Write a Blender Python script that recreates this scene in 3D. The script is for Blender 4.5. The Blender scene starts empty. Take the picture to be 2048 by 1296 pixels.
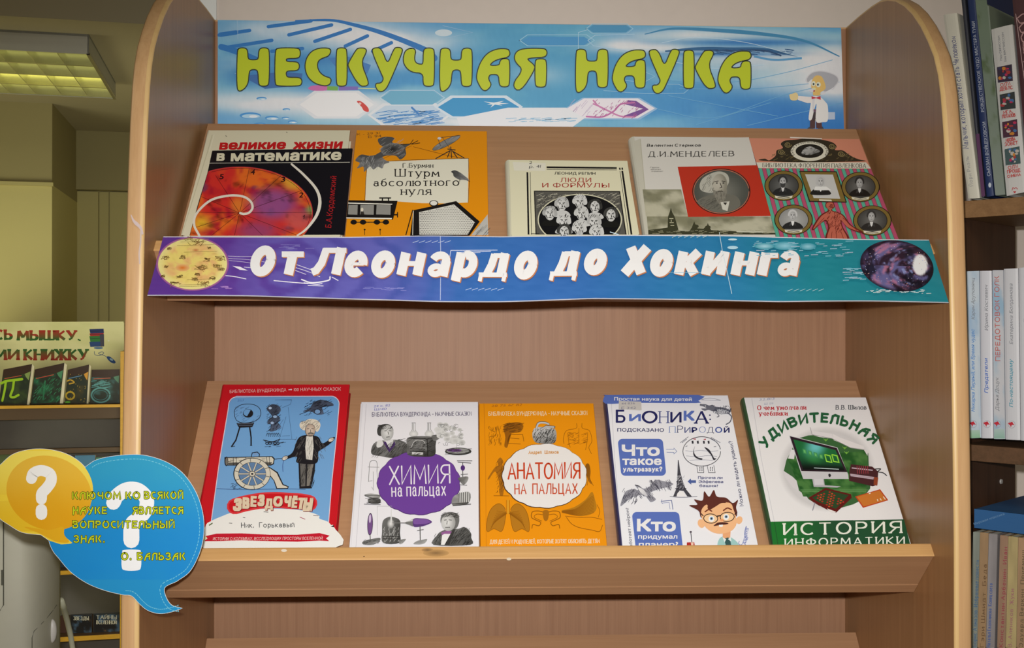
import bpy, bmesh, math, random
import numpy as np
from mathutils import Vector, Matrix
random.seed(7)
SC = bpy.context.scene
COL = SC.collection
ZC = 1.50                       # eye height of the camera
# ------------------------------------------------------------------ camera
FPX, YAW, PITCH, ROLL = 2269.0, 0.0394, 0.0015, 0.0015
CAM = np.array([0.381, -1.729, ZC])
W = 0.964                       # inner width of the display stand
_F = np.array([math.sin(YAW)*math.cos(PITCH), math.cos(YAW)*math.cos(PITCH), math.sin(PITCH)])
_R = np.cross(_F, [0, 0, 1]); _R /= np.linalg.norm(_R); _U = np.cross(_R, _F)
_R, _U = math.cos(ROLL)*_R+math.sin(ROLL)*_U, -math.sin(ROLL)*_R+math.cos(ROLL)*_U
cd = bpy.data.cameras.new('camera'); cam = bpy.data.objects.new('camera', cd); COL.objects.link(cam)
cd.sensor_width = 36; cd.lens = FPX/2048*36; cd.clip_start = 0.02; cd.clip_end = 60
cam.matrix_world = Matrix(((_R[0], _U[0], -_F[0], CAM[0]), (_R[1], _U[1], -_F[1], CAM[1]), (_R[2], _U[2], -_F[2], CAM[2]), (0, 0, 0, 1)))
SC.camera = cam
# ------------------------------------------------------------------ world, lights, exposure
wd = bpy.data.worlds.new('world'); SC.world = wd; wd.use_nodes = True
wd.node_tree.nodes['Background'].inputs[0].default_value = (0.80, 0.78, 0.70, 1)
wd.node_tree.nodes['Background'].inputs[1].default_value = 0.10
SC.view_settings.view_transform = 'Standard'; SC.view_settings.look = 'None'
SC.view_settings.gamma = 1; SC.view_settings.use_curve_mapping = False
SC.view_settings.exposure = 0.0
def lamp(name, kind, loc, power, color=(1, 1, 1), size=0.1, aim=None, **kw):
    d = bpy.data.lights.new(name, kind); o = bpy.data.objects.new(name, d); COL.objects.link(o)
    d.energy = power; d.color = color
    if kind == 'AREA':
        d.shape = 'RECTANGLE'; d.size = size[0]; d.size_y = size[1]
    elif kind in ('SPOT', 'POINT'):
        d.shadow_soft_size = size
    for k, v in kw.items(): setattr(d, k, v)
    o.location = loc
    if aim is not None:
        o.rotation_euler = (Vector(aim)-Vector(loc)).to_track_quat('-Z', 'Y').to_euler()
    return o
_fl = CAM+_U*0.048-_R*0.018+_F*0.01
# the camera's own flash, just above and left of the lens
lamp('camera_flash', 'SPOT', _fl, 92, (1.0, 0.985, 0.97), 0.012, aim=(0.50, 0, ZC-0.22), spot_size=math.radians(80), spot_blend=1.0)
# ceiling fluorescents of the near room, behind and over the photographer
lamp('room_light_near', 'AREA', (0.9, -2.4, 2.6), 18, (1.0, 0.93, 0.72), (1.2, 0.6), aim=(0.7, -1.9, 0))
lamp('room_light_side', 'AREA', (-1.9, -0.6, 2.6), 9, (1.0, 0.95, 0.66), (1.2, 0.6), aim=(-1.9, -0.5, 0))
# far room light from the left; added fill hidden behind the stand brightens the recess
lamp('room_light_far', 'AREA', (-1.8, 1.1, 0.9), 9.5, (1.0, 0.97, 0.62), (1.0, 1.0), aim=(-.9, 3.9, 1.0))
lamp('fill_light_aisle', 'AREA', (-.28, 1.2, 1.1), 4.8, (1.0, 0.97, 0.66), (.5, .8), aim=(-.9, 4.0, 1.5))

# ------------------------------------------------------------------ helpers
def lin(c):
    c = np.asarray(c, float)/255.0
    return np.where(c <= 0.04045, c/12.92, ((c+0.055)/1.055)**2.4)
def ray(x, y):
    x = np.asarray(x, float); y = np.asarray(y, float)
    return _F+((x-1024)/FPX)[..., None]*_R-((y-648)/FPX)[..., None]*_U
def hit(x, y, P, N):
    """points of the plane (P, N) on the sight lines of the given points"""
    d = ray(x, y); t = np.dot(np.asarray(P)-CAM, N)/(d@np.asarray(N)); return CAM+d*t[..., None]
def hit1(x, y, P, N): return hit(np.array([x]), np.array([y]), P, N)[0]
def tag(o, label=None, cat=None, group=None, kind=None):
    if label: o['label'] = label
    if cat: o['category'] = cat
    if group: o['group'] = group
    if kind: o['kind'] = kind
    return o
def empty(name, loc=(0, 0, 0), mat=None, parent=None):
    o = bpy.data.objects.new(name, None); COL.objects.link(o); o.empty_display_size = 0.02
    if mat is not None: o.matrix_world = mat
    else: o.location = loc
    if parent is not None: o.parent = parent
    return o
def mobj(name, verts, faces, mat, parent=None, loc=None, smooth=False, mats=None, fm=None):
    me = bpy.data.meshes.new(name); me.from_pydata([tuple(map(float, v)) for v in verts], [], faces)
    for m in (mats or [mat]): me.materials.append(m)
    if fm is not None: me.polygons.foreach_set('material_index', fm)
    if smooth: me.polygons.foreach_set('use_smooth', [True]*len(me.polygons))
    me.update()
    o = bpy.data.objects.new(name, me); COL.objects.link(o)
    if parent is not None: o.parent = parent
    if loc is not None: o.location = loc
    return o
def bobj(name, bm, mat, parent=None, loc=None, smooth=False):
    me = bpy.data.meshes.new(name); bm.normal_update(); bm.to_mesh(me); bm.free(); me.materials.append(mat)
    if smooth: me.polygons.foreach_set('use_smooth', [True]*len(me.polygons))
    o = bpy.data.objects.new(name, me); COL.objects.link(o)
    if parent is not None: o.parent = parent
    if loc is not None: o.location = loc
    return o
def add_hex(bm, P, bevel=0.0, seg=2):
    """box from 8 corners: bottom 0-3 counter-clockwise, top 4-7"""
    v = [bm.verts.new(tuple(map(float, p))) for p in P]
    fs = [bm.faces.new([v[i] for i in f]) for f in ((3, 2, 1, 0), (4, 5, 6, 7), (0, 1, 5, 4), (1, 2, 6, 5), (2, 3, 7, 6), (3, 0, 4, 7))]
    if bevel:
        es = list({e for f in fs for e in f.edges})
        bmesh.ops.bevel(bm, geom=es, offset=bevel, segments=seg, profile=0.6, affect='EDGES', clamp_overlap=True)
def add_box(bm, lo, hi, bevel=0.0, seg=2):
    x0, y0, z0 = lo; x1, y1, z1 = hi
    add_hex(bm, [(x0, y0, z0), (x1, y0, z0), (x1, y1, z0), (x0, y1, z0), (x0, y0, z1), (x1, y0, z1), (x1, y1, z1), (x0, y1, z1)], bevel, seg)
def box(name, lo, hi, mat, parent=None, bevel=0.0, loc=None, seg=2):
    bm = bmesh.new(); add_box(bm, lo, hi, bevel, seg); return bobj(name, bm, mat, parent, loc)
def add_tube(bm, pts, r, n=8):
    pts = [Vector(p) for p in pts]; rings = []
    for i, p in enumerate(pts):
        d = (pts[min(i+1, len(pts)-1)]-pts[max(i-1, 0)]).normalized()
        a = d.cross(Vector((0.3, 0.2, 0.9))).normalized(); b = d.cross(a)
        rings.append([bm.verts.new(p+(a*math.cos(t)+b*math.sin(t))*r) for t in [2*math.pi*k/n for k in range(n)]])
    for q, w in zip(rings, rings[1:]):
        for k in range(n): bm.faces.new((q[k], q[(k+1) % n], w[(k+1) % n], w[k]))
    bm.faces.new(rings[0][::-1]); bm.faces.new(rings[-1])
def prism(name, pts2, x0, x1, mat, parent=None, bevel=0.0, loc=None, axes='YZ'):
    """extrude a 2-D outline (Y,Z) from x0 to x1"""
    bm = bmesh.new()
    a = [bm.verts.new((x0, p[0], p[1])) for p in pts2]; b = [bm.verts.new((x1, p[0], p[1])) for p in pts2]
    fs = [bm.faces.new(a[::-1]), bm.faces.new(b)]
    n = len(pts2)
    for i in range(n): bm.faces.new((a[i], a[(i+1) % n], b[(i+1) % n], b[i]))
    bmesh.ops.recalc_face_normals(bm, faces=bm.faces)
    if bevel:
        es = [e for f in fs for e in f.edges]
        bmesh.ops.bevel(bm, geom=es, offset=bevel, segments=3, profile=0.5, affect='EDGES', clamp_overlap=True)
    return bobj(name, bm, mat, parent, loc)

# ------------------------------------------------------------------ materials
def newmat(name, rough=0.5, spec=0.5, coat=0.0):
    m = bpy.data.materials.new(name); m.use_nodes = True
    b = m.node_tree.nodes['Principled BSDF']
    b.inputs['Roughness'].default_value = rough; b.inputs['Specular IOR Level'].default_value = spec
    b.inputs['Coat Weight'].default_value = coat
    return m, m.node_tree.nodes, m.node_tree.links, b
def plain(name, srgb, rough=0.5, spec=0.5, var=0.06, scale=30, metal=0.0, coat=0.0, bump=0.0):
    m, N, L, b = newmat(name, rough, spec, coat)
    tc = N.new('ShaderNodeTexCoord'); no = N.new('ShaderNodeTexNoise'); no.inputs['Scale'].default_value = scale; no.inputs['Detail'].default_value = 5
    mx = N.new('ShaderNodeMix'); mx.data_type = 'RGBA'
    c = lin(srgb)
    mx.inputs[6].default_value = (*(c*(1-var)), 1); mx.inputs[7].default_value = (*np.minimum(c*(1+var), 1), 1)
    L.new(tc.outputs['Object'], no.inputs['Vector']); L.new(no.outputs['Fac'], mx.inputs[0]); L.new(mx.outputs[2], b.inputs['Base Color'])
    b.inputs['Metallic'].default_value = metal
    if bump:
        bp = N.new('ShaderNodeBump'); bp.inputs['Strength'].default_value = bump; bp.inputs['Distance'].default_value = 0.002
        L.new(no.outputs['Fac'], bp.inputs['Height']); L.new(bp.outputs['Normal'], b.inputs['Normal'])
    return m
def wood(name, c1, c2, axis='Z', rough=0.42, spec=0.4, sc=1.0, coat=0.0, bump=0.05):
    """laminate with a fine straight grain running along the given axis"""
    m, N, L, b = newmat(name, rough, spec, coat)
    tc = N.new('ShaderNodeTexCoord'); mp = N.new('ShaderNodeMapping')
    s = {'X': (1.3, 55, 55), 'Y': (55, 1.3, 55), 'Z': (55, 55, 1.3)}[axis]
    mp.inputs['Scale'].default_value = tuple(v*sc for v in s)
    n1 = N.new('ShaderNodeTexNoise'); n1.inputs['Scale'].default_value = 2.2; n1.inputs['Detail'].default_value = 8; n1.inputs['Roughness'].default_value = 0.62; n1.inputs['Distortion'].default_value = 0.35
    n2 = N.new('ShaderNodeTexNoise'); n2.inputs['Scale'].default_value = 9.0; n2.inputs['Detail'].default_value = 4
    mr = N.new('ShaderNodeMapRange'); mr.inputs['From Min'].default_value = 0.3; mr.inputs['From Max'].default_value = 0.7
    mx = N.new('ShaderNodeMix'); mx.data_type = 'RGBA'; mx.inputs[6].default_value = (*lin(c1), 1); mx.inputs[7].default_value = (*lin(c2), 1)
    ad = N.new('ShaderNodeMath'); ad.operation = 'MULTIPLY_ADD'; ad.inputs[1].default_value = 0.35
    L.new(tc.outputs['Object'], mp.inputs['Vector']); L.new(mp.outputs['Vector'], n1.inputs['Vector']); L.new(mp.outputs['Vector'], n2.inputs['Vector'])
    L.new(n2.outputs['Fac'], ad.inputs[0]); L.new(n1.outputs['Fac'], ad.inputs[2]); 
    sb = N.new('ShaderNodeMath'); sb.operation = 'SUBTRACT'; sb.inputs[1].default_value = 0.175; L.new(ad.outputs[0], sb.inputs[0])
    L.new(sb.outputs[0], mr.inputs['Value']); L.new(mr.outputs['Result'], mx.inputs[0]); L.new(mx.outputs[2], b.inputs['Base Color'])
    bp = N.new('ShaderNodeBump'); bp.inputs['Strength'].default_value = bump; bp.inputs['Distance'].default_value = 0.0006
    L.new(n1.outputs['Fac'], bp.inputs['Height']); L.new(bp.outputs['Normal'], b.inputs['Normal'])
    return m
def printmat(name, rough, spec=0.5, coat=0.0, bump=0.0):
    """printed card or paper: the ink colours are the mesh's own colour attribute"""
    m, N, L, b = newmat(name, rough, spec, coat)
    at = N.new('ShaderNodeAttribute'); at.attribute_name = 'Col'; L.new(at.outputs['Color'], b.inputs['Base Color'])
    if bump:
        tc = N.new('ShaderNodeTexCoord'); no = N.new('ShaderNodeTexNoise'); no.inputs['Scale'].default_value = 60
        bp = N.new('ShaderNodeBump'); bp.inputs['Strength'].default_value = bump; bp.inputs['Distance'].default_value = 0.001
        L.new(tc.outputs['Object'], no.inputs['Vector']); L.new(no.outputs['Fac'], bp.inputs['Height']); L.new(bp.outputs['Normal'], b.inputs['Normal'])
    return m
M = {}
M['back'] = wood('beech_laminate_back', (150, 110, 82), (164, 123, 93), 'Z', 0.5, 0.3)
M['side'] = wood('beech_laminate_side', (144, 104, 66), (158, 117, 77), 'Z', 0.36, 0.5)
M['board'] = wood('beech_laminate_board', (166, 124, 90), (178, 136, 100), 'X', 0.42, 0.4)
M['edge'] = wood('beech_edge_band', (190, 149, 105), (202, 162, 117), 'Z', 0.4, 0.4)
M['edgex'] = wood('beech_edge_band_cross', (190, 146, 92), (204, 160, 106), 'X', 0.4, 0.4)
M['edgeglint'] = wood('beech_edge_painted_glint', (206, 170, 114), (214, 180, 124), 'Z', 0.4, 0.4)  # lighter copy of the edge band: the inner rounding's highlight as colour
M['dark'] = wood('dark_brown_laminate', (62, 40, 28), (78, 52, 36), 'Z', 0.5, 0.3)
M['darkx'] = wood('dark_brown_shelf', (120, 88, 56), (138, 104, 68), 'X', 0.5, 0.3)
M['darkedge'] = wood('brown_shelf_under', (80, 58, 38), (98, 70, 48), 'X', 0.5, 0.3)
M['paper'] = plain('page_block', (226, 218, 196), 0.8, 0.2, 0.08, 220)
M['gloss'] = printmat('printed_glossy_cover', 0.30, 0.45)
M['satin'] = printmat('printed_satin_cover', 0.5, 0.4)
M['matte'] = printmat('printed_paper', 0.62, 0.3, 0, 0.05)
M['wall'] = plain('pale_wall_paint', (214, 202, 192), 0.8, 0.2, 0.03, 60, bump=0.1)
M['wallwhite'] = plain('white_wall_end', (226, 228, 226), 0.8, 0.2, 0.02, 40)
M['ceil'] = plain('ceiling_paint', (196, 190, 178), 0.85, 0.2, 0.04, 4)
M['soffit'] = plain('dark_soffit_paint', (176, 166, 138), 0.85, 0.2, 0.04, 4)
M['ywall'] = plain('cream_wall_paint', (214, 204, 146), 0.75, 0.2, 0.03, 5)
M['ywall2'] = plain('cream_wall_board', (200, 190, 136), 0.7, 0.2, 0.04, 5)
M['beige'] = plain('beige_plastic', (206, 204, 186), 0.5, 0.4, 0.03, 60)
M['floor'] = plain('linoleum_floor', (140, 120, 95), 0.5, 0.3, 0.15, 6)

# ------------------------------------------------------------------ printing: inks as thin flat geometry on a real surface
def vhash(i, j, s):
    n = np.sin(i*127.1+j*311.7+s*74.7)*43758.5453
    return n-np.floor(n)
def vn(x, y, s=0):
    x = np.asarray(x, float); y = np.asarray(y, float)
    i = np.floor(x); j = np.floor(y); a = x-i; b = y-j; a = a*a*(3-2*a); b = b*b*(3-2*b)
    return (vhash(i, j, s)*(1-a)+vhash(i+1, j, s)*a)*(1-b)+(vhash(i, j+1, s)*(1-a)+vhash(i+1, j+1, s)*a)*b
def fbm(x, y, s=0, o=4):
    r = 0; a = 0.5; t = 0
    for k in range(o):
        r = r+a*vn(x*2**k, y*2**k, s+k); t += a; a *= 0.5
    return r/t
def sm(a, b, x):
    t = np.clip((x-a)/(b-a), 0, 1); return t*t*(3-2*t)
def mixc(a, b, t):
    return np.asarray(a, float)*(1-t[..., None])+np.asarray(b, float)*t[..., None]
def arc(cx, cy, rx, ry, a0, a1, n=12):
    return [(cx+rx*math.cos(math.radians(a0+(a1-a0)*k/n)), cy+ry*math.sin(math.radians(a0+(a1-a0)*k/n))) for k in range(n+1)]
def ell(cx, cy, rx, ry=None, n=28, rot=0):
    ry = rx if ry is None else ry; c, s = math.cos(math.radians(rot)), math.sin(math.radians(rot))
    return [(cx+rx*math.cos(t)*c-ry*math.sin(t)*s, cy+rx*math.cos(t)*s+ry*math.sin(t)*c) for t in [2*math.pi*k/n for k in range(n)]]
def curve(pts, n=6):
    """Catmull-Rom through the points"""
    P = [np.array(p, float) for p in pts]; P = [2*P[0]-P[1]]+P+[2*P[-1]-P[-2]]; out = []
    for i in range(1, len(P)-2):
        for k in range(n):
            t = k/n
            out.append(tuple(0.5*(2*P[i]+(P[i+1]-P[i-1])*t+(2*P[i-1]-5*P[i]+4*P[i+1]-P[i+2])*t*t+(3*P[i]-P[i-1]-3*P[i+1]+P[i+2])*t**3)))
    out.append(tuple(P[-2])); return out
def ccurve(pts, n=5):
    P = [np.array(p, float) for p in pts]; m = len(P); out = []
    for i in range(m):
        a, b, c, d = P[i-1], P[i], P[(i+1) % m], P[(i+2) % m]
        for k in range(n):
            t = k/n; out.append(tuple(0.5*(2*b+(c-a)*t+(2*a-5*b+4*c-d)*t*t+(3*b-a-3*c+d)*t**3)))
    return out
# drawn alphabet: width, strokes
_E = lambda cx, cy, rx, ry: arc(cx, cy, rx, ry, 90, 450, 22)
GL = {
'А': (.7, [[(0, 0), (.35, 1), (.7, 0)], [(.12, .33), (.58, .33)]]),
'Б': (.6, [[(.55, 1), (0, 1), (0, 0)], [(0, .56)]+arc(.32, .28, .26, .28, 90, -90)+[(0, 0)]]),
'В': (.6, [[(0, 0), (0, 1)]+arc(.28, .77, .22, .23, 90, -90)+[(0, .54)], [(.28, .54)]+arc(.32, .27, .26, .27, 90, -90)+[(0, 0)]]),
'Г': (.5, [[(0, 0), (0, 1), (.5, 1)]]),
'Д': (.8, [[(0, -.18), (0, 0), (.8, 0), (.8, -.18)], [(.12, 0), (.28, 1), (.66, 1), (.66, 0)]]),
'Е': (.52, [[(.52, 1), (0, 1), (0, 0), (.52, 0)], [(0, .52), (.44, .52)]]),
'Ж': (.9, [[(.45, 0), (.45, 1)], [(0, 1), (.4, .5), (0, 0)], [(.9, 1), (.5, .5), (.9, 0)]]),
'З': (.56, [arc(.26, .76, .25, .24, 150, -90), arc(.26, .26, .3, .26, 90, -150)]),
'И': (.62, [[(0, 1), (0, 0), (.62, 1), (.62, 0)]]),
'Й': (.62, [[(0, 1), (0, 0), (.62, 1), (.62, 0)], arc(.31, 1.24, .14, .1, 180, 360, 6)]),
'К': (.6, [[(0, 0), (0, 1)], [(.56, 1), (.08, .52), (.6, 0)]]),
'Л': (.68, [[(0, 0), (.1, .1), (.26, 1), (.68, 1), (.68, 0)]]),
'М': (.8, [[(0, 0), (.06, 1), (.4, .25), (.74, 1), (.8, 0)]]),
'Н': (.62, [[(0, 0), (0, 1)], [(.62, 0), (.62, 1)], [(0, .52), (.62, .52)]]),
'О': (.74, [_E(.37, .5, .37, .5)]),
'П': (.64, [[(0, 0), (0, 1), (.64, 1), (.64, 0)]]),
'Р': (.56, [[(0, 0), (0, 1)]+arc(.28, .74, .26, .26, 90, -90)+[(0, .48)]]),
'С': (.64, [arc(.37, .5, .37, .5, 48, 312, 16)]),
'Т': (.64, [[(0, 1), (.64, 1)], [(.32, 1), (.32, 0)]]),
'У': (.64, [[(0, 1), (.33, .38)], [(.64, 1), (.26, .08), (.08, .02)]]),
'Ф': (.8, [[(.4, 0), (.4, 1)], _E(.4, .55, .4, .3)]),
'Х': (.64, [[(0, 0), (.62, 1)], [(.02, 1), (.64, 0)]]),
'Ц': (.72, [[(0, 1), (0, 0), (.72, 0), (.72, -.2)], [(.6, 1), (.6, 0)]]),
'Ч': (.58, [[(0, 1), (0, .62), (.12, .44), (.58, .44)], [(.58, 1), (.58, 0)]]),
'Ш': (.9, [[(0, 1), (0, 0), (.9, 0), (.9, 1)], [(.45, 0), (.45, 1)]]),
'Щ': (1., [[(0, 1), (0, 0), (1.0, 0), (1.0, -.2)], [(.45, 0), (.45, 1)], [(.9, 1), (.9, 0)]]),
'Ь': (.56, [[(0, 1), (0, 0)]+arc(.3, .28, .25, .28, -90, 90)+[(0, .56)]]),
'Ы': (.8, [[(0, 1), (0, 0)]+arc(.26, .28, .25, .28, -90, 90)+[(0, .56)], [(.8, 0), (.8, 1)]]),
'Э': (.6, [arc(.26, .5, .36, .5, 132, -132, 16), [(.15, .52), (.6, .52)]]),
'Ю': (.96, [[(0, 0), (0, 1)], [(0, .52), (.26, .52)], _E(.6, .5, .34, .5)]),
'Я': (.6, [[(.6, 0), (.6, 1)]+arc(.3, .74, .27, .26, 90, 270)+[(.6, .48)], [(.35, .48), (0, 0)]]),
'.': (.12, [[(.06, .0), (.06, .11)]]), ',': (.1, [[(.07, .03), (.02, -.12)]]), ':': (.1, [[(.05, .1), (.05, .14)], [(.05, .6), (.05, .64)]]),
'-': (.4, [[(0, .45), (.4, .45)]]), '?': (.5, [[(.03, .75)]+arc(.25, .76, .22, .24, 160, -50)+[(.25, .42), (.25, .3)], [(.25, .04), (.25, .06)]]),
'а': (.46, [[(.04, .5), (.12, .63), (.25, .66), (.38, .56), (.38, .08), (.46, .02)], _E(.2, .2, .19, .2)]),
'б': (.5, [_E(.24, .31, .23, .31), [(.02, .34), (.06, .74), (.2, .92), (.44, 1)]]),
'е': (.44, [[(.02, .36), (.42, .36)]+arc(.22, .33, .21, .33, 10, 315)]),
'р': (.48, [[(.04, -.3), (.04, .66)], _E(.26, .33, .22, .33)]),
'у': (.48, [[(0, .66), (.24, .05)], [(.48, .66), (.14, -.24), (.02, -.28)]]),
'ф': (.7, [[(.35, -.3), (.35, 1)], _E(.35, .33, .33, .33)]),
}
for _c in 'вгджзийклмнопстхцчшщыьэюя':
    _w, _s = GL[_c.upper()]
    GL[_c] = (_w*.74, [[(x*.74, y*.66) for x, y in q] for q in _s])
ROUND = dict(GL)          # the chunky poster alphabet
ROUND.update({
'Н': (.62, [[(0, -.14), (.05, .1), (.06, .97)], [(.06, .5), (.3, .56), (.62, .5)], [(.62, .97), (.62, .03)]]),
'А': (.66, [[(0, -.12), (.06, .2), (.16, .5), (.34, .8), (.66, .95)], [(.62, .62), (.62, .03)], [(.18, .42), (.4, .5), (.6, .46)]]),
'Я': (.66, [[(.66, .97), (.26, .97), (.1, .86), (.14, .68), (.32, .52), (.32, .42), (.04, -.1)], [(.64, .66), (.64, .03)], [(.34, .46), (.6, .5)]]),
'К': (.58, [[(0, .97), (0, .03)], [(.5, .97), (.28, .56), (.56, .03)]]),
'У': (.62, [[(0, .97), (.16, .66), (.34, .42)], [(.6, .97), (.4, .36), (.26, .02), (.12, -.1)]]),
'Ч': (.6, [[(.1, .97), (.02, .72), (.14, .5), (.36, .44), (.6, .48)], [(.6, .97), (.6, .03)]]),
'С': (.54, [[(.52, .93), (.26, .97), (.06, .78), (.02, .5), (.12, .2), (.3, .04), (.54, .0)]]),
'Е': (.5, [[(.5, .97), (0.02, .97), (0, .03), (.5, .03)], [(0.02, .52), (.44, .52)]]),
'Л': (.6, [[(0, -.05), (.08, .3), (.1, .8), (.3, .97), (.6, .9), (.6, .03)]]),
})
_fc = bpy.data.curves.new('lettering', 'FONT'); _fo = bpy.data.objects.new('lettering', _fc); COL.objects.link(_fo)
_cache = {}
def glyphmesh(s, bold):
    """letters of the built-in font as flat triangles; cap height 1, starts at x=0"""
    k = (s, bold)
    if k in _cache: return _cache[k]
    _fc.body = s; _fc.offset = 0; _fc.size = 1; _fc.resolution_u = 3; _fc.fill_mode = 'NONE'
    dg = bpy.context.evaluated_depsgraph_get(); dg.update()
    ev = _fo.evaluated_get(dg); me = ev.to_mesh()
    co = np.zeros(len(me.vertices)*3); me.vertices.foreach_get('co', co); co = co.reshape(-1, 3)[:, :2].copy()
    ed = [tuple(e.vertices) for e in me.edges]; ev.to_mesh_clear()
    # outlines -> closed loops -> outer shapes with their own holes, filled one by one
    nb = {}
    for a, b in ed: nb.setdefault(a, []).append(b); nb.setdefault(b, []).append(a)
    seen = set(); loops = []
    for a in sorted(nb):
        if a in seen: continue
        L = [a]; seen.add(a); c = nb[a][0]; p = a
        nx_ = [q for q in nb[a] if q == a+1]; c = nx_[0] if nx_ else c
        while c != a and c not in seen:
            L.append(c); seen.add(c); q = [z for z in nb[c] if z != p]; p = c; c = q[0] if q else a
        if len(L) > 2: loops.append(L)
    def area(L): P = co[L]; Q = np.roll(P, -1, 0); return float((P[:, 0]*Q[:, 1]-Q[:, 0]*P[:, 1]).sum()/2)
    def inside(pt, L):
        P = co[L]; Q = np.roll(P, -1, 0); m = (P[:, 1] > pt[1]) != (Q[:, 1] > pt[1])
        with np.errstate(divide='ignore', invalid='ignore'): x = P[:, 0]+(pt[1]-P[:, 1])/(Q[:, 1]-P[:, 1])*(Q[:, 0]-P[:, 0])
        return bool(((x > pt[0]) & m).sum() % 2)
    ar = [area(L) for L in loops]; par = []
    for i, L in enumerate(loops):
        c = [j for j, K in enumerate(loops) if j != i and ar[j]*ar[i] < 0 and abs(ar[j]) > abs(ar[i]) and np.mean([inside(co[q], K) for q in L]) > .45]
        par.append(min(c, key=lambda j: abs(ar[j])) if c else -1)
    outs = [(L, [loops[k] for k in range(len(loops)) if par[k] == i]) for i, L in enumerate(loops) if par[i] < 0]
    from mathutils.geometry import tessellate_polygon
    v = co.copy(); f = []
    for L, H in outs:
        idx = list(L)+[q for h in H for q in h]
        for t in tessellate_polygon([[Vector((*co[q], 0)) for q in l] for l in [L]+H]): f.append(tuple(idx[q] for q in t))
    if len(v): v /= 0.727; v[:, 0] -= v[:, 0].min()
    _cache[k] = (v, f); return _cache[k]
class Art:
    STEP = 1.6e-5
    def __init__(s, mapfn, fr=(0, 0, 1)):
        s.map = mapfn; s.fr = fr; s.V = []; s.F = []; s.C = []; s.n = 0; s.h = 6e-5
    def frame(s, x0, y0, k): s.fr = (x0, y0, k); return s
    def px(s, p):
        p = np.asarray(p, float).reshape(-1, 2); return p/s.fr[2]+np.array(s.fr[:2])
    def _add(s, P, faces, col, dh=0.0):
        """P: picture points (already in px), col: one rgb or one per point"""
        Q = s.map(P[:, 0], P[:, 1], s.h+dh)
        c = np.asarray(col, float); c = np.tile(c, (len(P), 1)) if c.ndim == 1 else c
        s.V.append(Q); s.C.append(c); b = s.n; s.F.extend([tuple(i+b for i in f) for f in faces]); s.n += len(P)
    def up(s): s.h += s.STEP
    def poly(s, pts, col, cols=None):
        s.up(); P = s.px(pts); s._add(P, [tuple(range(len(P)))], col if cols is None else cols); return s
    def rect(s, x0, y0, x1, y1, col): return s.poly([(x0, y0), (x1, y0), (x1, y1), (x0, y1)], col)
    def ell(s, cx, cy, rx, ry, col, rot=0, n=28): return s.poly(ell(cx, cy, rx, ry, n, rot), col)
    def glow(s, cx, cy, rx, ry, c0, c1, rot=0, n=24):
        """soft blob: centre colour to rim colour"""
        s.up(); P = s.px([(cx, cy)]+ell(cx, cy, rx, ry, n, rot))
        s._add(P, [(0, k+1, (k+1) % n+1) for k in range(n)], [c0]+[c1]*n); return s
    def field(s, quad, nx, ny, fn):
        """fn(a, b, x, y) -> rgb over a quad TL,TR,BR,BL"""
        s.up(); q = s.px(quad); a, b = np.meshgrid(np.linspace(0, 1, nx+1), np.linspace(0, 1, ny+1))
        a = a.ravel()[:, None]; b = b.ravel()[:, None]
        P = (q[0]*(1-a)+q[1]*a)*(1-b)+(q[3]*(1-a)+q[2]*a)*b
        F = [(j*(nx+1)+i, j*(nx+1)+i+1, (j+1)*(nx+1)+i+1, (j+1)*(nx+1)+i) for j in range(ny) for i in range(nx)]
        Z = (P-np.array(s.fr[:2]))*s.fr[2]
        s._add(P, F, np.clip(fn(a[:, 0], b[:, 0], Z[:, 0], Z[:, 1]), 0, 255)); return s
    def disc(s, cx, cy, rx, ry, nr, na, fn, rot=0):
        """fn(r, t, x, y) -> rgb over an ellipse"""
        s.up(); r, t = np.meshgrid(np.linspace(0.001, 1, nr+1), np.linspace(0, 2*np.pi, na, endpoint=False), indexing='ij')
        r = r.ravel(); t = t.ravel(); c, q = math.cos(math.radians(rot)), math.sin(math.radians(rot))
        X = cx+rx*r*np.cos(t)*c-ry*r*np.sin(t)*q; Y = cy+rx*r*np.cos(t)*q+ry*r*np.sin(t)*c
        F = [(j*na+i, j*na+(i+1) % na, (j+1)*na+(i+1) % na, (j+1)*na+i) for j in range(nr) for i in range(na)]
        s._add(s.px(np.stack([X, Y], 1)), F, np.clip(fn(r, t, X, Y), 0, 255)); return s
    def _ribbon(s, P, wd, col, k, capr=True):
        P = np.asarray(P, float)
        keep = [0]+[i for i in range(1, len(P)) if np.hypot(*(P[i]-P[i-1])) > 1e-6]; P = P[keep]
        if len(P) < 2: return
        wd = np.asarray(wd, float); wd = np.full(len(P), float(wd)) if wd.ndim == 0 else wd[keep]
        d = np.diff(P, axis=0); d /= np.hypot(d[:, 0], d[:, 1])[:, None]
        D = np.vstack([d[:1], d]); E = np.vstack([d, d[-1:]]); T = D+E; ln = np.hypot(T[:, 0], T[:, 1])[:, None]
        T = np.where(ln > 1e-3, T/np.maximum(ln, 1e-3), D)
        Nn = np.stack([-T[:, 1], T[:, 0]], 1); cs = np.abs((Nn*np.stack([-D[:, 1], D[:, 0]], 1)).sum(1)); m = 1/np.maximum(cs, 0.55)
        o = Nn*(wd*0.5*m)[:, None]
        n = len(P); V = np.vstack([P+o, P-o]); F = [(i, i+1, n+i+1, n+i) for i in range(n-1)]
        if capr:
            for e, sg in ((0, -1), (n-1, 1)):
                dd = (D if sg > 0 else E)[e]*sg; pp = np.array([-dd[1], dd[0]]); r = wd[e]*0.5
                b = len(V); cap = [P[e]+r*(pp*math.cos(a)+dd*math.sin(a)) for a in np.linspace(0, math.pi, 7)]
                V = np.vstack([V, cap]); F.append(tuple(range(b, b+7)))
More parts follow.
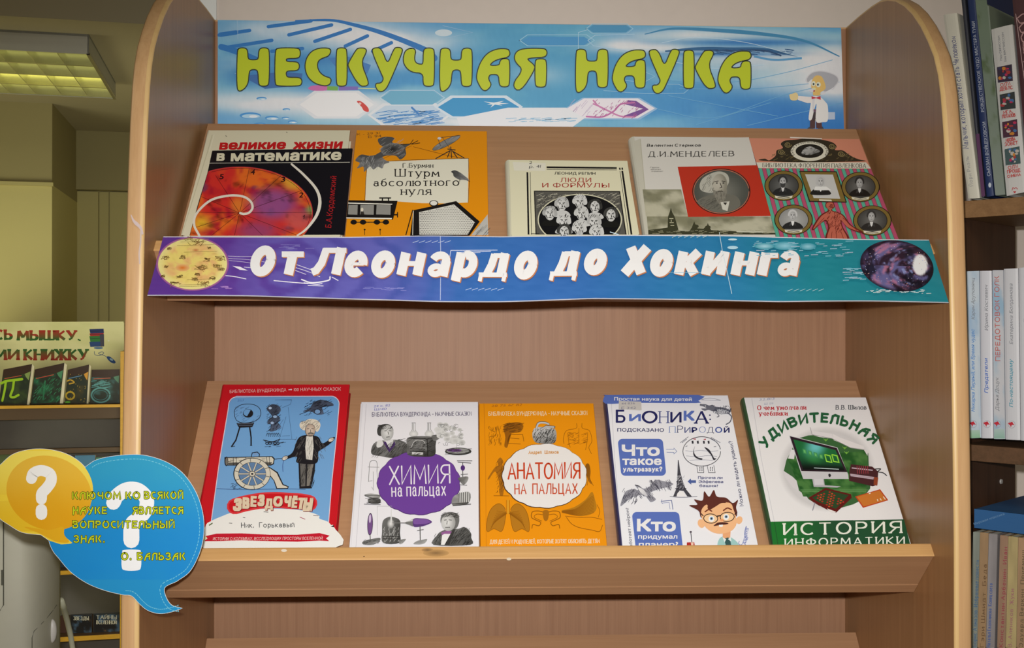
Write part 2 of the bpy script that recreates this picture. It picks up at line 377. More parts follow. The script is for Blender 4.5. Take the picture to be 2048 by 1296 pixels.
        s._add(V, F, col, dh=(k % 8)*1.2e-6)
    def line(s, pts, wd, col, cap=True, k=None):
        """stroke; width in picture px"""
        if k is None: s.up()
        P = s.px(pts); s._ribbon(P, wd, col, k or 0, cap); return s
    def lines(s, many, wd, col, cap=False):
        s.up()
        for i, q in enumerate(many): s._ribbon(s.px(q), wd, col, i, cap)
        return s
    # -- writing -----------------------------------------------------------------
    def _path(s, path):
        P = s.px(path); L = np.concatenate([[0], np.cumsum(np.hypot(*np.diff(P, axis=0).T))])
        def f(t, y):
            t = np.asarray(t, float); y = np.asarray(y, float); tt = np.clip(t, 0, L[-1])
            X = np.interp(tt, L, P[:, 0]); Y = np.interp(tt, L, P[:, 1])
            i = np.clip(np.searchsorted(L, tt, 'right')-1, 0, len(P)-2)
            if len(P) > 2:
                e = L[-1]*0.03
                dx = np.interp(tt+e, L, P[:, 0])-np.interp(tt-e, L, P[:, 0]); dy = np.interp(tt+e, L, P[:, 1])-np.interp(tt-e, L, P[:, 1])
            else: dx = (P[1]-P[0])[0]+0*tt; dy = (P[1]-P[0])[1]+0*tt
            n = np.hypot(dx, dy); dx, dy = dx/n, dy/n; ex = t-tt
            return np.stack([X+dx*ex+dy*y, Y+dy*ex-dx*y], -1)
        return f, L[-1]
    def text(s, txt, path, h, col, bold=0.0, slant=0.0, fit=True, track=0.0, sh=None):
        """built-in letters along a path of frame points; h = cap height in frame units; bold thickens by overprinting"""
        v, F = glyphmesh(txt, 0.0)
        if not len(v): return s
        s.up(); f, L = s._path(path); hh = h/s.fr[2]; w = v[:, 0].max()
        b = max(bold, 0)*1.25*hh
        k = (L-2*b)/w if fit else hh
        yy = v[:, 1]*hh*(1-2*b/hh*.8)+b*.8; P = f(v[:, 0]*k+b+v[:, 1]*hh*slant, yy)
        off = [(0, 0)] if b < 0.12 else ([(b*i, b*.8*j) for i in (-1, 0, 1) for j in (-1, 0, 1)] if b > .8 else [(b, 0), (-b, 0), (0, b*.8), (0, -b*.8)])
        if sh:
            for i, (ox, oy) in enumerate(off): s._add(P+np.array(sh[:2])+np.array((ox, oy)), F, sh[2], dh=i*1.2e-6)
            s.up()
        for i, (ox, oy) in enumerate(off): s._add(P+np.array((ox, oy)), F, col, dh=i*1.2e-6)
        return s
    def stext(s, txt, path, h, wd, col, gl=GL, outline=None, serif=0.0, slant=0.0, gap=0.26, jit=0.0, vary=None):
        """drawn letters; wd = stroke width px, serif>0 gives contrast and feet, outline=(extra px, colour)"""
        f, L = s._path(path); hh = h/s.fr[2]; tot = 0; pos = []
        for c in txt:
            if c == ' ': tot += 0.36; continue
            if c not in gl: continue
            pos.append((tot, c)); tot += gl[c][0]+gap
        tot -= gap; k = L/max(tot, 1e-3)
        rnd = random.Random(len(txt)); S = []
        for x0, c in pos:
            jy = rnd.uniform(-1, 1)*jit*hh
            for q in gl[c][1]:
                q = np.array(q); y = q[:, 1]*hh+jy; t = (x0+q[:, 0])*k+y*slant
                if len(q) > 2 or True:
                    P = f(t, y); S.append((P, q))
                if serif:
                    for e in (0, -1):
                        a, b = (q[0], q[1]) if e == 0 else (q[-1], q[-2])
                        if abs(a[1]-b[1]) > 0.3 and abs(a[1]-b[1]) > abs(a[0]-b[0])*1.05:
                            sx = serif*hh*0.16; tt = (x0+a[0])*k+y[e]*slant
                            S.append((f(np.array([tt-sx, tt+sx]), np.array([y[e], y[e]])), None))
        if outline:
            s.up()
            for i, (P, q) in enumerate(S): s._ribbon(P, wd+2*outline[0], outline[1], i)
        s.up()
        for i, (P, q) in enumerate(S):
            if serif:
                if q is None: s._ribbon(P, wd*0.55, col, i, False); continue
                d = np.diff(q, axis=0); a = np.abs(d[:, 1])/np.maximum(np.hypot(d[:, 0], d[:, 1]), 1e-6)
                up = (d[:, 1]*d[:, 0] > 0) & (len(q) <= 5)
                a = np.where(up & (np.abs(d[:, 0]) > 0.1), a*0.4, a)
                if len(q) <= 6:
                    for j in range(len(q)-1): s._ribbon(P[j:j+2], wd*(0.5+0.5*a[j]), col, i+j, False)
                else:
                    aa = np.concatenate([[a[0]], (a[1:]+a[:-1])/2, [a[-1]]]); s._ribbon(P, wd*(0.5+0.5*aa), col, i, False)
            else: s._ribbon(P, wd, col, i)
        return s
    def build(s, name, mat, parent=None, base=None):
        """one mesh; base=(verts, faces, rgb) is the card itself, in the same local frame"""
        V = np.vstack(s.V) if s.V else np.zeros((0, 3)); C = np.vstack(s.C) if s.C else np.zeros((0, 3)); F = list(s.F)
        if base is not None:
            bv, bf, bc = base; bv = np.asarray(bv, float); n = len(V)
            V = np.vstack([V, bv]); C = np.vstack([C, np.tile(np.asarray(bc, float), (len(bv), 1)) if np.ndim(bc) == 1 else bc]); F += [tuple(i+n for i in f) for f in bf]
        me = bpy.data.meshes.new(name); me.from_pydata(V.tolist(), [], F)
        at = me.color_attributes.new('Col', 'FLOAT_COLOR', 'POINT')
        rgba = np.ones((len(V), 4)); rgba[:, :3] = lin(C)*0.92; at.data.foreach_set('color', rgba.ravel())
        me.materials.append(mat); me.update()
        o = bpy.data.objects.new(name, me); COL.objects.link(o)
        if parent is not None: o.parent = parent
        return o
def boxvf(x0, y0, z0, x1, y1, z1):
    return [(x0, y0, z0), (x1, y0, z0), (x1, y1, z0), (x0, y1, z0), (x0, y0, z1), (x1, y0, z1), (x1, y1, z1), (x0, y1, z1)], \
        [(3, 2, 1, 0), (4, 5, 6, 7), (0, 1, 5, 4), (1, 2, 6, 5), (2, 3, 7, 6), (3, 0, 4, 7)]
BLK = (28, 28, 30); WHT = (238, 236, 236)
# ------------------------------------------------------------------ the beech display stand
AN = math.radians(43); UU = np.array([0, math.sin(AN), math.cos(AN)]); NN = np.array([0, -math.cos(AN), math.sin(AN)])
SP = 0.3775
L2 = np.array([0, -.3346, ZC+.0907]); L3 = L2-NN*.0693      # lip front edge, top and foot, of the upper shelf
TH = 0.018
stand = empty('display_stand', (W/2, -.19, 0))
tag(stand, 'beech display stand with rounded sides and sloping shelves of face-out science books', 'display stand')
def rel(P): return np.asarray(P, float)-np.array([W/2, -.19, 0])
prof = [(0.012, 0.02), (0.012, ZC+.458), (0, ZC+.459), (-.06, ZC+.461), (-.111, ZC+.461), (-.145, ZC+.459), (-.175, ZC+.453), (-.205, ZC+.443), (-.235, ZC+.428), (-.262, ZC+.410), (-.29, ZC+.386),
        (-.313, ZC+.361), (-.331, ZC+.338), (-.344, ZC+.312), (-.352, ZC+.285), (-.360, ZC+.24), (-.366, ZC+.19), (-.372, ZC+.123), (-.378, ZC+.03),
        (-.384, ZC-.07), (-.388, ZC-.16), (-.391, ZC-.26), (-.392, ZC-.45), (-.392, 0.02)]
PT = 0.0205
for x0, x1 in ((-PT, 0), (W, W+PT)):
    pr = [(p[0]+.19, p[1]) for p in prof]
    a, b = x0-W/2, x1-W/2
    prism('side_panel', pr, a, b, M['side'], stand)
    # rounded light edge band that follows the front and top edge
    q = prof[1:]; n = len(q); bm = bmesh.new(); rings = []
    for i, p in enumerate(q):
        a0 = np.array(q[max(i-1, 0)]); a1 = np.array(q[min(i+1, n-1)]); t = a1-a0; t /= np.hypot(*t); nn = np.array([-t[1], t[0]])*-1
        if nn[0] > 0 and i > 3: nn = -nn
        if i <= 3: nn = np.array([0, 1.0]) if i else np.array([.5, .8])
        ring = []
        for (xx, oo) in ((a+.0000, -.0005), (a-.0006+.0004, .0012), (a+.0016, .0024), (a+.0046, .0034), (b-.0046, .0034), (b-.0016, .0024), (b+.0002, .0012), (b, -.0005)):
            ring.append(bm.verts.new((xx, p[0]+.19+nn[0]*oo, p[1]+nn[1]*oo)))
        rings.append(ring)
    for r0, r1 in zip(rings, rings[1:]):
        for k in range(7): bm.faces.new((r0[k], r0[k+1], r1[k+1], r1[k]))
    bmesh.ops.recalc_face_normals(bm, faces=bm.faces)
    fi = [0]*len(bm.faces)
    for q_i in range(len(rings)-1):
        for k in range(7): fi[q_i*7+k] = 1 if (k >= 4 if x0 < 0 else k <= 2) else 0
    e = bobj('edge_band', bm, M['edge'], stand, smooth=True); e.data.materials.append(M['edgeglint']); e.data.polygons.foreach_set('material_index', fi)
    e['label'] = 'light rounded edge band'
# scuff of old tape on the left edge
A = Art(lambda x, y, h: rel(hit(x, y, (0, -.3790-h, 0), (0, 1, 0))))
A.frame(230, 430, 5.89)
A.line(curve([(190, 0), (215, 60), (250, 100), (300, 150), (325, 220)]), np.interp(np.arange(25), [0, 12, 24], [1.5, 7, 3.5]), (206, 186, 184)).line(curve([(305, 200), (300, 330), (285, 450), (292, 570)]), 3.0, (204, 184, 176))
A.build('tape_scuff', M['satin'], stand)['label'] = 'pale torn tape residue on the left edge'
box('back_panel', (-W/2, .19, .02), (W/2, .196, ZC+.4585), M['back'], stand)
box('back_top_edge', (-W/2, .1895, ZC+.4585), (W/2, .1965, ZC+.461), M['edge'], stand)
for k in range(3):
    P3 = L3-np.array([0, 0, SP*k]); P2 = P3+NN*.0693
    def sec(P, *uv):
        return [tuple((P+UU*a+NN*b)[1:]+np.array([.19, 0])) for a, b in uv]
    # sloping board, its front edge flush with the lip
    prism('sloping_board', sec(P3, (0, 0), (.345, 0), (.345, -TH), (0, -TH)), -W/2, W/2, M['board'], stand, bevel=.0006)
    prism('lip_board', sec(P3, (0.0005, .0003), (0.0005, .0685), (.0175, .0685), (.0175, .0003)), -W/2, W/2, M['board'], stand, bevel=.0005)
    prism('lip_edge_band', sec(P3, (0, .0685), (0, .0693), (.0016, .0698), (.0165, .0698), (.018, .0693), (.018, .0685)), -W/2, W/2, M['edgex'], stand)
P2 = L2-np.array([0, 0, SP])+NN*.0006
A = Art(lambda x, y, h: rel(hit(x, y, P2+NN*h, NN)))
A.glow(872, 1106, 26, 7, (132, 100, 62), (186, 144, 90)).glow(855, 1100, 12, 4, (120, 92, 60), (180, 138, 86)); A.ell(568, 1101, 6, 3, (226, 214, 196), n=8); A.ell(1018, 1118, 5, 3, (214, 196, 170), n=8); A.ell(728, 1113, 1.6, 1.2, (70, 50, 34), n=6)
st_ = A.build('lip_stain', M['satin'], stand); st_['label'] = 'faint dark smudge and pale chips on the lip'; st_['kind'] = 'stuff'
box('bottom_board', (-W/2, -.19, .06), (W/2, .19, .078), M['board'], stand, .001)

# ------------------------------------------------------------------ books lying on the sloping shelves
def board_frame(k, X, v, rot=0.0):
    P = L3-np.array([0, 0, SP*k])+UU*v+np.array([X, 0, 0])
    m = Matrix(((1, UU[0], NN[0], P[0]), (0, UU[1], NN[1], P[1]), (0, UU[2], NN[2], P[2]), (0, 0, 0, 1)))
    return m @ Matrix.Rotation(rot, 4, 'Z')
def book(name, k, X0, X1, vt, t, rot, spine_c, cover_c, back_c, hard=True, label='', lift=0.0005, mat='gloss', group=None, art=None, round_=0.004, vb=.0185):
    """a closed book lying on board k, front cover up; art(A) prints the cover"""
    mw = board_frame(k, X0, vb, rot)
    if not hard: round_ = .0008
    root = empty(name, mat=mw); inv = np.array(mw.inverted())
    w = X1-X0; h = vt-vb; ct = .0022 if hard else .0005; g = .003 if hard else 0
    N3 = np.array(mw.to_3x3()@Vector((0, 0, 1)))
    P0 = np.array(mw@Vector((0, 0, t+lift)))
    def mp(x, y, hh):
        Q = hit(x, y, P0+N3*hh, N3); return Q@inv[:3, :3].T+inv[:3, 3]
    A = Art(mp)
    if art: art(A)
    sg = 8
    # front cover, with its hinge groove
    def plate(x0, x1, y0, y1, z0, z1, r=.0006):
        bm = bmesh.new(); add_box(bm, (x0, y0, z0), (x1, y1, z1), r, 2)
        vs = [tuple(v.co) for v in bm.verts]; 
        for i, v in enumerate(bm.verts): v.index = i
        fs = [tuple(v.index for v in f.verts) for f in bm.faces]; bm.free(); return vs, fs
    vs, fs = plate(0.0, w, 0, h, t-ct+lift, t+lift)
    A.build('front_cover', M[mat], root, (vs, fs, cover_c))
    vs, fs = plate(0.0, w, 0, h, lift, lift+ct)
    Art(mp).build('back_cover', M[mat], root, (vs, fs, back_c))
    # spine: half-round shell
    n = 9; V = []; F = []
    for i in range(n):
        a = math.pi*i/(n-1); bx = -round_*math.sin(a); z = lift+t/2-(t/2)*math.cos(a)
        for rr in (1, 0):
            xx = bx if rr else bx+.0012; V += [(xx, 0, z), (xx, h, z)]
    for i in range(n-1):
        b = i*4; F += [(b, b+1, b+5, b+4), (b+2, b+6, b+7, b+3), (b, b+4, b+6, b+2), (b+1, b+3, b+7, b+5)]
    Art(mp).build('spine', M[mat], root, (V, F, spine_c))
    vs, fs = plate(.0015, w-g, g, h-g, lift+ct, lift+t-ct, .0003)
    mobj('page_block', vs, fs, M['paper'], root)
    tag(root, label, 'book', group)
    return root
# ------------------------------------------------------------------ cover pictures (drawn in the frame of each cover)
Z = {'b12': (340, 240, 3.103), 'b345': (980, 250, 2.438), 'b67': (400, 750, 3.6), 'b78': (700, 780, 3.927), 'b9': (1190, 770, 3.812), 'b10': (1470, 770, 3.811)}
def G(v): return (v, v, v-2)
def bust(A, cx, cy, s, bg=None, rx=None, ry=None, hair=60, skin=185, coat=45, beard=None, bald=False, shirt=225, lookx=0.0, tone=(1, 1, 1), long=False):
    """engraved head and shoulders; s = head half-height"""
    t = lambda v: tuple(v*k for k in tone)
    if bg is not None:
        A.disc(cx, cy+.35*s, rx, ry, 6, 32, lambda r, a, x, y: mixc(t(bg+18), t(bg-14), r)+(vn(x*.9, y*.9, 3)[:, None]-.5)*22)
    yb = cy+.35*s+(ry*.93 if ry else 2.3*s); xw = (rx*.72 if rx else 1.9*s)
    A.poly(ccurve([(cx-xw, yb), (cx-xw*.86, cy+1.75*s), (cx-.5*s, cy+1.25*s), (cx+.5*s, cy+1.25*s), (cx+xw*.86, cy+1.75*s), (cx+xw, yb)]), t(coat))
    A.poly([(cx-.34*s, cy+1.1*s), (cx+.34*s, cy+1.1*s), (cx+.22*s, cy+1.75*s), (cx, cy+2.1*s), (cx-.2*s, cy+1.75*s)], t(shirt))
    A.poly([(cx-.42*s, cy+1.12*s), (cx-.15*s, cy+1.9*s), (cx-.75*s, cy+2.1*s)], t(coat+28)); A.poly([(cx+.42*s, cy+1.12*s), (cx+.15*s, cy+1.9*s), (cx+.75*s, cy+2.1*s)], t(coat+18))
    if not bald: A.poly(ccurve([(cx-.86*s, cy+(.75 if long else .1)*s), (cx-.95*s, cy-.4*s), (cx-.55*s, cy-1.12*s), (cx+.2*s, cy-1.25*s), (cx+.82*s, cy-.75*s), (cx+.95*s, cy+.0*s), (cx+.78*s, cy+(.8 if long else .2)*s), (cx, cy+.2*s)]), t(hair))
    else: A.ell(cx, cy+.05*s, .92*s, .62*s, t(hair))
    dx = lookx*s
    A.disc(cx+dx*.4, cy+.08*s, .66*s, .95*s, 4, 24, lambda r, a, x, y: mixc(t(skin+18), t(skin-38), np.clip(r*.75+.5*(x-cx)/s*.5, 0, 1)))
    for q in (-.27, .25):
        A.line([(cx+dx+(q-.14)*s, cy-.16*s), (cx+dx+(q+.14)*s, cy-.18*s)], .11*s/A.fr[2], t(60), False); A.ell(cx+dx+q*s, cy-.02*s, .1*s, .06*s, t(50), n=8)
    A.line([(cx+dx, cy), (cx+dx*1.3-.06*s, cy+.3*s), (cx+dx+.06*s, cy+.34*s)], .07*s/A.fr[2], t(110), False)
    if beard is not None:
        A.poly(ccurve([(cx+dx*.4-.55*s, cy+.32*s), (cx+dx, cy+.42*s), (cx+dx*.4+.55*s, cy+.32*s), (cx+.36*s, cy+1.0*s), (cx, cy+1.28*s), (cx-.36*s, cy+1.0*s)]), t(beard))
    A.line([(cx+dx-.15*s, cy+.56*s), (cx+dx+.15*s, cy+.55*s)], .07*s/A.fr[2], t(80), False)
    return A
def hatch(A, x0, y0, x1, y1, n, wd, col, ang=35, jit=2, seed=1, L=None):
    r = random.Random(seed); q = []
    L = L or (x1-x0)*.2; c, s = math.cos(math.radians(ang)), math.sin(math.radians(ang))
    for i in range(n):
        x = r.uniform(x0, x1); y = r.uniform(y0, y1); l = L*r.uniform(.4, 1); q.append([(x-c*l/2, y+s*l/2), (x+jit*r.uniform(-1, 1), y+jit*r.uniform(-1, 1)), (x+c*l/2, y-s*l/2)])
    A.lines(q, wd, col)
def blob(A, pts, c0, c1, seed=2, k=.05):
    """shaded closed shape: light top left to dark bottom right with print texture"""
    P = ccurve(pts, 4); X = np.array(P); cx, cy = X.mean(0); n = len(P); x0, y0 = X.min(0); x1, y1 = X.max(0)
    t = ((X[:, 0]-x0)/(x1-x0+1)+(X[:, 1]-y0)/(y1-y0+1))/2; t = np.clip(t+(vn(X[:, 0]*k, X[:, 1]*k, seed)-.5)*.8, 0, 1)
    A.up(); Q = A.px([(cx, cy)]+P); C = mixc(c0, c1, np.concatenate([[.35], t]))
    A._add(Q, [(0, i+1, (i+1) % n+1) for i in range(n)], C)
def squig(A, x, y, w, h, n, wd, col, seed=0, m=1):
    """a loose pen scribble"""
    r = random.Random(seed)
    for j in range(m): A.line(curve([(x+w*(i/n)+r.uniform(-.1, .1)*w, y+r.uniform(-.5, .5)*h) for i in range(n+1)], 4), wd, col, False)

def art_great_lives(A):
    A.frame(*Z['b12']); RED = (200, 32, 36); CR = (226, 220, 192)
    A.poly([(262, 190), (1133, 176), (1082, 712), (118, 716), (180, 500), (232, 330)], (24, 22, 28))
    A.poly([(262, 192), (225, 330), (121, 716), (68, 716), (235, 92), (285, 92)], CR)
    cx, cy = 432, 577; RX, RY = 452, 285
    def wheel(r, t, x, y):
        u, v = x*.008, y*.008; n1 = fbm(u, v, 3); n2 = fbm(u*1.7+5, v*1.7, 9); n3 = fbm(u*1.2+11, v*1.5+3, 15)
        c = mixc((212, 50, 44), (232, 110, 40), sm(.45, .7, n1)); c = mixc(c, (176, 28, 48), sm(.5, .75, n2))
        c = mixc(c, (236, 190, 50), sm(.12, .0, np.hypot((x-200)/900, (y-640)/700))*.95); c = mixc(c, (236, 170, 50), sm(.1, .02, np.hypot((x-420)/700, (y-530)/900))*.6)
        c = mixc(c, (142, 84, 150), sm(.24, .08, np.hypot((x-640)/900, (y-520)/600))*.85); c = mixc(c, (150, 70, 120), sm(.24, .05, np.hypot((x-540)/800, (y-690)/400))*.8)
        c = mixc(c, (226, 180, 60), sm(.1, .03, np.hypot((x-760)/900, (y-390)/700))*.8); c = mixc(c, (90, 72, 120), sm(.62, .8, n3)*.6)
        c = mixc(c, (120, 170, 90), sm(.05, .01, np.hypot((x-872)/900, (y-560)/900))*.9); c = mixc(c, (206, 96, 90), sm(.14, .04, np.hypot((x-800)/900, (y-620)/700))*.8)
        return c*(1-.35*sm(.6, .85, fbm(u*2.5, v*2.5, 30)))[:, None]
    # the wheel is cut by the cover's left border and the lip
    P = [(x, y) for x, y in ell(cx, cy, RX, RY, 120)]
    def inside(p): x, y = p; return y < 712 and x > 232-(y-330)*.288+8
    nr, na = 26, 130; A.up()
    r, t = np.meshgrid(np.linspace(0.002, 1, nr+1), np.linspace(0, 2*np.pi, na, endpoint=False), indexing='ij'); X = cx+RX*r*np.cos(t); Y = cy+RY*r*np.sin(t)
    X = np.maximum(X, 234-(np.minimum(Y, 716)-330)*.288); Y = np.minimum(Y, 718)
    F = [(j*na+i, j*na+(i+1) % na, (j+1)*na+(i+1) % na, (j+1)*na+i) for j in range(nr) for i in range(na)]
    X = X.ravel(); Y = Y.ravel(); A._add(A.px(np.stack([X, Y], 1)), F, np.clip(wheel(r.ravel(), t.ravel(), X, Y), 0, 255))
    A.lines([[(cx, cy), q] for q in [(282, 343), (492, 300), (695, 340), (818, 437), (880, 573), (790, 716), (575, 716), (400, 716), (258, 716), (155, 668), (160, 572), (190, 474)]], .75, (70, 20, 26))
    A.line([p for p in arc(cx, cy, RX-14, RY-8, -114, 30, 50)], .8, (60, 20, 30), False); A.line(arc(cx, cy, RX, RY, -115, 28, 50), 1.6, (196, 60, 66), False)
    for t_, x, y in (('5', 318, 368), ('4', 512, 340), ('3', 700, 385), ('2', 812, 482)): A.text(t_, [(x-12, y), (x+14, y-1)], 34, (40, 16, 24), .03, .15)
    A.line([(826, 600), (836, 590), (830, 614)], 1.5, (40, 16, 24), False)
    W_ = (232, 226, 212)
    A.line(curve([(182, 718), (150, 650), (165, 580), (250, 500), (360, 470), (450, 474), (500, 505), (512, 545), (490, 575), (458, 583), (436, 578)], 8), 4.6, W_)
    A.line(curve([(755, 274), (830, 340), (905, 425), (930, 500), (915, 580), (870, 650), (830, 690), (790, 716)], 8), np.interp(np.arange(57), [0, 28, 56], [4.0, 6.6, 3]), W_)
    A.line([(262, 92), (232, 200), (72, 716)], 1.6, (204, 198, 168), False); A.line([(274, 92), (244, 196)], 1.0, (240, 236, 214), False)
    A.line([(242, 268), (1116, 262)], 1.0, (220, 216, 200), False)
    A.text('великие', [(304, 185), (716, 180)], 58, RED, .05, .18); A.text('жизни', [(762, 181), (1066, 177)], 58, RED, .05, .18)
    A.text('в', [(288, 254), (338, 253)], 62, CR, .05, .1); A.text('математике', [(376, 257), (1062, 248)], 66, CR, .045, .08)
    A.text('Б.А.Кордемский', [(1000, 670), (1034, 350)], 37, (186, 36, 40), .0)
    A.lines([[(345, 96), (352, 104)], [(722, 74), (728, 79)]], 1.2, (110, 105, 90))

def art_zero(A):
    A.frame(*Z['b12']); K = (30, 27, 26)
    A.poly([(1226, 262), (1852, 238), (1850, 512), (1720, 518), (1560, 516), (1400, 505), (1212, 498), (1216, 380)], (236, 232, 212))
    A.line([(1224, 262), (1214, 390), (1209, 498)], .8, K); A.line([(1226, 262), (1500, 248), (1852, 238), (1858, 380), (1850, 512)], .8, K)
    A.text('К - 29 3/', [(1160, 96), (1306, 86)], 14, (120, 80, 40)); A.text('Б 94', [(1230, 112), (1312, 106)], 16, (120, 80, 40))
    # bird with spread tail, and the dish aerial
    gb = lambda a: (a, a, a)
    blob(A, [(1150, 250), (1185, 215), (1240, 222), (1300, 215), (1330, 245), (1362, 262), (1330, 275), (1318, 300), (1290, 290), (1262, 308), (1240, 288), (1205, 322), (1200, 290), (1160, 300), (1178, 268)], gb(80), gb(150), 5)
    A.poly(ccurve([(1262, 226), (1330, 180), (1300, 150), (1292, 118), (1340, 104), (1392, 112), (1380, 140), (1440, 150), (1490, 152), (1462, 172), (1464, 215), (1430, 245), (1400, 222), (1340, 222), (1290, 240)]), gb(86))
    A.disc(1380, 182, 74, 38, 5, 24, lambda r, t, x, y: mixc(gb(40), gb(120), r), rot=-6)
    hatch(A, 1190, 235, 1330, 300, 26, .5, gb(185), 70, 3, 4, 40); hatch(A, 1310, 118, 1450, 225, 34, .5, gb(170), 35, 3, 5, 40)
    A.lines([[(1430, 152), (1500, 148), (1540, 128)], [(1500, 150), (1552, 142)], [(1490, 150), (1510, 122)]], 1.3, K)
    A.line([(1510, 166), (1730, 222), (1828, 240)], .7, (110, 50, 20), False); A.line([(1300, 250), (1500, 160)], .6, (130, 70, 20), False)
    blob(A, ell(1715, 142, 96, 20, 14, -27), gb(170), gb(90), 7); A.line(ell(1715, 142, 96, 20, 24, -27), .6, gb(70), False)
    A.line([(1668, 122), (1680, 108), (1800, 96)], 1.0, gb(60)); A.line([(1664, 118), (1678, 158)], 1.0, gb(60)); A.ell(1672, 114, 12, 8, gb(220)); A.line([(1690, 106), (1742, 186)], .8, gb(70))
    A.lines([[(1742, 165), (1748, 236)], [(1738, 190), (1648, 240)], [(1748, 190), (1826, 236)], [(1738, 188), (1722, 232)], [(1752, 190), (1784, 236)], [(1722, 180), (1772, 186)]], 1.8, gb(50))
    A.stext('Г.Бурмин', [(1446, 294), (1632, 294)], 25, 1.5, K, serif=1.0)
    A.stext('Штурм', [(1398, 350), (1668, 350)], 44, 2.3, K, serif=1.0)
    A.stext('абсолютного', [(1266, 410), (1792, 406)], 44, 2.3, K, serif=1.0)
    A.stext('нуля', [(1436, 462), (1618, 462)], 44, 2.3, K, serif=1.0)
    blob(A, [(1745, 320), (1768, 312), (1800, 326), (1832, 350), (1856, 372), (1820, 372), (1790, 368), (1762, 350), (1756, 332)], gb(60), gb(150), 8); A.lines([[(1800, 368), (1796, 384)], [(1840, 372), (1862, 382)]], 1, K)
    # tram
    A.poly([(1107, 498), (1412, 502), (1384, 618), (1094, 612)], K); A.poly([(1106, 512), (1380, 520), (1378, 526), (1105, 519)], (240, 236, 222)); A.poly([(1094, 604), (1378, 608), (1376, 616), (1094, 611)], (240, 236, 222))
    for x0, x1 in ((1108, 1165), (1182, 1266), (1282, 1370)): A.poly([(x0, 527), (x1, 527), (x1-2, 588), (x0-3, 586)], (150, 148, 142))
    A.ell(1192, 556, 8, 12, (230, 220, 200)); A.poly([(1182, 586), (1184, 568), (1202, 568), (1206, 587)], (60, 55, 50))
    A.lines([[(1298, 484), (1372, 484)], [(1318, 484), (1318, 502)], [(1356, 484), (1356, 502)]], 2.4, K); A.line([(1384, 588), (1412, 588)], 2.5, K); A.line([(1412, 574), (1412, 602)], 2.0, K)
    for x in (1140, 1198, 1284, 1340): A.ell(x, 634, 20, 15, K)
    A.line([(1130, 634), (1345, 634)], 1.5, K)
    for x in (1208, 1304): A.line([(x, 678), (x, 712)], 1.1, K); A.ell(x, 680, 6, 5, K, n=8)
    # dotted screen
    A.poly([(1510, 560), (1776, 503), (1922, 630), (1858, 718), (1490, 718)], K); A.poly([(1546, 572), (1762, 524), (1892, 636), (1846, 712), (1548, 712)], (226, 224, 214))
    A.up(); q = []
    r = 0
    for j in range(17):
        for i in range(34):
            x = 1548+i*10.6+(j % 2)*5.3; y = 532+j*10.9
            lo = 572-(x-1546)*.222 if x < 1762 else 524+(x-1762)*.862
            if y > lo+5 and y < 708 and x < 1892-(y-636)*.6 and x > 1550: q.append((x, y))
    P = []; F = []
    for i, (x, y) in enumerate(q):
        d = 4.0*(1-.35*math.sin((x-1546)/110)); P += [(x-d, y), (x, y-d), (x+d, y), (x, y+d)]; F.append((4*i, 4*i+1, 4*i+2, 4*i+3))
    A._add(A.px(P), F, (52, 50, 50))
    A.ell(1637, 517, 28, 19, K); A.ell(1637, 516, 22, 14, (240, 238, 228)); A.line([(1506, 560), (1464, 712)], 2.0, K); A.line([(1510, 565), (1506, 712)], 1.4, (240, 236, 220))
    A.poly([(1972, 585), (1976, 716), (1868, 716)], (196, 194, 188))
    hatch(A, 1905, 665, 1970, 712, 20, .5, gb(110), 48, 0, 3, 60)

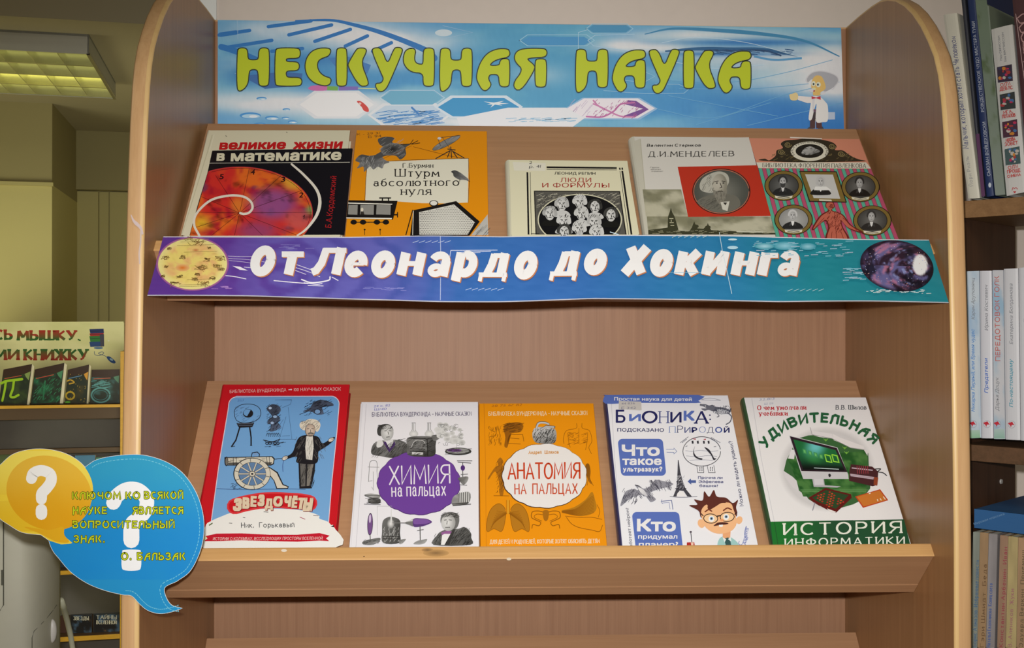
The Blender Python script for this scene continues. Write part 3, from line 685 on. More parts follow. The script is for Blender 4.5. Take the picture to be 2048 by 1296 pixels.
def art_people(A):
    A.frame(*Z['b345']); K = (34, 32, 32); CR = (233, 228, 196); RD = (168, 50, 44)
    A.poly([(96, 176), (668, 176), (728, 534), (104, 534)], CR)
    A.poly([(110, 180), (272, 186), (270, 224), (118, 222)], (236, 232, 214))
    A.text('2', [(190, 190), (204, 190)], 14, (50, 50, 60), 0, .2); A.text('р. 4l', [(190, 210), (246, 208)], 14, (50, 50, 60), 0, .2)
    A.line([(276, 206), (618, 210)], 3.4, K, False); A.line([(276, 216), (618, 219)], 1, K, False)
    A.line([(182, 230), (188, 534)], 3.4, K, False); A.line([(196, 230), (202, 534)], 1, K, False)
    A.lines([[(632, 208), (634, 218)], [(644, 208), (646, 218)]], 3, K); A.line([(634, 224), (676, 534)], 1.0, K, False); A.line([(645, 224), (690, 534)], 3.6, K, False)
    A.text('ЛЕОНИД РЕПИН', [(314, 242), (514, 243)], 14, K, .02); A.text('ЛЮДИ', [(342, 279), (494, 279)], 22, RD, .01); A.text('И ФОРМУЛЫ', [(254, 304), (582, 305)], 22, RD, .01)
    A.poly([(214, 320), (634, 322), (666, 534), (222, 534)], K); A.poly([(219, 325), (630, 327), (660, 534), (227, 534)], (96, 94, 88)); hatch(A, 232, 334, 630, 400, 150, .5, (206, 202, 180), 20, 3, 9, 26)
    hatch(A, 232, 334, 640, 530, 110, .6, (40, 38, 36), 60, 3, 19, 22)
    A.ell(438, 462, 206, 126, (222, 218, 190), n=48)
    A.poly([(x, min(y, 534)) for x, y in ell(438, 462, 200, 121, 60)], (24, 24, 26))
    for i, (x, y, h, b, ha) in enumerate([(350, 388, 0, None, 190), (438, 376, 0, 200, 215), (512, 398, 0, None, 60), (292, 432, 0, None, 180), (446, 434, 0, None, 210), (590, 438, 0, None, 70), (360, 470, 0, None, 215), (508, 474, 0, 180, 190), (436, 508, 0, 190, 215), (362, 520, 0, None, 70), (520, 524, 0, None, 215)]):
        k = 1.32
        def o_(*pts): return [(x+a*k, y+c*k) for a, c in pts]
        A.poly(ccurve(o_((-30, 44), (-18, 24), (18, 24), (30, 44))), G(30 if i % 2 else 210))
        A.poly(ccurve(o_((-24, 6), (-24, -16), (-6, -28), (16, -26), (26, -8), (22, 10))), G(ha)); A.disc(x, y+2*k, 17*k, 23*k, 2, 16, lambda r, t, xx, yy: mixc(G(228), G(196), np.clip(r*.6+(xx-x)/60, 0, 1)))
        A.lines([o_((-12, -7), (-3, -5)), o_((3, -5), (12, -7)), o_((0, -2), (3, 8), (-1, 9)), o_((-5, 14), (6, 14)), o_((-15, 4), (-9, 18)), o_((9, 4), (13, 12))], 1.5, G(30)); A.ell(x-7*k, y-2*k, 3, 2, G(20), n=8); A.ell(x+7*k, y-2*k, 3, 2, G(20), n=8)
        hatch(A, x-24*k, y-28*k, x+22*k, y-13*k, 12, .7, G(30), 60, 2, i, 14)
        if b: A.poly(ccurve([(x-10, y+12), (x+10, y+12), (x, y+30)]), G(b))
    A.line([(200, 530), (240, 530)], 1, K)

def art_chemist(A):
    A.frame(*Z['b345']); OL = (124, 122, 92)
    A.poly([(735, 66), (1262, 60), (1392, 534), (772, 534)], (222, 218, 210)); A.poly([(702, 78), (735, 66), (778, 534), (756, 534)], (206, 202, 186)); A.line([(733, 70), (774, 534)], 1.0, (186, 182, 164), False)
    def sky(a, b, x, y):
        c = mixc((138, 136, 110), (196, 192, 168), sm(.3, .75, fbm(x*.01, y*.02, 4)+(b-.3)*.35)); return c*(1-.1*sm(.5, .8, fbm(x*.04, y*.06, 8)))[:, None]
    A.field([(744, 314), (932, 314), (966, 446), (760, 446)], 26, 16, sky); A.field([(764, 446), (1366, 446), (1392, 534), (772, 534)], 70, 12, sky)
    A.poly([(915, 204), (1302, 196), (1370, 444), (966, 448)], (196, 58, 40))
    A.ell(1128, 324, 142, 112, (70, 40, 34), n=44); A.disc(1128, 324, 135, 106, 8, 44, lambda r, t, x, y: mixc((120, 120, 112), (84, 86, 80), sm(.2, 1, r)))
    A.line(ell(1128, 324, 135, 106, 44), 1.4, (196, 120, 96), False)
    # portrait: long grey hair and beard
    A.poly([(x, y) for x, y in ccurve([(1010, 372), (1040, 352), (1090, 340), (1180, 340), (1215, 362), (1218, 396), (1180, 418), (1128, 426), (1070, 416), (1024, 392)])], (116, 114, 104))
    A.poly(ccurve([(1034, 322), (1022, 296), (1036, 262), (1074, 238), (1118, 226), (1156, 240), (1166, 272), (1152, 300), (1120, 300), (1084, 330)]), (190, 188, 176))
    A.disc(1120, 290, 37, 52, 5, 26, lambda r, t, x, y: mixc((210, 204, 190), (146, 142, 128), np.clip(r*.6+(x-1104)/80, 0, 1)))
    A.poly(ccurve([(1088, 316), (1104, 322), (1122, 318), (1142, 322), (1156, 314), (1152, 346), (1138, 376), (1122, 388), (1106, 368), (1092, 344)]), (140, 136, 124)); A.line([(1110, 324), (1136, 324)], 1.6, (80, 76, 70), False)
    A.poly([(1124, 376), (1168, 372), (1158, 420), (1134, 412)], (214, 212, 200)); A.poly([(1136, 378), (1156, 378), (1148, 392)], (60, 58, 54))
    A.lines([[(1096, 276), (1114, 273)], [(1130, 273), (1148, 276)], [(1122, 282), (1130, 304), (1120, 307)]], 1.5, (70, 66, 60)); A.ell(1106, 283, 5, 3, (50, 48, 46), n=8); A.ell(1138, 283, 5, 3, (50, 48, 46), n=8)
    hatch(A, 1092, 320, 1152, 376, 26, .6, (96, 92, 82), 80, 3, 13, 20)
    hatch(A, 1036, 250, 1090, 320, 26, .6, (110, 108, 98), 60, 3, 3, 26); hatch(A, 1030, 360, 1120, 410, 30, .6, (80, 78, 72), 30, 2, 6, 30)
    A.stext('Валентин Стариков', [(766, 105), (1026, 104)], 12, 1.5, (60, 58, 54), serif=.8, slant=.2)
    A.stext('Д.И.МЕНДЕЛЕЕВ', [(772, 154), (1190, 151)], 24, 1.9, (62, 60, 56), serif=1.0)
    for i, w in enumerate(('Герои', 'абсолют', 'знаменит')): A.text(w, [(780+3*i, 210+i*9), (824+10*i, 210+i*9)], 6, (90, 86, 80), 0, .2)
    # skyline with a bell tower
    D = (66, 66, 48); A.poly([(772, 534), (772, 512), (830, 505), (866, 500), (868, 448), (876, 425), (882, 402), (888, 425), (900, 446), (916, 500), (920, 516), (972, 518), (984, 500), (990, 484), (996, 470), (1002, 486), (1012, 504), (1040, 506), (1058, 490), (1062, 478), (1068, 492), (1078, 512), (1160, 516), (1260, 522), (1392, 526), (1392, 534)], D)
    A.ell(884, 446, 14, 13, D); A.ell(1002, 494, 16, 9, D); A.ell(1062, 498, 14, 8, D); A.lines([[(874, 456), (894, 456)], [(876, 476), (896, 476)], [(880, 490), (898, 490)], [(884, 462), (884, 472)]], 1.4, (196, 192, 160))
    hatch(A, 780, 512, 1380, 530, 60, .7, (170, 166, 136), 0, 1, 8, 26); A.poly([(1200, 516), (1330, 520), (1332, 525), (1204, 523)], (206, 204, 184))

def art_library(A):
    A.frame(*Z['b345']); PK = (220, 146, 120); TL = (92, 178, 152); MG = (190, 84, 116); GD = (132, 110, 56); K = (34, 30, 28)
    A.poly([(1262, 64), (1800, 72), (1834, 182), (1298, 182)], PK)
    A.poly([(1298, 182), (1834, 182), (1858, 212), (1308, 209)], (226, 222, 206))
    A.stext('БИБЛИОТЕКА ФЛОРЕНТИЯ ПАВЛЕНКОВА', [(1330, 205), (1832, 208)], 19, 1.1, (70, 62, 56), serif=.8)
    # stripes
    n = 30
    for i in range(n):
        u0, u1 = i/n, (i+1)/n
        A.h += 0 if i else 0
        x0, x1 = 1308+550*u0, 1308+550*u1; b0, b1 = 1398+596*u0, 1398+596*u1
        c = (TL, MG)[i % 2]
        A._add(A.px([(x0, 211+3*u0), (x1, 211+3*u1), (b1, 560), (b0, 540 if 0 else 560)]), [(0, 1, 2, 3)], c, dh=1.7e-5)
        A._add(A.px([(x0-1, 211+3*u0), (x0+1, 211+3*u0), (b0+1, 560), (b0-1, 560)]), [(0, 1, 2, 3)], (110, 70, 80), dh=2.2e-5)
    A.h += 3e-5
    # carved crest
    A.poly(ccurve([(1312, 172), (1340, 164), (1362, 172), (1392, 150), (1398, 124), (1428, 112), (1418, 92), (1440, 76), (1500, 70), (1560, 62), (1610, 70), (1668, 84), (1690, 104), (1682, 122), (1720, 124), (1744, 140), (1770, 156), (1800, 168), (1828, 176), (1700, 180), (1560, 182), (1420, 180)]), (58, 52, 40))
    for x, y in ((1420, 130), (1712, 140), (1452, 96), (1668, 104)): A.line([(x+18*math.cos(t)*(1-t/14), y+14*math.sin(t)*(1-t/14)) for t in np.linspace(0, 12, 30)], 1.3, (150, 134, 90), False)
    hatch(A, 1380, 140, 1780, 176, 50, .8, (120, 106, 70), 25, 3, 12, 24)
    A.ell(1558, 128, 92, 48, (230, 226, 208), n=40); A.ell(1558, 127, 68, 34, (40, 38, 34), n=36)
    A.text('БИОГРАФИЧЕСКАЯ СЕРИЯ', [(1558+80*math.cos(t), 128+40*math.sin(t)) for t in np.linspace(math.radians(-205), math.radians(25), 30)], 11, (50, 46, 40), .01)
    blob(A, [(1520, 140), (1530, 118), (1560, 104), (1590, 116), (1610, 128), (1584, 140), (1556, 146)], G(210), G(100), 3, .2); hatch(A, 1516, 108, 1604, 146, 24, .7, G(60), 20, 2, 2, 20)
    # framed heads
    for i, (cx, cy, rx, ry, kw) in enumerate([(1432, 296, 94, 74, dict(hair=60, beard=70, skin=190)), (1806, 302, 94, 74, dict(hair=50, skin=180, coat=30)), (1480, 462, 94, 74, dict(hair=210, skin=200, shirt=240, bald=False)), (1864, 466, 94, 74, dict(hair=60, skin=190))]):
        A.ell(cx, cy, rx, ry, K, n=40); A.ell(cx, cy, rx-4, ry-3, GD, n=40); A.ell(cx, cy, rx-20, ry-16, K, n=36); A.disc(cx, cy, rx-23, ry-18, 5, 32, lambda r, t, x, y: mixc(G(120 if i != 2 else 190), G(70 if i != 2 else 150), r))
        bust(A, cx-4, cy-20, 24, None, **kw)
        A.poly([(cx-44, cy+48), (cx-40, cy+60), (cx, cy+66), (cx+40, cy+60), (cx+44, cy+48), (cx, cy+56)], (226, 222, 200)); A.line([(cx-30, cy+57), (cx, cy+61), (cx+30, cy+57)], 1.2, (90, 80, 60), False)
    A.poly([(1508, 224), (1690, 226), (1740, 378), (1556, 374)], K); A.poly([(1512, 228), (1687, 230), (1734, 374), (1560, 370)], GD); A.poly([(1536, 240), (1672, 242), (1708, 360), (1578, 356)], G(206))
    bust(A, 1612, 276, 24, None, hair=200, skin=205, coat=40, long=True, shirt=245); A.poly([(1586, 300), (1640, 300), (1664, 318), (1580, 318)], G(240)); A.poly([(1604, 362), (1664, 364), (1668, 372), (1606, 370)], (226, 222, 200))
    # anatomical figure
    SK = (196, 104, 84); DK = (110, 40, 34)
    A.poly(ccurve([(1640, 378), (1672, 376), (1680, 400), (1668, 416), (1720, 436), (1760, 486), (1818, 520), (1806, 526), (1748, 504), (1716, 470), (1722, 500), (1748, 560), (1640, 560), (1648, 500), (1634, 468), (1600, 492), (1578, 512), (1570, 502), (1608, 442), (1648, 416), (1636, 398)]), DK)
    A.poly(ccurve([(1643, 380), (1670, 379), (1676, 400), (1664, 418), (1714, 438), (1752, 486), (1800, 518), (1744, 498), (1710, 462), (1716, 500), (1740, 560), (1648, 560), (1655, 500), (1638, 462), (1604, 486), (1576, 506), (1614, 446), (1652, 420), (1640, 398)]), SK)
    hatch(A, 1644, 424, 1712, 520, 44, .9, DK, 60, 4, 5, 24); hatch(A, 1650, 382, 1672, 410, 12, .9, DK, 0, 2, 6, 14); A.lines([[(1680, 424), (1690, 556)], [(1720, 452), (1790, 514)], [(1630, 452), (1588, 498)], [(1668, 520), (1664, 556)], [(1712, 520), (1724, 556)]], .9, DK)
    A.poly([(1462, 58), (1618, 64), (1620, 70), (1464, 64)], (236, 224, 214))

def art_stars(A):
    A.frame(*Z['b67']); RED = (204, 28, 38); BL = (112, 164, 216); K = (34, 34, 38); CRM = (238, 232, 214)
    A.field([(214, 150), (1006, 150), (925, 1060), (80, 1060)], 2, 2, lambda a, b, x, y: mixc(BL, (122, 172, 220), b))
    # frame: white rounded line and red corners
    W_ = (232, 214, 224)
    A.poly([(205, 150), (262, 150), (232, 168), (214, 196), (204, 232)], RED); A.poly([(950, 146), (1010, 146), (1004, 215), (998, 180), (980, 160)], RED)
    A.line([(80, 1060), (140, 620), (204, 240)]+arc(268, 215, 62, 58, 180, 262, 8)+[(560, 154)]+arc(940, 208, 62, 56, 278, 362, 8)+[(985, 420), (950, 760), (926, 1060)], 1.5, W_, False)
    A.text('БИБЛИОТЕКА ВУНДЕРКИНДА', [(214, 131), (622, 118)], 24, (238, 200, 196), .008); A.line([(640, 106), (660, 105)], 1.8, W_); A.poly([(655, 98), (664, 105), (655, 112)], W_)
    A.text('l00 НАУЧНЫХ СКАЗОК', [(676, 117), (1016, 112)], 24, (238, 200, 196), .008)
    A.text('2Ш', [(270, 190), (312, 188)], 14, (80, 110, 170), 0, .2)
    # disc on a tripod
    A.line(curve([(250, 300), (250, 250), (300, 214), (380, 212), (428, 240), (436, 290), (400, 330), (320, 346), (268, 330), (250, 300)], 6), 1.2, K); hatch(A, 256, 226, 430, 340, 26, .5, (60, 74, 100), 30, 3, 4, 30)
    A.ell(346, 276, 37, 31, K); A.ell(344, 272, 31, 25, BL); A.poly(arc(348, 276, 34, 28, -60, 110, 10), K)
    A.poly([(262, 346), (392, 342), (376, 376), (280, 380)], K); A.lines([[(270, 352), (384, 350)], [(280, 364), (376, 362)]], .8, (110, 120, 140))
    A.line([(286, 378), (258, 470), (228, 514)], 2.8, K); A.line([(358, 376), (368, 450), (368, 506)], 2.8, K); A.lines([[(224, 516), (252, 512)], [(360, 506), (376, 506)]], 1.2, K)
    # acrobat pile on a cart
    blob(A, [(480, 240), (520, 210), (572, 226), (580, 262), (548, 282), (578, 310), (560, 350), (584, 372), (540, 402), (500, 404), (512, 360), (484, 348), (500, 312), (520, 300), (500, 270)], (50, 54, 66), (96, 112, 140), 5, .06)
    hatch(A, 484, 214, 580, 400, 70, .6, (24, 26, 34), 40, 4, 6, 36); A.ell(505, 238, 12, 9, (180, 200, 226)); A.ell(540, 300, 14, 10, (150, 180, 214)); A.ell(520, 345, 12, 9, (160, 186, 220))
    for i in range(7): A.line(curve([(476+i*14, 440-8*(i % 2)), (486+i*13, 418), (494+i*14, 444)]), .9, K)
    A.line(curve([(456, 468), (520, 480), (576, 462)]), 1.6, K); A.lines([[(462, 470), (480, 486), (560, 480), (574, 464)]], 1.2, K)
    for x in (482, 505, 540, 562): A.line(ell(x, 492, 10, 8, 12), 1.4, K)
    hatch(A, 470, 480, 606, 516, 18, .6, K, 10, 2, 8, 36)
    A.lines([[(584, 180), (660, 180), (650, 212), (590, 236)], [(540, 180), (660, 178)], [(634, 230), (662, 462)], [(620, 300), (570, 462)], [(570, 462), (690, 462)], [(590, 440), (648, 436)], [(600, 320), (560, 380)]], .6, (60, 84, 120))
    # sketch creature top right
    blob(A, [(740, 262), (790, 238), (820, 196), (880, 178), (950, 200), (958, 222), (900, 216), (880, 240), (890, 280), (840, 284), (800, 264)], (54, 58, 70), (90, 104, 130), 9, .05); hatch(A, 760, 180, 940, 290, 60, .7, (24, 26, 34), 25, 4, 9, 34); A.line(curve([(718, 284), (770, 262), (800, 240)]), 1.0, K)
    A.ell(846, 264, 20, 16, (120, 160, 206)); A.line(ell(846, 264, 22, 18, 18), 1.2, K)
    # cannon
    A.poly([(176, 592), (520, 584), (538, 600), (532, 642), (512, 652), (200, 652), (178, 640)], K); A.poly([(184, 598), (516, 590), (530, 606), (526, 636), (508, 644), (206, 646), (188, 640)], (214, 208, 190))
    A.ell(190, 622, 14, 34, K); A.ell(192, 622, 9, 27, (120, 116, 108)); A.poly([(200, 632), (520, 628), (508, 648), (206, 650)], (92, 90, 84))
    A.lines([[(240, 596), (240, 650)], [(262, 596), (262, 650)], [(330, 594), (332, 640)], [(480, 590), (484, 646)], [(498, 590), (502, 646)]], 1.0, K); hatch(A, 210, 600, 480, 645, 50, .5, (70, 68, 64), 0, 2, 5, 40)
    A.line([(370, 586), (376, 560), (412, 554), (428, 570), (426, 586)], 1.6, K); A.ell(400, 570, 12, 10, (130, 160, 200))
    A.poly([(420, 650), (498, 660), (560, 700), (600, 786), (640, 802), (634, 818), (550, 820), (530, 760), (480, 700)], K); A.poly([(430, 656), (496, 666), (552, 706), (594, 792), (632, 806), (628, 813), (556, 814), (536, 760), (484, 694)], (216, 208, 190))
    A.ell(374, 712, 134, 116, K, n=44); A.ell(376, 712, 129, 111, (216, 210, 192), n=44); A.ell(376, 712, 100, 85, K, n=40); A.ell(377, 712, 97, 82, (100, 132, 170), n=40)
    A.lines([[(376, 712), (376+98*math.cos(t), 712+83*math.sin(t))] for t in np.arange(0, 2*math.pi, math.pi/5)], 3.6, K); A.lines([[(376, 712), (376+98*math.cos(t), 712+83*math.sin(t))] for t in np.arange(0, 2*math.pi, math.pi/5)], 2.4, (210, 204, 188))
    A.lines([[(376+101*math.cos(t), 712+86*math.sin(t)), (376+128*math.cos(t), 712+110*math.sin(t))] for t in np.arange(.2, 2*math.pi, math.pi/5)], 1.0, K); A.ell(376, 712, 24, 21, K); A.ell(376, 712, 20, 17, (216, 210, 192)); A.ell(376, 712, 9, 7, K)
    A.line(curve([(120, 818), (300, 824), (640, 820), (760, 824)]), .9, (60, 80, 120), False); hatch(A, 220, 780, 300, 822, 16, .6, K, 20, 2, 4, 26)
    A.line(curve([(538, 606), (570, 602), (600, 600)]), 1.2, K); A.line(curve([(604, 612), (596, 650), (598, 696)]), 1.0, (60, 80, 140))
    # man with wild white hair in a dark suit
    A.poly([(708, 600), (832, 606), (826, 700), (802, 802), (806, 816), (716, 818), (712, 730)], K); A.poly([(720, 620), (762, 620), (758, 800), (728, 802)], (104, 102, 98)); A.poly([(776, 620), (822, 620), (806, 700), (794, 796), (768, 800)], (128, 124, 116))
    hatch(A, 716, 620, 822, 800, 50, .7, (46, 46, 46), 70, 3, 3, 50)
    A.poly(ccurve([(740, 436), (700, 468), (664, 560), (598, 596), (604, 612), (694, 588), (700, 632), (836, 636), (852, 560), (860, 546), (930, 500), (968, 462), (960, 446), (884, 492), (856, 450), (812, 434)]), K)
    A.poly([(766, 440), (812, 440), (818, 520), (808, 612), (764, 606), (758, 520)], (220, 216, 206)); hatch(A, 768, 460, 810, 600, 20, .5, (130, 126, 118), 80, 2, 8, 40); hatch(A, 690, 450, 760, 620, 26, .6, (96, 94, 92), 60, 3, 12, 40); hatch(A, 820, 450, 900, 620, 26, .6, (96, 94, 92), 120, 3, 13, 40)
    for x, y in ((944, 466), (612, 598)): A.ell(x, y, 24, 15, K, -30); A.ell(x, y, 21, 12, (222, 212, 198), -30); A.lines([[(x-4, y-6), (x+16, y-16)], [(x, y+2), (x+18, y-8)]], .6, K)
    A.poly(ccurve([(720, 376), (722, 344), (760, 330), (790, 316), (840, 324), (866, 350), (862, 386), (846, 408), (830, 400), (800, 360), (764, 366), (752, 400)]), (224, 214, 196)); hatch(A, 730, 326, 860, 390, 40, .6, (120, 112, 100), 40, 4, 7, 30)
    A.disc(794, 398, 37, 46, 4, 22, lambda r, t, x, y: mixc((224, 206, 188), (180, 160, 144), np.clip(r, 0, 1))); A.line(ell(794, 398, 37, 46, 22), .7, K, False)
    A.lines([[(770, 388), (786, 386)], [(802, 386), (820, 388)], [(796, 392), (796, 412)], [(780, 434), (810, 434)]], 1.1, K); A.poly(ccurve([(776, 420), (796, 412), (820, 420), (812, 428), (796, 424), (782, 428)]), (110, 106, 100))
    # title plate, banner
    A.poly(ccurve([(80, 1052), (150, 1020), (230, 990), (330, 972), (500, 962), (680, 968), (800, 990), (858, 1014), (860, 1034), (920, 1056), (944, 1080), (962, 1092), (968, 1244), (28, 1246), (40, 1090)]), (240, 238, 232))
    A.rect(30, 1100, 970, 1248, (240, 238, 232))
    for x, y, w in ((310, 1026, 14), (210, 1066, 20), (460, 985, 30)): A.line([(x, y), (x+w, y+2)], 1.1, K)
    A.line([(720, 1024), (756, 1038)], 1.2, (170, 60, 90)); A.poly([(62, 1080), (90, 1062), (92, 1070), (66, 1086)], (90, 104, 60)); A.poly([(940, 1092), (962, 1080), (966, 1096)], K); A.line([(816, 1012), (852, 1014)], 1, (110, 90, 100))
    tp_ = [(226, 988), (330, 972), (470, 960), (620, 962), (804, 984)]
    for wd, c, dy in ((32, (220, 60, 64), 0), (25, (206, 26, 36), 0)):
        A.line(curve([(250, 946), (330, 924), (450, 904), (560, 900), (640, 906), (720, 910), (788, 922)]), wd, c)
    for ch, x0, y0, w, h, sl in (('З', 234, 978, 62, 92, .1), ('В', 304, 962, 52, 82, 0), ('Е', 362, 948, 44, 78, .0), ('З', 412, 944, 50, 84, .05), ('Д', 466, 960, 58, 72, 0), ('О', 526, 946, 68, 74, 0), ('Ч', 602, 948, 50, 80, .08), ('Ё', 658, 956, 40, 72, .05), ('Т', 698, 966, 48, 84, .1), ('Ы', 738, 980, 66, 98, .1)):
        A.text(ch, [(x0, y0), (x0+w, y0+2)], h, (226, 206, 176), .07, sl, sh=(1.3, 1.3, (120, 24, 24)))
    A.ell(566, 896, 12, 8, (200, 60, 60))
    A.stext('Ник.', [(298, 1098), (388, 1097)], 34, 1.3, (66, 66, 68)); A.stext('Горькавый', [(428, 1096), (678, 1094)], 34, 1.3, (66, 66, 68))
    A.poly([(36, 1160), (120, 1142), (300, 1140), (500, 1150), (700, 1150), (860, 1138), (934, 1156), (908, 1176), (930, 1196), (860, 1192), (700, 1200), (500, 1196), (300, 1190), (120, 1196), (34, 1196)], (198, 30, 50)); A.poly([(24, 1156), (40, 1160), (54, 1176), (36, 1190), (24, 1196)], (228, 228, 190))
    A.text('ИСТОРИИ О КОЛУМБАХ, ИССЛЕДУЮЩИХ ПРОСТОРЫ ВСЕЛЕННОЙ', [(92, 1190), (882, 1186)], 22, (240, 214, 208), .006, .12)

HANDW = dict(GL)
def series_head(A, y, c, x0, x1):
    A.stext('БИБЛИОТЕКА ВУНДЕРКИНДА - НАУЧНЫЕ СКАЗКИ', [(x0, y), (x1, y-6)], 30, 1.0, c, gap=.3, jit=.03)
def scallop(cx, cy, rx, ry, n, amp, seed):
    r = random.Random(seed); out = []
    for i in range(n*4):
        t = 2*math.pi*i/(n*4); k = 1+amp*abs(math.sin(n*t/2))+r.uniform(-.004, .004); out.append((cx+rx*k*math.cos(t), cy+ry*k*math.sin(t)))
    return out
def art_chemistry(A):
    A.frame(*Z['b78']); V = (112, 68, 156); K = (40, 40, 44)
    A.line([(128, 110), (92, 640), (46, 1240)], 1.0, (206, 202, 208), False); A.poly([(84, 108), (104, 108), (10, 1240), (4, 1240)], (226, 224, 228))
    A.text('24 к. 82', [(186, 136), (314, 128)], 18, (110, 110, 190), -.005, .25); A.text('Ш/40', [(190, 162), (286, 156)], 18, (110, 110, 190), -.005, .25)
    series_head(A, 207, (70, 58, 96), 174, 952)
    # thinker top left
    blob(A, [(168, 500), (180, 430), (226, 400), (290, 396), (360, 390), (430, 410), (470, 460), (470, 520), (340, 534), (240, 520)], G(150), G(60), 3, .02); A.poly([(270, 398), (340, 392), (330, 440), (300, 470)], G(226)); A.poly([(262, 410), (308, 490), (356, 430), (350, 400), (312, 462), (280, 404)], (80, 54, 110))
    A.poly(ccurve([(218, 350), (216, 300), (250, 272), (300, 268), (334, 296), (338, 330), (300, 330), (250, 360)]), G(70)); A.disc(292, 336, 50, 62, 5, 26, lambda r, t, x, y: mixc(G(232), G(170), np.clip(r*.9, 0, 1)))
    A.lines([[(270, 322), (290, 320)], [(304, 320), (326, 322)], [(298, 326), (302, 350)], [(284, 370), (312, 368)]], 1.2, G(70)); hatch(A, 180, 420, 440, 520, 90, .6, G(40), 50, 3, 9, 50); A.poly(ccurve([(208, 432), (222, 396), (250, 396), (262, 424), (244, 446), (216, 452)]), G(222)); hatch(A, 222, 276, 330, 306, 30, .7, G(40), 40, 3, 4, 26)
    hatch(A, 370, 380, 450, 420, 14, .6, G(60), 10, 3, 9, 50)
    # purple badge
    A.poly(scallop(540, 732, 322, 246, 15, .03, 4), (70, 40, 100)); A.poly(scallop(540, 730, 318, 243, 15, .03, 4), V)
    # furnace with flasks
    for x in (500, 622):
        A.line([(x-12, 258), (x-12, 310), (x-34, 350)], .8, G(120)); A.line([(x+12, 258), (x+12, 310), (x+34, 350)], .8, G(120)); A.disc(x, 344, 36, 26, 3, 20, lambda r, t, xx, y: mixc(G(236), G(200), r)); A.line([(x-14, 258), (x+14, 258)], 1.0, G(100)); A.rect(x-7, 262, x, 320, G(170))
    blob(A, [(452, 376), (560, 362), (668, 376), (672, 440), (662, 514), (560, 524), (456, 510), (448, 440)], G(120), G(50), 6, .02); A.poly([(462, 386), (600, 386), (604, 474), (466, 470)], G(120)); A.lines([[(452, 378), (604, 384), (670, 376)], [(606, 386), (610, 518)], [(470, 462), (590, 466)], [(470, 482), (590, 486)]], 1.2, G(30)); A.poly([(486, 486), (574, 490), (574, 510), (486, 506)], G(200)); hatch(A, 460, 380, 660, 510, 80, .6, G(36), 25, 3, 8, 40); A.line(curve([(480, 450), (510, 400), (570, 398), (590, 420)]), 1.0, G(200))
    blob(A, [(640, 360), (700, 350), (720, 362), (690, 390), (660, 400)], G(90), G(160), 3)
    # smoke cloud and dish
    r = random.Random(4)
    for i in range(26):
        x = r.uniform(690, 900); y = r.uniform(268, 420); rr = r.uniform(16, 34); k = r.randint(150, 205); 
        if x > 790 and y > 270: A.glow(x, y, rr, rr*.8, G(k), G(218))
        elif y < 400: A.glow(x, y, rr, rr*.7, G(k+8), G(222))
    for i in range(22):
        x = r.uniform(700, 900); y = r.uniform(275, 440); rr = r.uniform(8, 20); A.line(arc(x, y, rr, rr*.8, r.uniform(0, 180), r.uniform(190, 340), 8), .7, G(130), False)
    A.line([(838, 400), (838, 470)], 1.0, G(190)); A.ell(850, 482, 104, 30, G(60)); A.ell(846, 478, 90, 22, G(150)); A.ell(820, 474, 56, 12, (110, 70, 130)); hatch(A, 756, 460, 940, 510, 30, .6, G(40), 5, 2, 7, 50)
    # instruments right and left
    A.lines([[(840, 556), (960, 556)], [(846, 566), (950, 574)], [(886, 570), (886, 700)]], 1.4, G(70)); A.ell(886, 612, 17, 22, (84, 50, 120)); blob(A, [(850, 690), (926, 680), (920, 720), (890, 744), (862, 716)], G(90), G(160), 2); A.lines([[(870, 664), (926, 660)], [(860, 744), (920, 748)]], 1.2, G(90))
    A.line(curve([(146, 720), (150, 640), (156, 570), (186, 552), (212, 570), (212, 640)]), 1.0, G(130)); A.lines([[(140, 604), (230, 606)], [(182, 640), (186, 780)], [(150, 716), (176, 712)], [(212, 640), (216, 700)], [(170, 760), (186, 790)]], .8, G(150))
    blob(A, [(112, 826), (160, 812), (232, 826), (230, 846), (170, 850)], G(200), G(120), 2); blob(A, [(150, 850), (232, 852), (232, 890), (150, 888)], G(110), G(60), 2); A.lines([[(112, 826), (234, 826)], [(118, 832), (200, 856)], [(110, 896), (240, 900)]], 1.1, G(50)); hatch(A, 130, 850, 232, 890, 20, .7, G(40), 10, 2, 2, 40)
    blob(A, [(820, 830), (936, 800), (930, 890), (806, 904)], G(170), G(90), 3)
    for i in range(5): A.line([(858+i*17, 806), (856+i*17, 880)], 1.2, G(110)); A.line([(866+i*17, 800), (864+i*17, 880)], 1.6, G(220))
    A.lines([[(806, 908), (950, 896)], [(800, 896), (930, 886)]], 1.6, G(60))
    # bottom row
    A.line([(214, 912), (214, 1140)], .6, G(180)); A.line([(214, 912), (330, 912)], .6, G(180))
    A.ell(158, 1054, 22, 88, K, 2); A.ell(158, 1054, 18, 82, (120, 84, 140), 2); A.ell(157, 1010, 9, 34, (206, 186, 216), 2); A.line([(158, 1140), (160, 1176)], 2.0, G(130)); blob(A, [(102, 1190), (160, 1172), (236, 1162), (226, 1194), (170, 1216), (104, 1212)], G(90), G(160), 3); hatch(A, 108, 1180, 228, 1210, 16, .6, G(50), 30, 2, 3, 26)
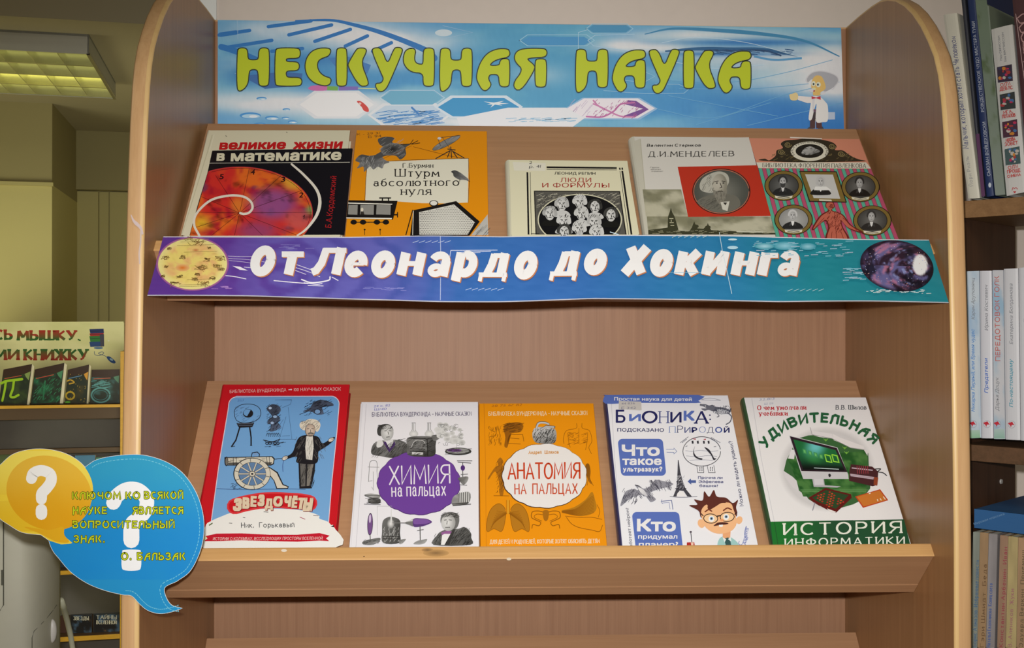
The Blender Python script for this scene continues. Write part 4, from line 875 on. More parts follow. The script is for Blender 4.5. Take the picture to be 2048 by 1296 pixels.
    blob(A, [(258, 1030), (300, 998), (350, 1000), (394, 1030), (392, 1120), (388, 1200), (260, 1200), (252, 1110)], G(110), G(60), 4, .03); A.glow(320, 1050, 30, 40, G(236), G(110)); A.poly([(322, 930), (328, 930), (330, 1040), (316, 1040)], G(220)); hatch(A, 262, 1080, 388, 1190, 60, .6, G(190), 70, 3, 6, 26); A.lines([[(258, 1150), (390, 1152)], [(258, 1168), (390, 1170)]], 1.2, G(40)); blob(A, [(390, 1180), (440, 1170), (410, 1206), (388, 1208)], G(110), G(190), 2)
    A.poly([(332, 1040), (432, 1040), (498, 1012), (496, 1072), (432, 1048), (332, 1046)], G(120)); A.poly([(436, 1036), (494, 1016), (492, 1030)], G(210))
    A.poly(ccurve([(500, 1012), (560, 1008), (610, 1014), (644, 1036), (612, 1056), (560, 1072), (500, 1072)]), (92, 60, 124)); A.poly(ccurve([(504, 1016), (560, 1012), (606, 1018), (632, 1036), (600, 1050), (560, 1052), (504, 1052)]), (126, 86, 160))
    A.line([(550, 1070), (552, 1180)], 1.8, G(90)); A.line([(530, 1104), (576, 1096)], 1.4, G(80)); blob(A, [(498, 1208), (530, 1184), (562, 1178), (606, 1170), (590, 1200), (550, 1212)], G(120), G(180), 3)
    # gentleman bottom right
    blob(A, [(656, 1216), (684, 1140), (724, 1106), (800, 1086), (850, 1090), (900, 1076), (948, 1120), (952, 1160), (944, 1216)], G(120), G(70), 7, .02); A.poly([(714, 1216), (724, 1140), (740, 1116), (800, 1116), (760, 1216)], G(236)); A.poly([(716, 1118), (770, 1104), (800, 1112), (792, 1130), (740, 1130), (722, 1142)], (150, 96, 150)); hatch(A, 800, 1090, 940, 1210, 90, .7, G(46), 50, 3, 3, 46); hatch(A, 664, 1140, 712, 1214, 26, .7, G(46), 60, 3, 5, 30)
    A.poly([(806, 1100), (830, 1090), (780, 1216), (742, 1216)], G(60))
    A.poly(ccurve([(718, 1050), (716, 990), (760, 962), (810, 960), (850, 980), (858, 1030), (840, 1080), (810, 1080), (780, 1020)]), G(110)); A.disc(772, 1042, 56, 66, 5, 26, lambda r, t, x, y: mixc(G(228), G(165), np.clip(r*.8+(x-772)/160, 0, 1)))
    A.lines([[(738, 1022), (760, 1020)], [(776, 1020), (800, 1022)], [(764, 1028), (760, 1056)], [(748, 1080), (786, 1078)]], 1.3, G(80)); hatch(A, 724, 966, 850, 1000, 34, .7, G(50), 20, 3, 5, 36)
    A.stext('ХИМИЯ', [(312, 742), (784, 730)], 140, 3.0, (238, 232, 240), gap=.2, jit=.02)
    A.stext('на', [(330, 836), (408, 834)], 76/.66*.9, 2.3, (238, 232, 240), gap=.3); A.stext('пальцах', [(448, 832), (750, 826)], 76/.66*.9, 2.3, (238, 232, 240), gap=.3)

def art_anatomy(A):
    A.frame(*Z['b78']); K = (44, 40, 40); D = (190, 124, 24)
    A.line([(1052, 104), (1066, 640), (1070, 1240)], 1.0, (206, 124, 20), False)
    A.text('28 75 6г 82', [(1110, 134), (1350, 124)], 18, (176, 104, 30), -.005, .3)
    series_head(A, 201, (240, 226, 190), 1090, 1862)
    Dk = (150, 92, 16); Lt = (200, 132, 24)
    # brownish sketches
    blob(A, [(1206, 290), (1260, 258), (1340, 256), (1362, 290), (1330, 330), (1270, 340), (1240, 380), (1236, 450), (1212, 440), (1220, 370)], (140, 84, 20), (180, 112, 22), 4, .03); hatch(A, 1210, 262, 1350, 330, 60, .7, (96, 60, 20), 15, 3, 7, 50)
    A.lines([[(1260, 350), (1356, 350), (1366, 404)], [(1250, 376), (1330, 384)], [(1240, 420), (1340, 424)], [(1140, 290), (1150, 340), (1120, 380)], [(1160, 280), (1180, 360), (1170, 420)], [(1096, 310), (1140, 330)], [(1090, 370), (1130, 360)]], 1.2, Dk); hatch(A, 1090, 290, 1190, 430, 50, .7, Dk, 80, 4, 2, 34)
    A.line(curve([(1780, 262), (1776, 300), (1700, 320), (1676, 380), (1680, 420)]), 1.0, Dk); A.line(curve([(1822, 262), (1826, 300), (1880, 320), (1900, 400), (1876, 450), (1896, 500)]), 1.0, Dk); A.line(curve([(1710, 340), (1720, 420), (1730, 450)]), .9, Dk); A.line(curve([(1866, 340), (1860, 420), (1850, 470)]), .9, Dk); A.line([(1798, 300), (1796, 420)], .8, Dk); hatch(A, 1716, 330, 1860, 430, 60, .6, Dk, 20, 3, 4, 34)
    A.poly(ccurve([(1156, 560), (1180, 530), (1204, 560), (1196, 590), (1220, 620), (1206, 700), (1204, 820), (1176, 822), (1170, 720), (1140, 640), (1092, 700), (1084, 690), (1136, 610), (1164, 590)]), (170, 106, 24)); hatch(A, 1150, 560, 1210, 800, 60, .6, (110, 66, 16), 60, 3, 6, 30); A.line([(1130, 830), (1250, 832)], 1.2, Dk)
    blob(A, [(1850, 590), (1876, 580), (1890, 640), (1884, 700), (1900, 740), (1876, 720), (1856, 660)], (130, 80, 20), (170, 106, 24), 4); A.lines([[(1884, 700), (1912, 752)], [(1870, 700), (1862, 750)]], 1, Dk)
    # lungs
    A.line([(1240, 866), (1242, 970)], 2.4, (214, 160, 50)); A.line([(1228, 866), (1228, 970)], .8, Dk); A.line([(1254, 866), (1254, 970)], .8, Dk)
    for sg in (-1, 1):
        A.poly(ccurve([(1241+sg*20, 940), (1241+sg*70, 892), (1241+sg*130, 930), (1241+sg*162, 1010), (1241+sg*164, 1110), (1241+sg*110, 1090), (1241+sg*50, 1110), (1241+sg*24, 1030)]), (184, 122, 30)); A.line(ccurve([(1241+sg*20, 940), (1241+sg*70, 892), (1241+sg*130, 930), (1241+sg*162, 1010), (1241+sg*164, 1110), (1241+sg*110, 1090), (1241+sg*50, 1110), (1241+sg*24, 1030)]), 1.0, Dk, False)
        for k in range(9): A.line(curve([(1241+sg*8, 970), (1241+sg*(50+6*k), 985+10*(k-3)), (1241+sg*(90+6*k), 950+18*k)]), .9, Dk, False)
    # pelvis
    for sg in (-1, 1):
        A.line(curve([(1538+sg*14, 960), (1538+sg*60, 950), (1538+sg*106, 958), (1538+sg*112, 1000), (1538+sg*80, 1020), (1538+sg*40, 1040), (1538+sg*56, 1066), (1538+sg*100, 1056), (1538+sg*110, 1088)]), 1.6, Dk, False); A.line(curve([(1538+sg*20, 980), (1538+sg*70, 975), (1538+sg*90, 1000), (1538+sg*30, 1030)]), 1.1, Dk, False)
    A.poly(ccurve([(1516, 950), (1560, 950), (1556, 1010), (1538, 1030), (1520, 1010)]), (170, 108, 24))
    # shoulder muscle
    A.poly(ccurve([(1660, 950), (1760, 920), (1850, 860), (1900, 800), (1924, 860), (1936, 930), (1900, 972), (1820, 990), (1740, 980)]), (184, 124, 28)); 
    for k in range(12): A.line(curve([(1664, 950+k), (1780, 930+k*5), (1880, 850+k*11), (1916, 830+k*12)]), .9, Dk, False)
    A.line(curve([(1700, 1000), (1740, 1050), (1800, 1080), (1900, 1100), (1960, 1110), (1984, 1060)]), 1.2, Dk, False); A.line(curve([(1690, 990), (1800, 1000), (1900, 1000), (1980, 1016)]), 1, Dk, False); A.line(curve([(1940, 900), (1962, 950), (1950, 1000)]), 1, Dk, False)
    # white badge
    A.poly(scallop(1526, 676, 330, 250, 15, .028, 9), (74, 46, 30)); A.poly(scallop(1528, 674, 325, 246, 15, .028, 9), (238, 234, 230))
    # heart
    blob(A, [(1432, 340), (1450, 300), (1500, 290), (1560, 296), (1612, 310), (1622, 370), (1604, 416), (1540, 422), (1470, 416), (1440, 390)], G(205), G(110), 4, .02); hatch(A, 1440, 310, 1610, 410, 90, .8, G(60), 60, 4, 5, 34)
    A.line(curve([(1464, 300), (1480, 260), (1530, 256), (1560, 268)]), 4.5, G(90)); A.line(curve([(1464, 300), (1482, 262), (1530, 258), (1560, 268)]), 3.2, G(200)); A.line([(1500, 310), (1540, 286), (1604, 290)], 4.6, G(90)); A.line([(1500, 310), (1540, 288), (1600, 291)], 3.2, G(190)); A.line(curve([(1540, 330), (1550, 370), (1530, 416)]), 1.2, G(60)); A.line(curve([(1490, 330), (1530, 370), (1570, 380), (1600, 400)]), 1.2, G(70))
    A.stext('Андрей', [(1404, 502), (1504, 500)], 24, 1.2, (214, 150, 70)); A.stext('Шляхов', [(1530, 500), (1638, 498)], 24, 1.2, (214, 150, 70))
    A.stext('АНАТОМИЯ', [(1244, 696), (1804, 690)], 118, 3.4, (204, 70, 34), gap=.22, jit=.02)
    A.stext('НА', [(1296, 816), (1382, 814)], 76, 2.3, (204, 84, 50), gap=.3); A.stext('ПАЛЬЦАХ', [(1436, 814), (1784, 812)], 76, 2.3, (204, 84, 50), gap=.3)
    A.stext('ДЛЯ ДЕТЕЙ И РОДИТЕЛЕЙ, КОТОРЫЕ ХОТЯТ ОБЪЯСНЯТЬ ДЕТЯМ', [(1100, 1208), (1960, 1200)], 30, 1.15, (240, 222, 190), gap=.28, jit=.03)
    A.text('ХУДОЖНИК', [(1490, 1242), (1576, 1242)], 13, (90, 70, 40), .02)

def art_bionics(A):
    A.frame(*Z['b9']); B = (92, 116, 190); N = (38, 42, 96); K = (52, 52, 60)
    A.line([(122, 84), (150, 560), (210, 1234)], 1.0, (206, 206, 214), False)
    A.poly(ccurve([(76, 80), (110, 76), (786, 76), (788, 120), (770, 138), (300, 136), (78, 142)], 3), B); A.rect(80, 78, 400, 136, B)
    A.text('Простая наука для детей', [(146, 118), (738, 122)], 26, WHT, .03)
    A.poly([(182, 122), (352, 126), (356, 192), (340, 194), (180, 184)], (206, 202, 196)); A.text('44 836', [(200, 150), (304, 146)], 16, (130, 130, 150), 0, .1); A.text('Е 342', [(200, 184), (312, 182)], 18, (130, 130, 150), 0, .1)
    # БиОНиКА: mixed letters
    A.text('Б', [(158, 288), (232, 288)], 100, N, .02); A.text('И', [(260, 276), (350, 276)], 54, B, .05); A.stext('О', [(366, 284), (468, 284)], 82, 5.0, N, serif=1); A.line(ell(417, 245, 48, 42, 30), 3.6, N, False)
    A.stext('Н', [(494, 288), (556, 288)], 86, 2.6, (70, 80, 140), serif=1); A.text('И', [(574, 286), (660, 286)], 80, N, .02); A.text('К', [(676, 272), (760, 272)], 76, B, .05); A.stext('А', [(768, 290), (856, 290)], 90, 4.6, N, serif=1); A.ell(876, 230, 6, 6, N); A.ell(878, 262, 6, 6, N)
    A.text('ПОДСКАЗАНО', [(170, 355), (526, 357)], 27, N, .025)
    for ch, x0, w, h, c, b in (('П', 568, 44, 46, (120, 140, 190), -1), ('Р', 630, 40, 50, N, -1), ('И', 682, 46, 42, (60, 70, 130), 0), ('Р', 736, 44, 42, N, .05), ('О', 796, 46, 44, (150, 160, 200), -1), ('Д', 856, 48, 40, (60, 64, 100), -1), ('О', 916, 54, 44, (70, 90, 160), .03), ('Й', 982, 44, 40, N, .04)):
        if b < 0: A.stext(ch, [(x0, 362), (x0+w, 362)], h, 1.6, c, serif=1)
        else: A.text(ch, [(x0, 364), (x0+w, 364)], h, c, b)
    def rbox(p, c):
        A.poly(ccurve(p, 4), c)
    def rr(x0, y0, x1, y1, sx, r, c):
        q = []
        for cx, cy, a in ((x0+r, y0+r, 180), (x1-r, y0+r, 270), (x1-r, y1-r, 0), (x0+r, y1-r, 90)): q += arc(cx+(cy-y0)*sx, cy, r, r, a, a+90, 6)
        A.poly(q, c)
    rr(172, 410, 516, 692, .1, 34, B)
    A.text('Что', [(204, 540), (494, 540)], 86, WHT, .045); A.text('такое', [(208, 610), (508, 610)], 64, WHT, .04); A.stext('ультразвук?', [(218, 656), (510, 656)], 30, 2.2, WHT, gap=.34)
    rr(280, 968, 640, 1300, .11, 34, B)
    A.text('Кто', [(320, 1116), (616, 1116)], 96, WHT, .045); A.text('придумал', [(328, 1172), (628, 1172)], 34, WHT, .03); A.text('планер?', [(334, 1236), (634, 1236)], 42, WHT, .035)
    # arrows
    A.line([(544, 490), (602, 490), (602, 480), (624, 506), (602, 526), (602, 514), (548, 512)], .9, (100, 120, 170)); A.line([(594, 948), (584, 880), (510, 886)], 1.4, (110, 120, 160)); A.line([(572, 946), (566, 896), (512, 900)], .9, (130, 140, 180)); A.line([(510, 874), (504, 888), (514, 904)], 1, (110, 120, 160))
    A.poly([(706, 736), (730, 712), (732, 726), (770, 726), (770, 746), (734, 746), (734, 760)], (80, 100, 160))
    # skeleton dinosaur
    A.line(curve([(800, 150), (850, 160), (896, 170), (980, 180), (1036, 200)]), 4.0, (110, 112, 124), False); A.poly(ccurve([(798, 150), (840, 146), (870, 156), (900, 152), (930, 190), (900, 200), (866, 190), (834, 196), (810, 180), (850, 176)]), (110, 112, 124))
    for i in range(14): A.line(curve([(916+i*8.6, 172+i*1.6), (922+i*8, 200+i*1.5), (914+i*8, 224-abs(i-6))]), .9, (80, 84, 100), False)
    hatch(A, 900, 160, 1036, 210, 60, .7, (70, 72, 86), 70, 2, 3, 18); A.line(curve([(1010, 210), (1040, 240), (1030, 280), (1000, 300)]), 2.0, (90, 92, 106)); A.line(curve([(930, 215), (946, 236), (930, 244)]), 1.4, (90, 92, 106)); A.line(curve([(812, 110), (880, 100), (950, 114), (955, 118)]), .9, (150, 150, 160)); A.line([(812, 114), (950, 118)], .8, (160, 160, 170)); A.ell(842, 160, 5, 4, WHT)
    # globe on stilts with dolphins
    A.line(ell(814, 506, 144, 112, 44), 1.2, K, False)
    A.lines([[(776, 612), (784, 668), (830, 668), (828, 614)], [(856, 612), (866, 668), (916, 668), (906, 612)]], .9, K); A.lines([[(x, y), (x+7, y)] for x in (796, 812, 876, 892) for y in (628, 640, 652)], 1.6, K)
    A.lines([curve([(690, 500), (740, 506), (800, 498), (880, 506), (940, 500)]), curve([(696, 540), (780, 546), (860, 538), (930, 544)]), curve([(720, 574), (800, 570), (900, 574)])], .6, (130, 134, 150))
    for pts in ([(762, 466), (754, 500), (762, 530), (786, 552), (818, 560), (812, 570), (776, 560), (752, 536), (750, 500)], [(834, 474), (868, 490), (892, 526), (908, 556), (926, 560), (904, 572), (886, 536), (860, 506)]): A.poly(ccurve(pts), K)
    for x in (736, 776, 822, 858): A.poly([(x, 426), (x+14, 424), (x+16, 446), (x+4, 448)], K)
    A.poly([(742, 410), (768, 408), (768, 418)], (180, 60, 70)); A.poly([(824, 414), (844, 408), (846, 420)], (180, 60, 70))
    A.lines([[(650, 440), (712, 394)], [(664, 440), (700, 412)], [(884, 398), (956, 440)], [(880, 408), (930, 436)], [(690, 468), (706, 464)], [(906, 470), (924, 468)]], .9, (90, 94, 110))
    # tower
    A.poly([(632, 572), (638, 572), (650, 660), (668, 730), (690, 790), (740, 852), (704, 850), (676, 808), (644, 804), (626, 850), (596, 850), (620, 790), (628, 700)], (72, 72, 80)); A.poly(arc(656, 850, 34, 42, 180, 360, 10), (240, 238, 238)); A.lines([[(612, 790), (696, 790)], [(620, 738), (668, 736)], [(628, 680), (652, 680)]], 1.8, (50, 50, 58)); hatch(A, 626, 690, 680, 790, 40, .6, (190, 190, 196), 45, 1, 7, 20); A.line(curve([(570, 850), (660, 856), (780, 850)]), 1, (120, 120, 130), False)
    for i, w in enumerate(('Прочна ли', 'Эйфелева', 'башня?')): A.text(w, [((786, 790, 796)[i], 715+i*31), ((972, 978, 938)[i], 716+i*31)], 20, (60, 66, 120), .03)
    # bird
    A.poly(ccurve([(196, 924), (206, 870), (236, 810), (290, 794), (330, 800), (306, 764), (336, 766), (372, 790), (420, 770), (460, 724), (520, 732), (596, 752), (560, 776), (500, 790), (420, 824), (464, 870), (424, 892), (400, 860), (360, 840), (300, 850), (250, 880)]), (150, 150, 160)); hatch(A, 210, 800, 320, 900, 60, .7, (70, 70, 84), 60, 3, 3, 40); hatch(A, 420, 730, 580, 800, 60, .7, (70, 70, 84), 120, 3, 4, 40); hatch(A, 330, 780, 440, 870, 40, .7, (70, 70, 84), 130, 3, 5, 30); A.line([(306, 762), (330, 770)], 1.6, K); blob(A, [(330, 780), (372, 800), (400, 846), (372, 840), (340, 810)], (236, 236, 238), (200, 200, 206), 4)
    A.stext('Можно ли видеть ушами?', [(1132, 920), (1046, 424)], 27, 1.0, (56, 60, 96)); A.text('аботает нейрон?', [(286, 1234), (256, 936)], 24, (60, 62, 80), 0)
    A.line([(730, 1116), (738, 1200)], 1.4, K); A.ell(730, 1120, 9, 7, (80, 70, 80)); A.poly([(700, 1200), (756, 1198), (764, 1236), (700, 1236)], (180, 50, 44)); A.poly([(730, 1200), (752, 1200), (750, 1222), (734, 1222)], (240, 200, 180))
    # boy's face with glasses
    HR = (98, 50, 42); SKN = (246, 190, 140)
    A.poly(ccurve([(944, 1234), (950, 1170), (1000, 1150), (1050, 1170), (1090, 1206), (1086, 1234)]), (160, 204, 200)); A.poly([(974, 1110), (1034, 1110), (1030, 1172), (974, 1172)], (236, 172, 124)); A.poly([(984, 1172), (1014, 1162), (1030, 1172), (1040, 1234), (1000, 1234)], (56, 90, 90)); A.poly([(972, 1160), (1000, 1176), (988, 1200)], (230, 240, 240)); A.poly([(1034, 1158), (1014, 1176), (1040, 1194)], (230, 240, 240))
    A.poly(ccurve([(718, 918), (780, 912), (756, 872), (820, 880), (832, 810), (870, 852), (906, 800), (930, 850), (1000, 860), (1050, 900), (1090, 876), (1076, 930), (1084, 980), (1050, 1010), (830, 1020), (790, 960)]), HR)
    A.ell(810, 1056, 26, 34, SKN, -20); A.ell(1100, 1030, 24, 30, SKN, 20)
    A.poly(ccurve([(810, 960), (850, 912), (880, 944), (940, 900), (1030, 900), (1056, 950), (1076, 1010), (1078, 1060), (1050, 1104), (990, 1130), (920, 1130), (860, 1100), (824, 1050)]), SKN)
    A.poly(ccurve([(858, 928), (872, 952), (920, 926), (960, 902), (1000, 898), (940, 880), (880, 890)]), HR)
    for x, y, rot in ((882, 1018, 4), (1008, 1006, -4)):
        A.ell(x, y, 56, 38, (48, 34, 34), rot); A.ell(x, y, 50, 32, (250, 208, 160), rot)
    A.line([(932, 1000), (956, 996)], 2.4, (48, 34, 34)); A.lines([[(826, 1000), (810, 980)], [(1064, 988), (1080, 972)]], 1.8, (48, 34, 34))
    for x, y in ((888, 1020), (1000, 1006)): A.ell(x, y, 22, 24, (244, 244, 242)); A.ell(x, y-2, 12, 12, (130, 160, 190)); A.ell(x, y-2, 6, 6, (40, 44, 50))
    A.line(curve([(840, 966), (866, 950), (890, 962)]), 2.6, (120, 60, 44)); A.line(curve([(980, 956), (1010, 938), (1040, 950)]), 2.6, (120, 60, 44))
    A.poly(ccurve([(904, 1074), (930, 1052), (960, 1046), (1000, 1048), (1018, 1058), (990, 1064), (960, 1066), (930, 1072)]), (80, 44, 40)); A.poly([(944, 1066), (976, 1064), (972, 1082), (948, 1082)], (244, 244, 240)); A.ell(968, 1030, 14, 9, (236, 160, 110))
    A.line(curve([(1100, 1190), (1096, 1210), (1120, 1216), (1140, 1160), (1154, 1076), (1140, 1130), (1158, 1180), (1166, 1160)]), .9, (90, 110, 180)); A.text('Аванта', [(1150, 1222), (1172, 1094)], 22, (80, 100, 180), -.01, .2)

def art_informatics(A):
    A.frame(*Z['b10']); GR = (40, 98, 62); K = (44, 44, 46)
    A.poly([(262, 1042), (1288, 1024), (1336, 1216), (288, 1222)], (34, 82, 52))
    A.field([(270, 1042), (900, 1030), (930, 1218), (290, 1222)], 12, 3, lambda a, b, x, y: mixc((34, 118, 48), (38, 80, 54), sm(.0, .9, a)))
    A.line([(128, 102), (200, 560), (300, 1042)], 1.0, (206, 204, 208), False); A.line([(300, 1042), (328, 1220)], 1.0, (40, 70, 46), False)
    A.text('32.8l3', [(184, 120), (300, 112)], 18, (160, 164, 190), -.005, .2); A.text('Ш 59', [(222, 152), (290, 148)], 16, (170, 174, 196), -.005, .2)
    RD = (196, 50, 60)
    A.stext('О чем умолчали', [(172, 190), (540, 186)], 34, 1.9, RD, serif=1.2, gap=.34); A.stext('учебники', [(186, 234), (398, 232)], 34, 1.9, RD, serif=1.2, gap=.34)
    A.stext('В.В. Шилов', [(770, 186), (1000, 186)], 32, 1.7, (80, 82, 88), serif=1.0)
    # torn hole
    A.disc(700, 640, 372, 330, 8, 44, lambda r, t, x, y: mixc((226, 224, 226), (238, 236, 236), sm(.5, 1, r))-(sm(.6, .85, r)*sm(1., .85, r))[:, None]*26)
    A.poly([(372, 655), (392, 570), (430, 500), (470, 410), (560, 384), (640, 380), (700, 400), (790, 420), (880, 470), (980, 490), (1016, 520), (1020, 620), (1036, 720), (1030, 790), (960, 880), (900, 910), (760, 950), (640, 920), (560, 870), (540, 840), (488, 806), (470, 730), (440, 700)], (60, 104, 60))
    A.field([(400, 560), (1010, 500), (1000, 860), (520, 850)], 30, 20, lambda a, b, x, y: mixc((36, 88, 40), (78, 128, 66), sm(.35, .65, fbm(x*.02, y*.02, 5))))
    for pts, c in (([(570, 320), (600, 350), (740, 372), (750, 410), (640, 396), (590, 380)], (228, 224, 226)), ([(745, 372), (800, 400), (980, 466), (990, 496), (880, 480), (800, 440), (752, 420)], (232, 228, 228)), ([(430, 490), (404, 560), (450, 566), (460, 500)], (230, 228, 230)), ([(372, 655), (460, 720), (478, 770), (486, 810), (440, 780), (380, 700)], (220, 216, 218)), ([(980, 490), (1014, 500), (1010, 540)], (226, 222, 222))): A.poly(pts, c)
    A.line([(572, 322), (588, 378), (740, 408), (880, 478), (988, 492)], .9, (150, 146, 148), False)
    for x, y in ((692, 418), (836, 478), (850, 515)): A.line([(x-16, y-8), (x, y+10), (x+16, y-8)], 1.1, (120, 180, 70)); A.ell(x, y, 6, 5, (120, 180, 70))
    A.lines([[(500, 800), (1020, 800)], [(510, 812), (1000, 812)]], .9, (110, 160, 100))
    # desktop computer
    A.poly([(586, 700), (676, 706), (684, 764), (806, 772), (780, 782), (600, 776)], (186, 184, 190)); A.poly([(600, 706), (668, 710), (676, 760), (606, 762)], (214, 212, 216))
    A.poly([(412, 384), (780, 476), (862, 680), (866, 716), (520, 716), (500, 660)], (206, 204, 208)); A.poly([(418, 390), (776, 480), (856, 664), (506, 656)], (48, 34, 44))
    def scr(a, b, x, y):
        c = mixc((34, 110, 60), (20, 60, 40), sm(.3, 1, b)); c = mixc(c, (110, 200, 200), sm(.34, .02, np.abs(a-.42+(b-.3)*.4))*sm(.75, .1, b)); c = mixc(c, (60, 150, 70), sm(.3, .0, np.hypot(a-.35, b-.6))*.6)
        return mixc(c, (14, 22, 20), sm(.7, 1.0, b))
    A.field([(444, 414), (766, 496), (836, 652), (520, 646)], 24, 16, scr)
    YG = (150, 220, 70)
    for i in range(4): x = 514+i*42; A.poly([(x, 484+i*13), (x+28, 492+i*13), (x+34, 528+i*13), (x+6, 520+i*13)], (70, 150, 90)); A.poly([(x+8, 494+i*13), (x+22, 498+i*13), (x+25, 518+i*13), (x+12, 514+i*13)], (110, 190, 110))
    for x in (684, 738): A.line([(x, 530), (x+40, 540), (x+54, 590), (x+14, 582), (x, 530)], 2.2, YG)
    A.line([(604, 632), (790, 642)], 1.4, (200, 220, 220)); A.poly(ccurve([(712, 682), (722, 676), (732, 688), (724, 702), (714, 696)]), K)
    # old machines: calculator stack, abacus, card
    A.poly([(884, 604), (1046, 622), (1092, 660), (1086, 760), (1050, 772), (870, 730), (872, 650)], (74, 40, 44)); A.lines([[(890, 632), (1050, 650)], [(878, 680), (1060, 706)], [(880, 690), (1056, 716)]], 2.4, (190, 170, 180)); A.lines([[(930+i*16, 616), (934+i*16, 676)] for i in range(6)], 1.6, (150, 60, 70)); A.poly([(1060, 700), (1092, 706), (1084, 768), (1056, 760)], (150, 70, 44)); A.line(curve([(1070, 640), (1110, 640), (1090, 660), (1130, 670), (1156, 690)]), 1.8, K)
    A.poly([(560, 860), (690, 784), (884, 832), (890, 860), (772, 972), (740, 970), (600, 896)], (98, 30, 28)); A.poly([(590, 858), (694, 800), (866, 840), (768, 944), (620, 884)], (46, 74, 44))
    for i in range(7):
        for j in range(6):
            u, v = i/7, j/6; x = 612+u*150+v*130-30*u; y = 850-v*50+u*88+v*10; 
            if (i+j) % 4: A._add(A.px([(x-8, y), (x+2, y-7), (x+12, y), (x+2, y+7)]), [(0, 1, 2, 3)], ((206, 80, 44), (180, 50, 40))[(i*3+j) % 2], dh=2e-5)
    A.h += 2.5e-5
    A.poly([(700, 940), (770, 966), (760, 974), (720, 966)], (236, 230, 226)); A.line([(608, 900), (592, 954)], 2, (150, 150, 160))
    A.poly([(916, 850), (1106, 794), (1168, 878), (976, 936)], (196, 70, 36)); A.poly([(928, 852), (1102, 802), (1156, 876), (980, 926)], (206, 122, 50)); A.lines([[(1130, 850), (1146, 872)], [(1106, 864), (1116, 880)], [(1084, 870), (1090, 886)], [(1020, 828), (1034, 824)]], 1.8, (244, 226, 200))
    # arched title
    arcp = curve([(232, 474), (300, 400), (390, 340), (480, 300), (600, 280), (720, 284), (840, 310), (930, 350), (1000, 398), (1052, 446)], 6)
    A.stext('УДИВИТЕЛЬНАЯ', arcp, 62, 5.0, GR, gl=ROUND, gap=.36)
    A.stext('ИСТОРИЯ', [(376, 1142), (1266, 1124)], 84, 4.6, (238, 240, 226), serif=1.0, gap=.34)
    A.stext('ИНФОРМАТИКИ', [(384, 1232), (1290, 1214)], 58, 3.0, (238, 240, 226), serif=1.0, gap=.34)

CRM = (230, 224, 200)
book('mathematics_book', 0, .0165, .2165, .300, .022, math.radians(.8), CRM, (226, 220, 192), CRM, label='cream and black hardcover book with a red colour wheel, leftmost on the top sloping shelf', art=art_great_lives)
book('physics_book', 0, .2205, .409, .316, .012, 0, (226, 142, 20), (238, 152, 22), (226, 142, 20), hard=False, label='orange paperback book with a bird, dish aerial and tram on its cover', art=art_zero)
book('portraits_book', 0, .4395, .6075, .2455, .016, 0, (214, 210, 186), (233, 228, 196), (214, 210, 186), label='small cream book with an oval crowd of engraved heads, standing alone mid shelf', art=art_people, round_=.006)
book('biography_book', 0, .6215, .7890, .296, .020, 0, (206, 202, 186), (222, 218, 210), (206, 202, 186), label='pale grey book with a round bearded portrait on a red square', art=art_chemist, round_=.008)
book('biographies_book', 0, .7925, .9515, .2945, .020, 0, (180, 80, 110), (220, 146, 120), (180, 80, 110), label='pink and striped book with oval portraits and an anatomical figure', art=art_library, round_=.002)
book('red_story_book', 1, .0315, .2115, .3195, .022, math.radians(0), (196, 26, 36), (204, 28, 38), (150, 20, 28), label='red and blue hardcover book with a cannon and a white-haired man', art=art_stars)
book('chemistry_book', 1, .230, .3965, .290, .018, 0, (226, 224, 228), (236, 234, 238), (226, 224, 228), hard=False, label='white book with a purple badge and grey engravings on its cover', art=art_chemistry)
book('anatomy_book', 1, .3985, .5625, .287, .018, 0, (226, 140, 16), (238, 150, 18), (226, 140, 16), hard=False, label='orange book with a white badge below an engraved heart', art=art_anatomy)
book('bionics_book', 1, .5815, .7580, .296, .025, 0, (60, 60, 100), (238, 238, 242), (60, 60, 100), label='white and blue book with a cartoon boy in glasses and question boxes', art=art_bionics)
book('informatics_book', 1, .7825, .9615, .296, .020, 0, (60, 90, 60), (238, 236, 236), (60, 90, 60), label='white book with a desktop computer and a dark green lower band', art=art_informatics)
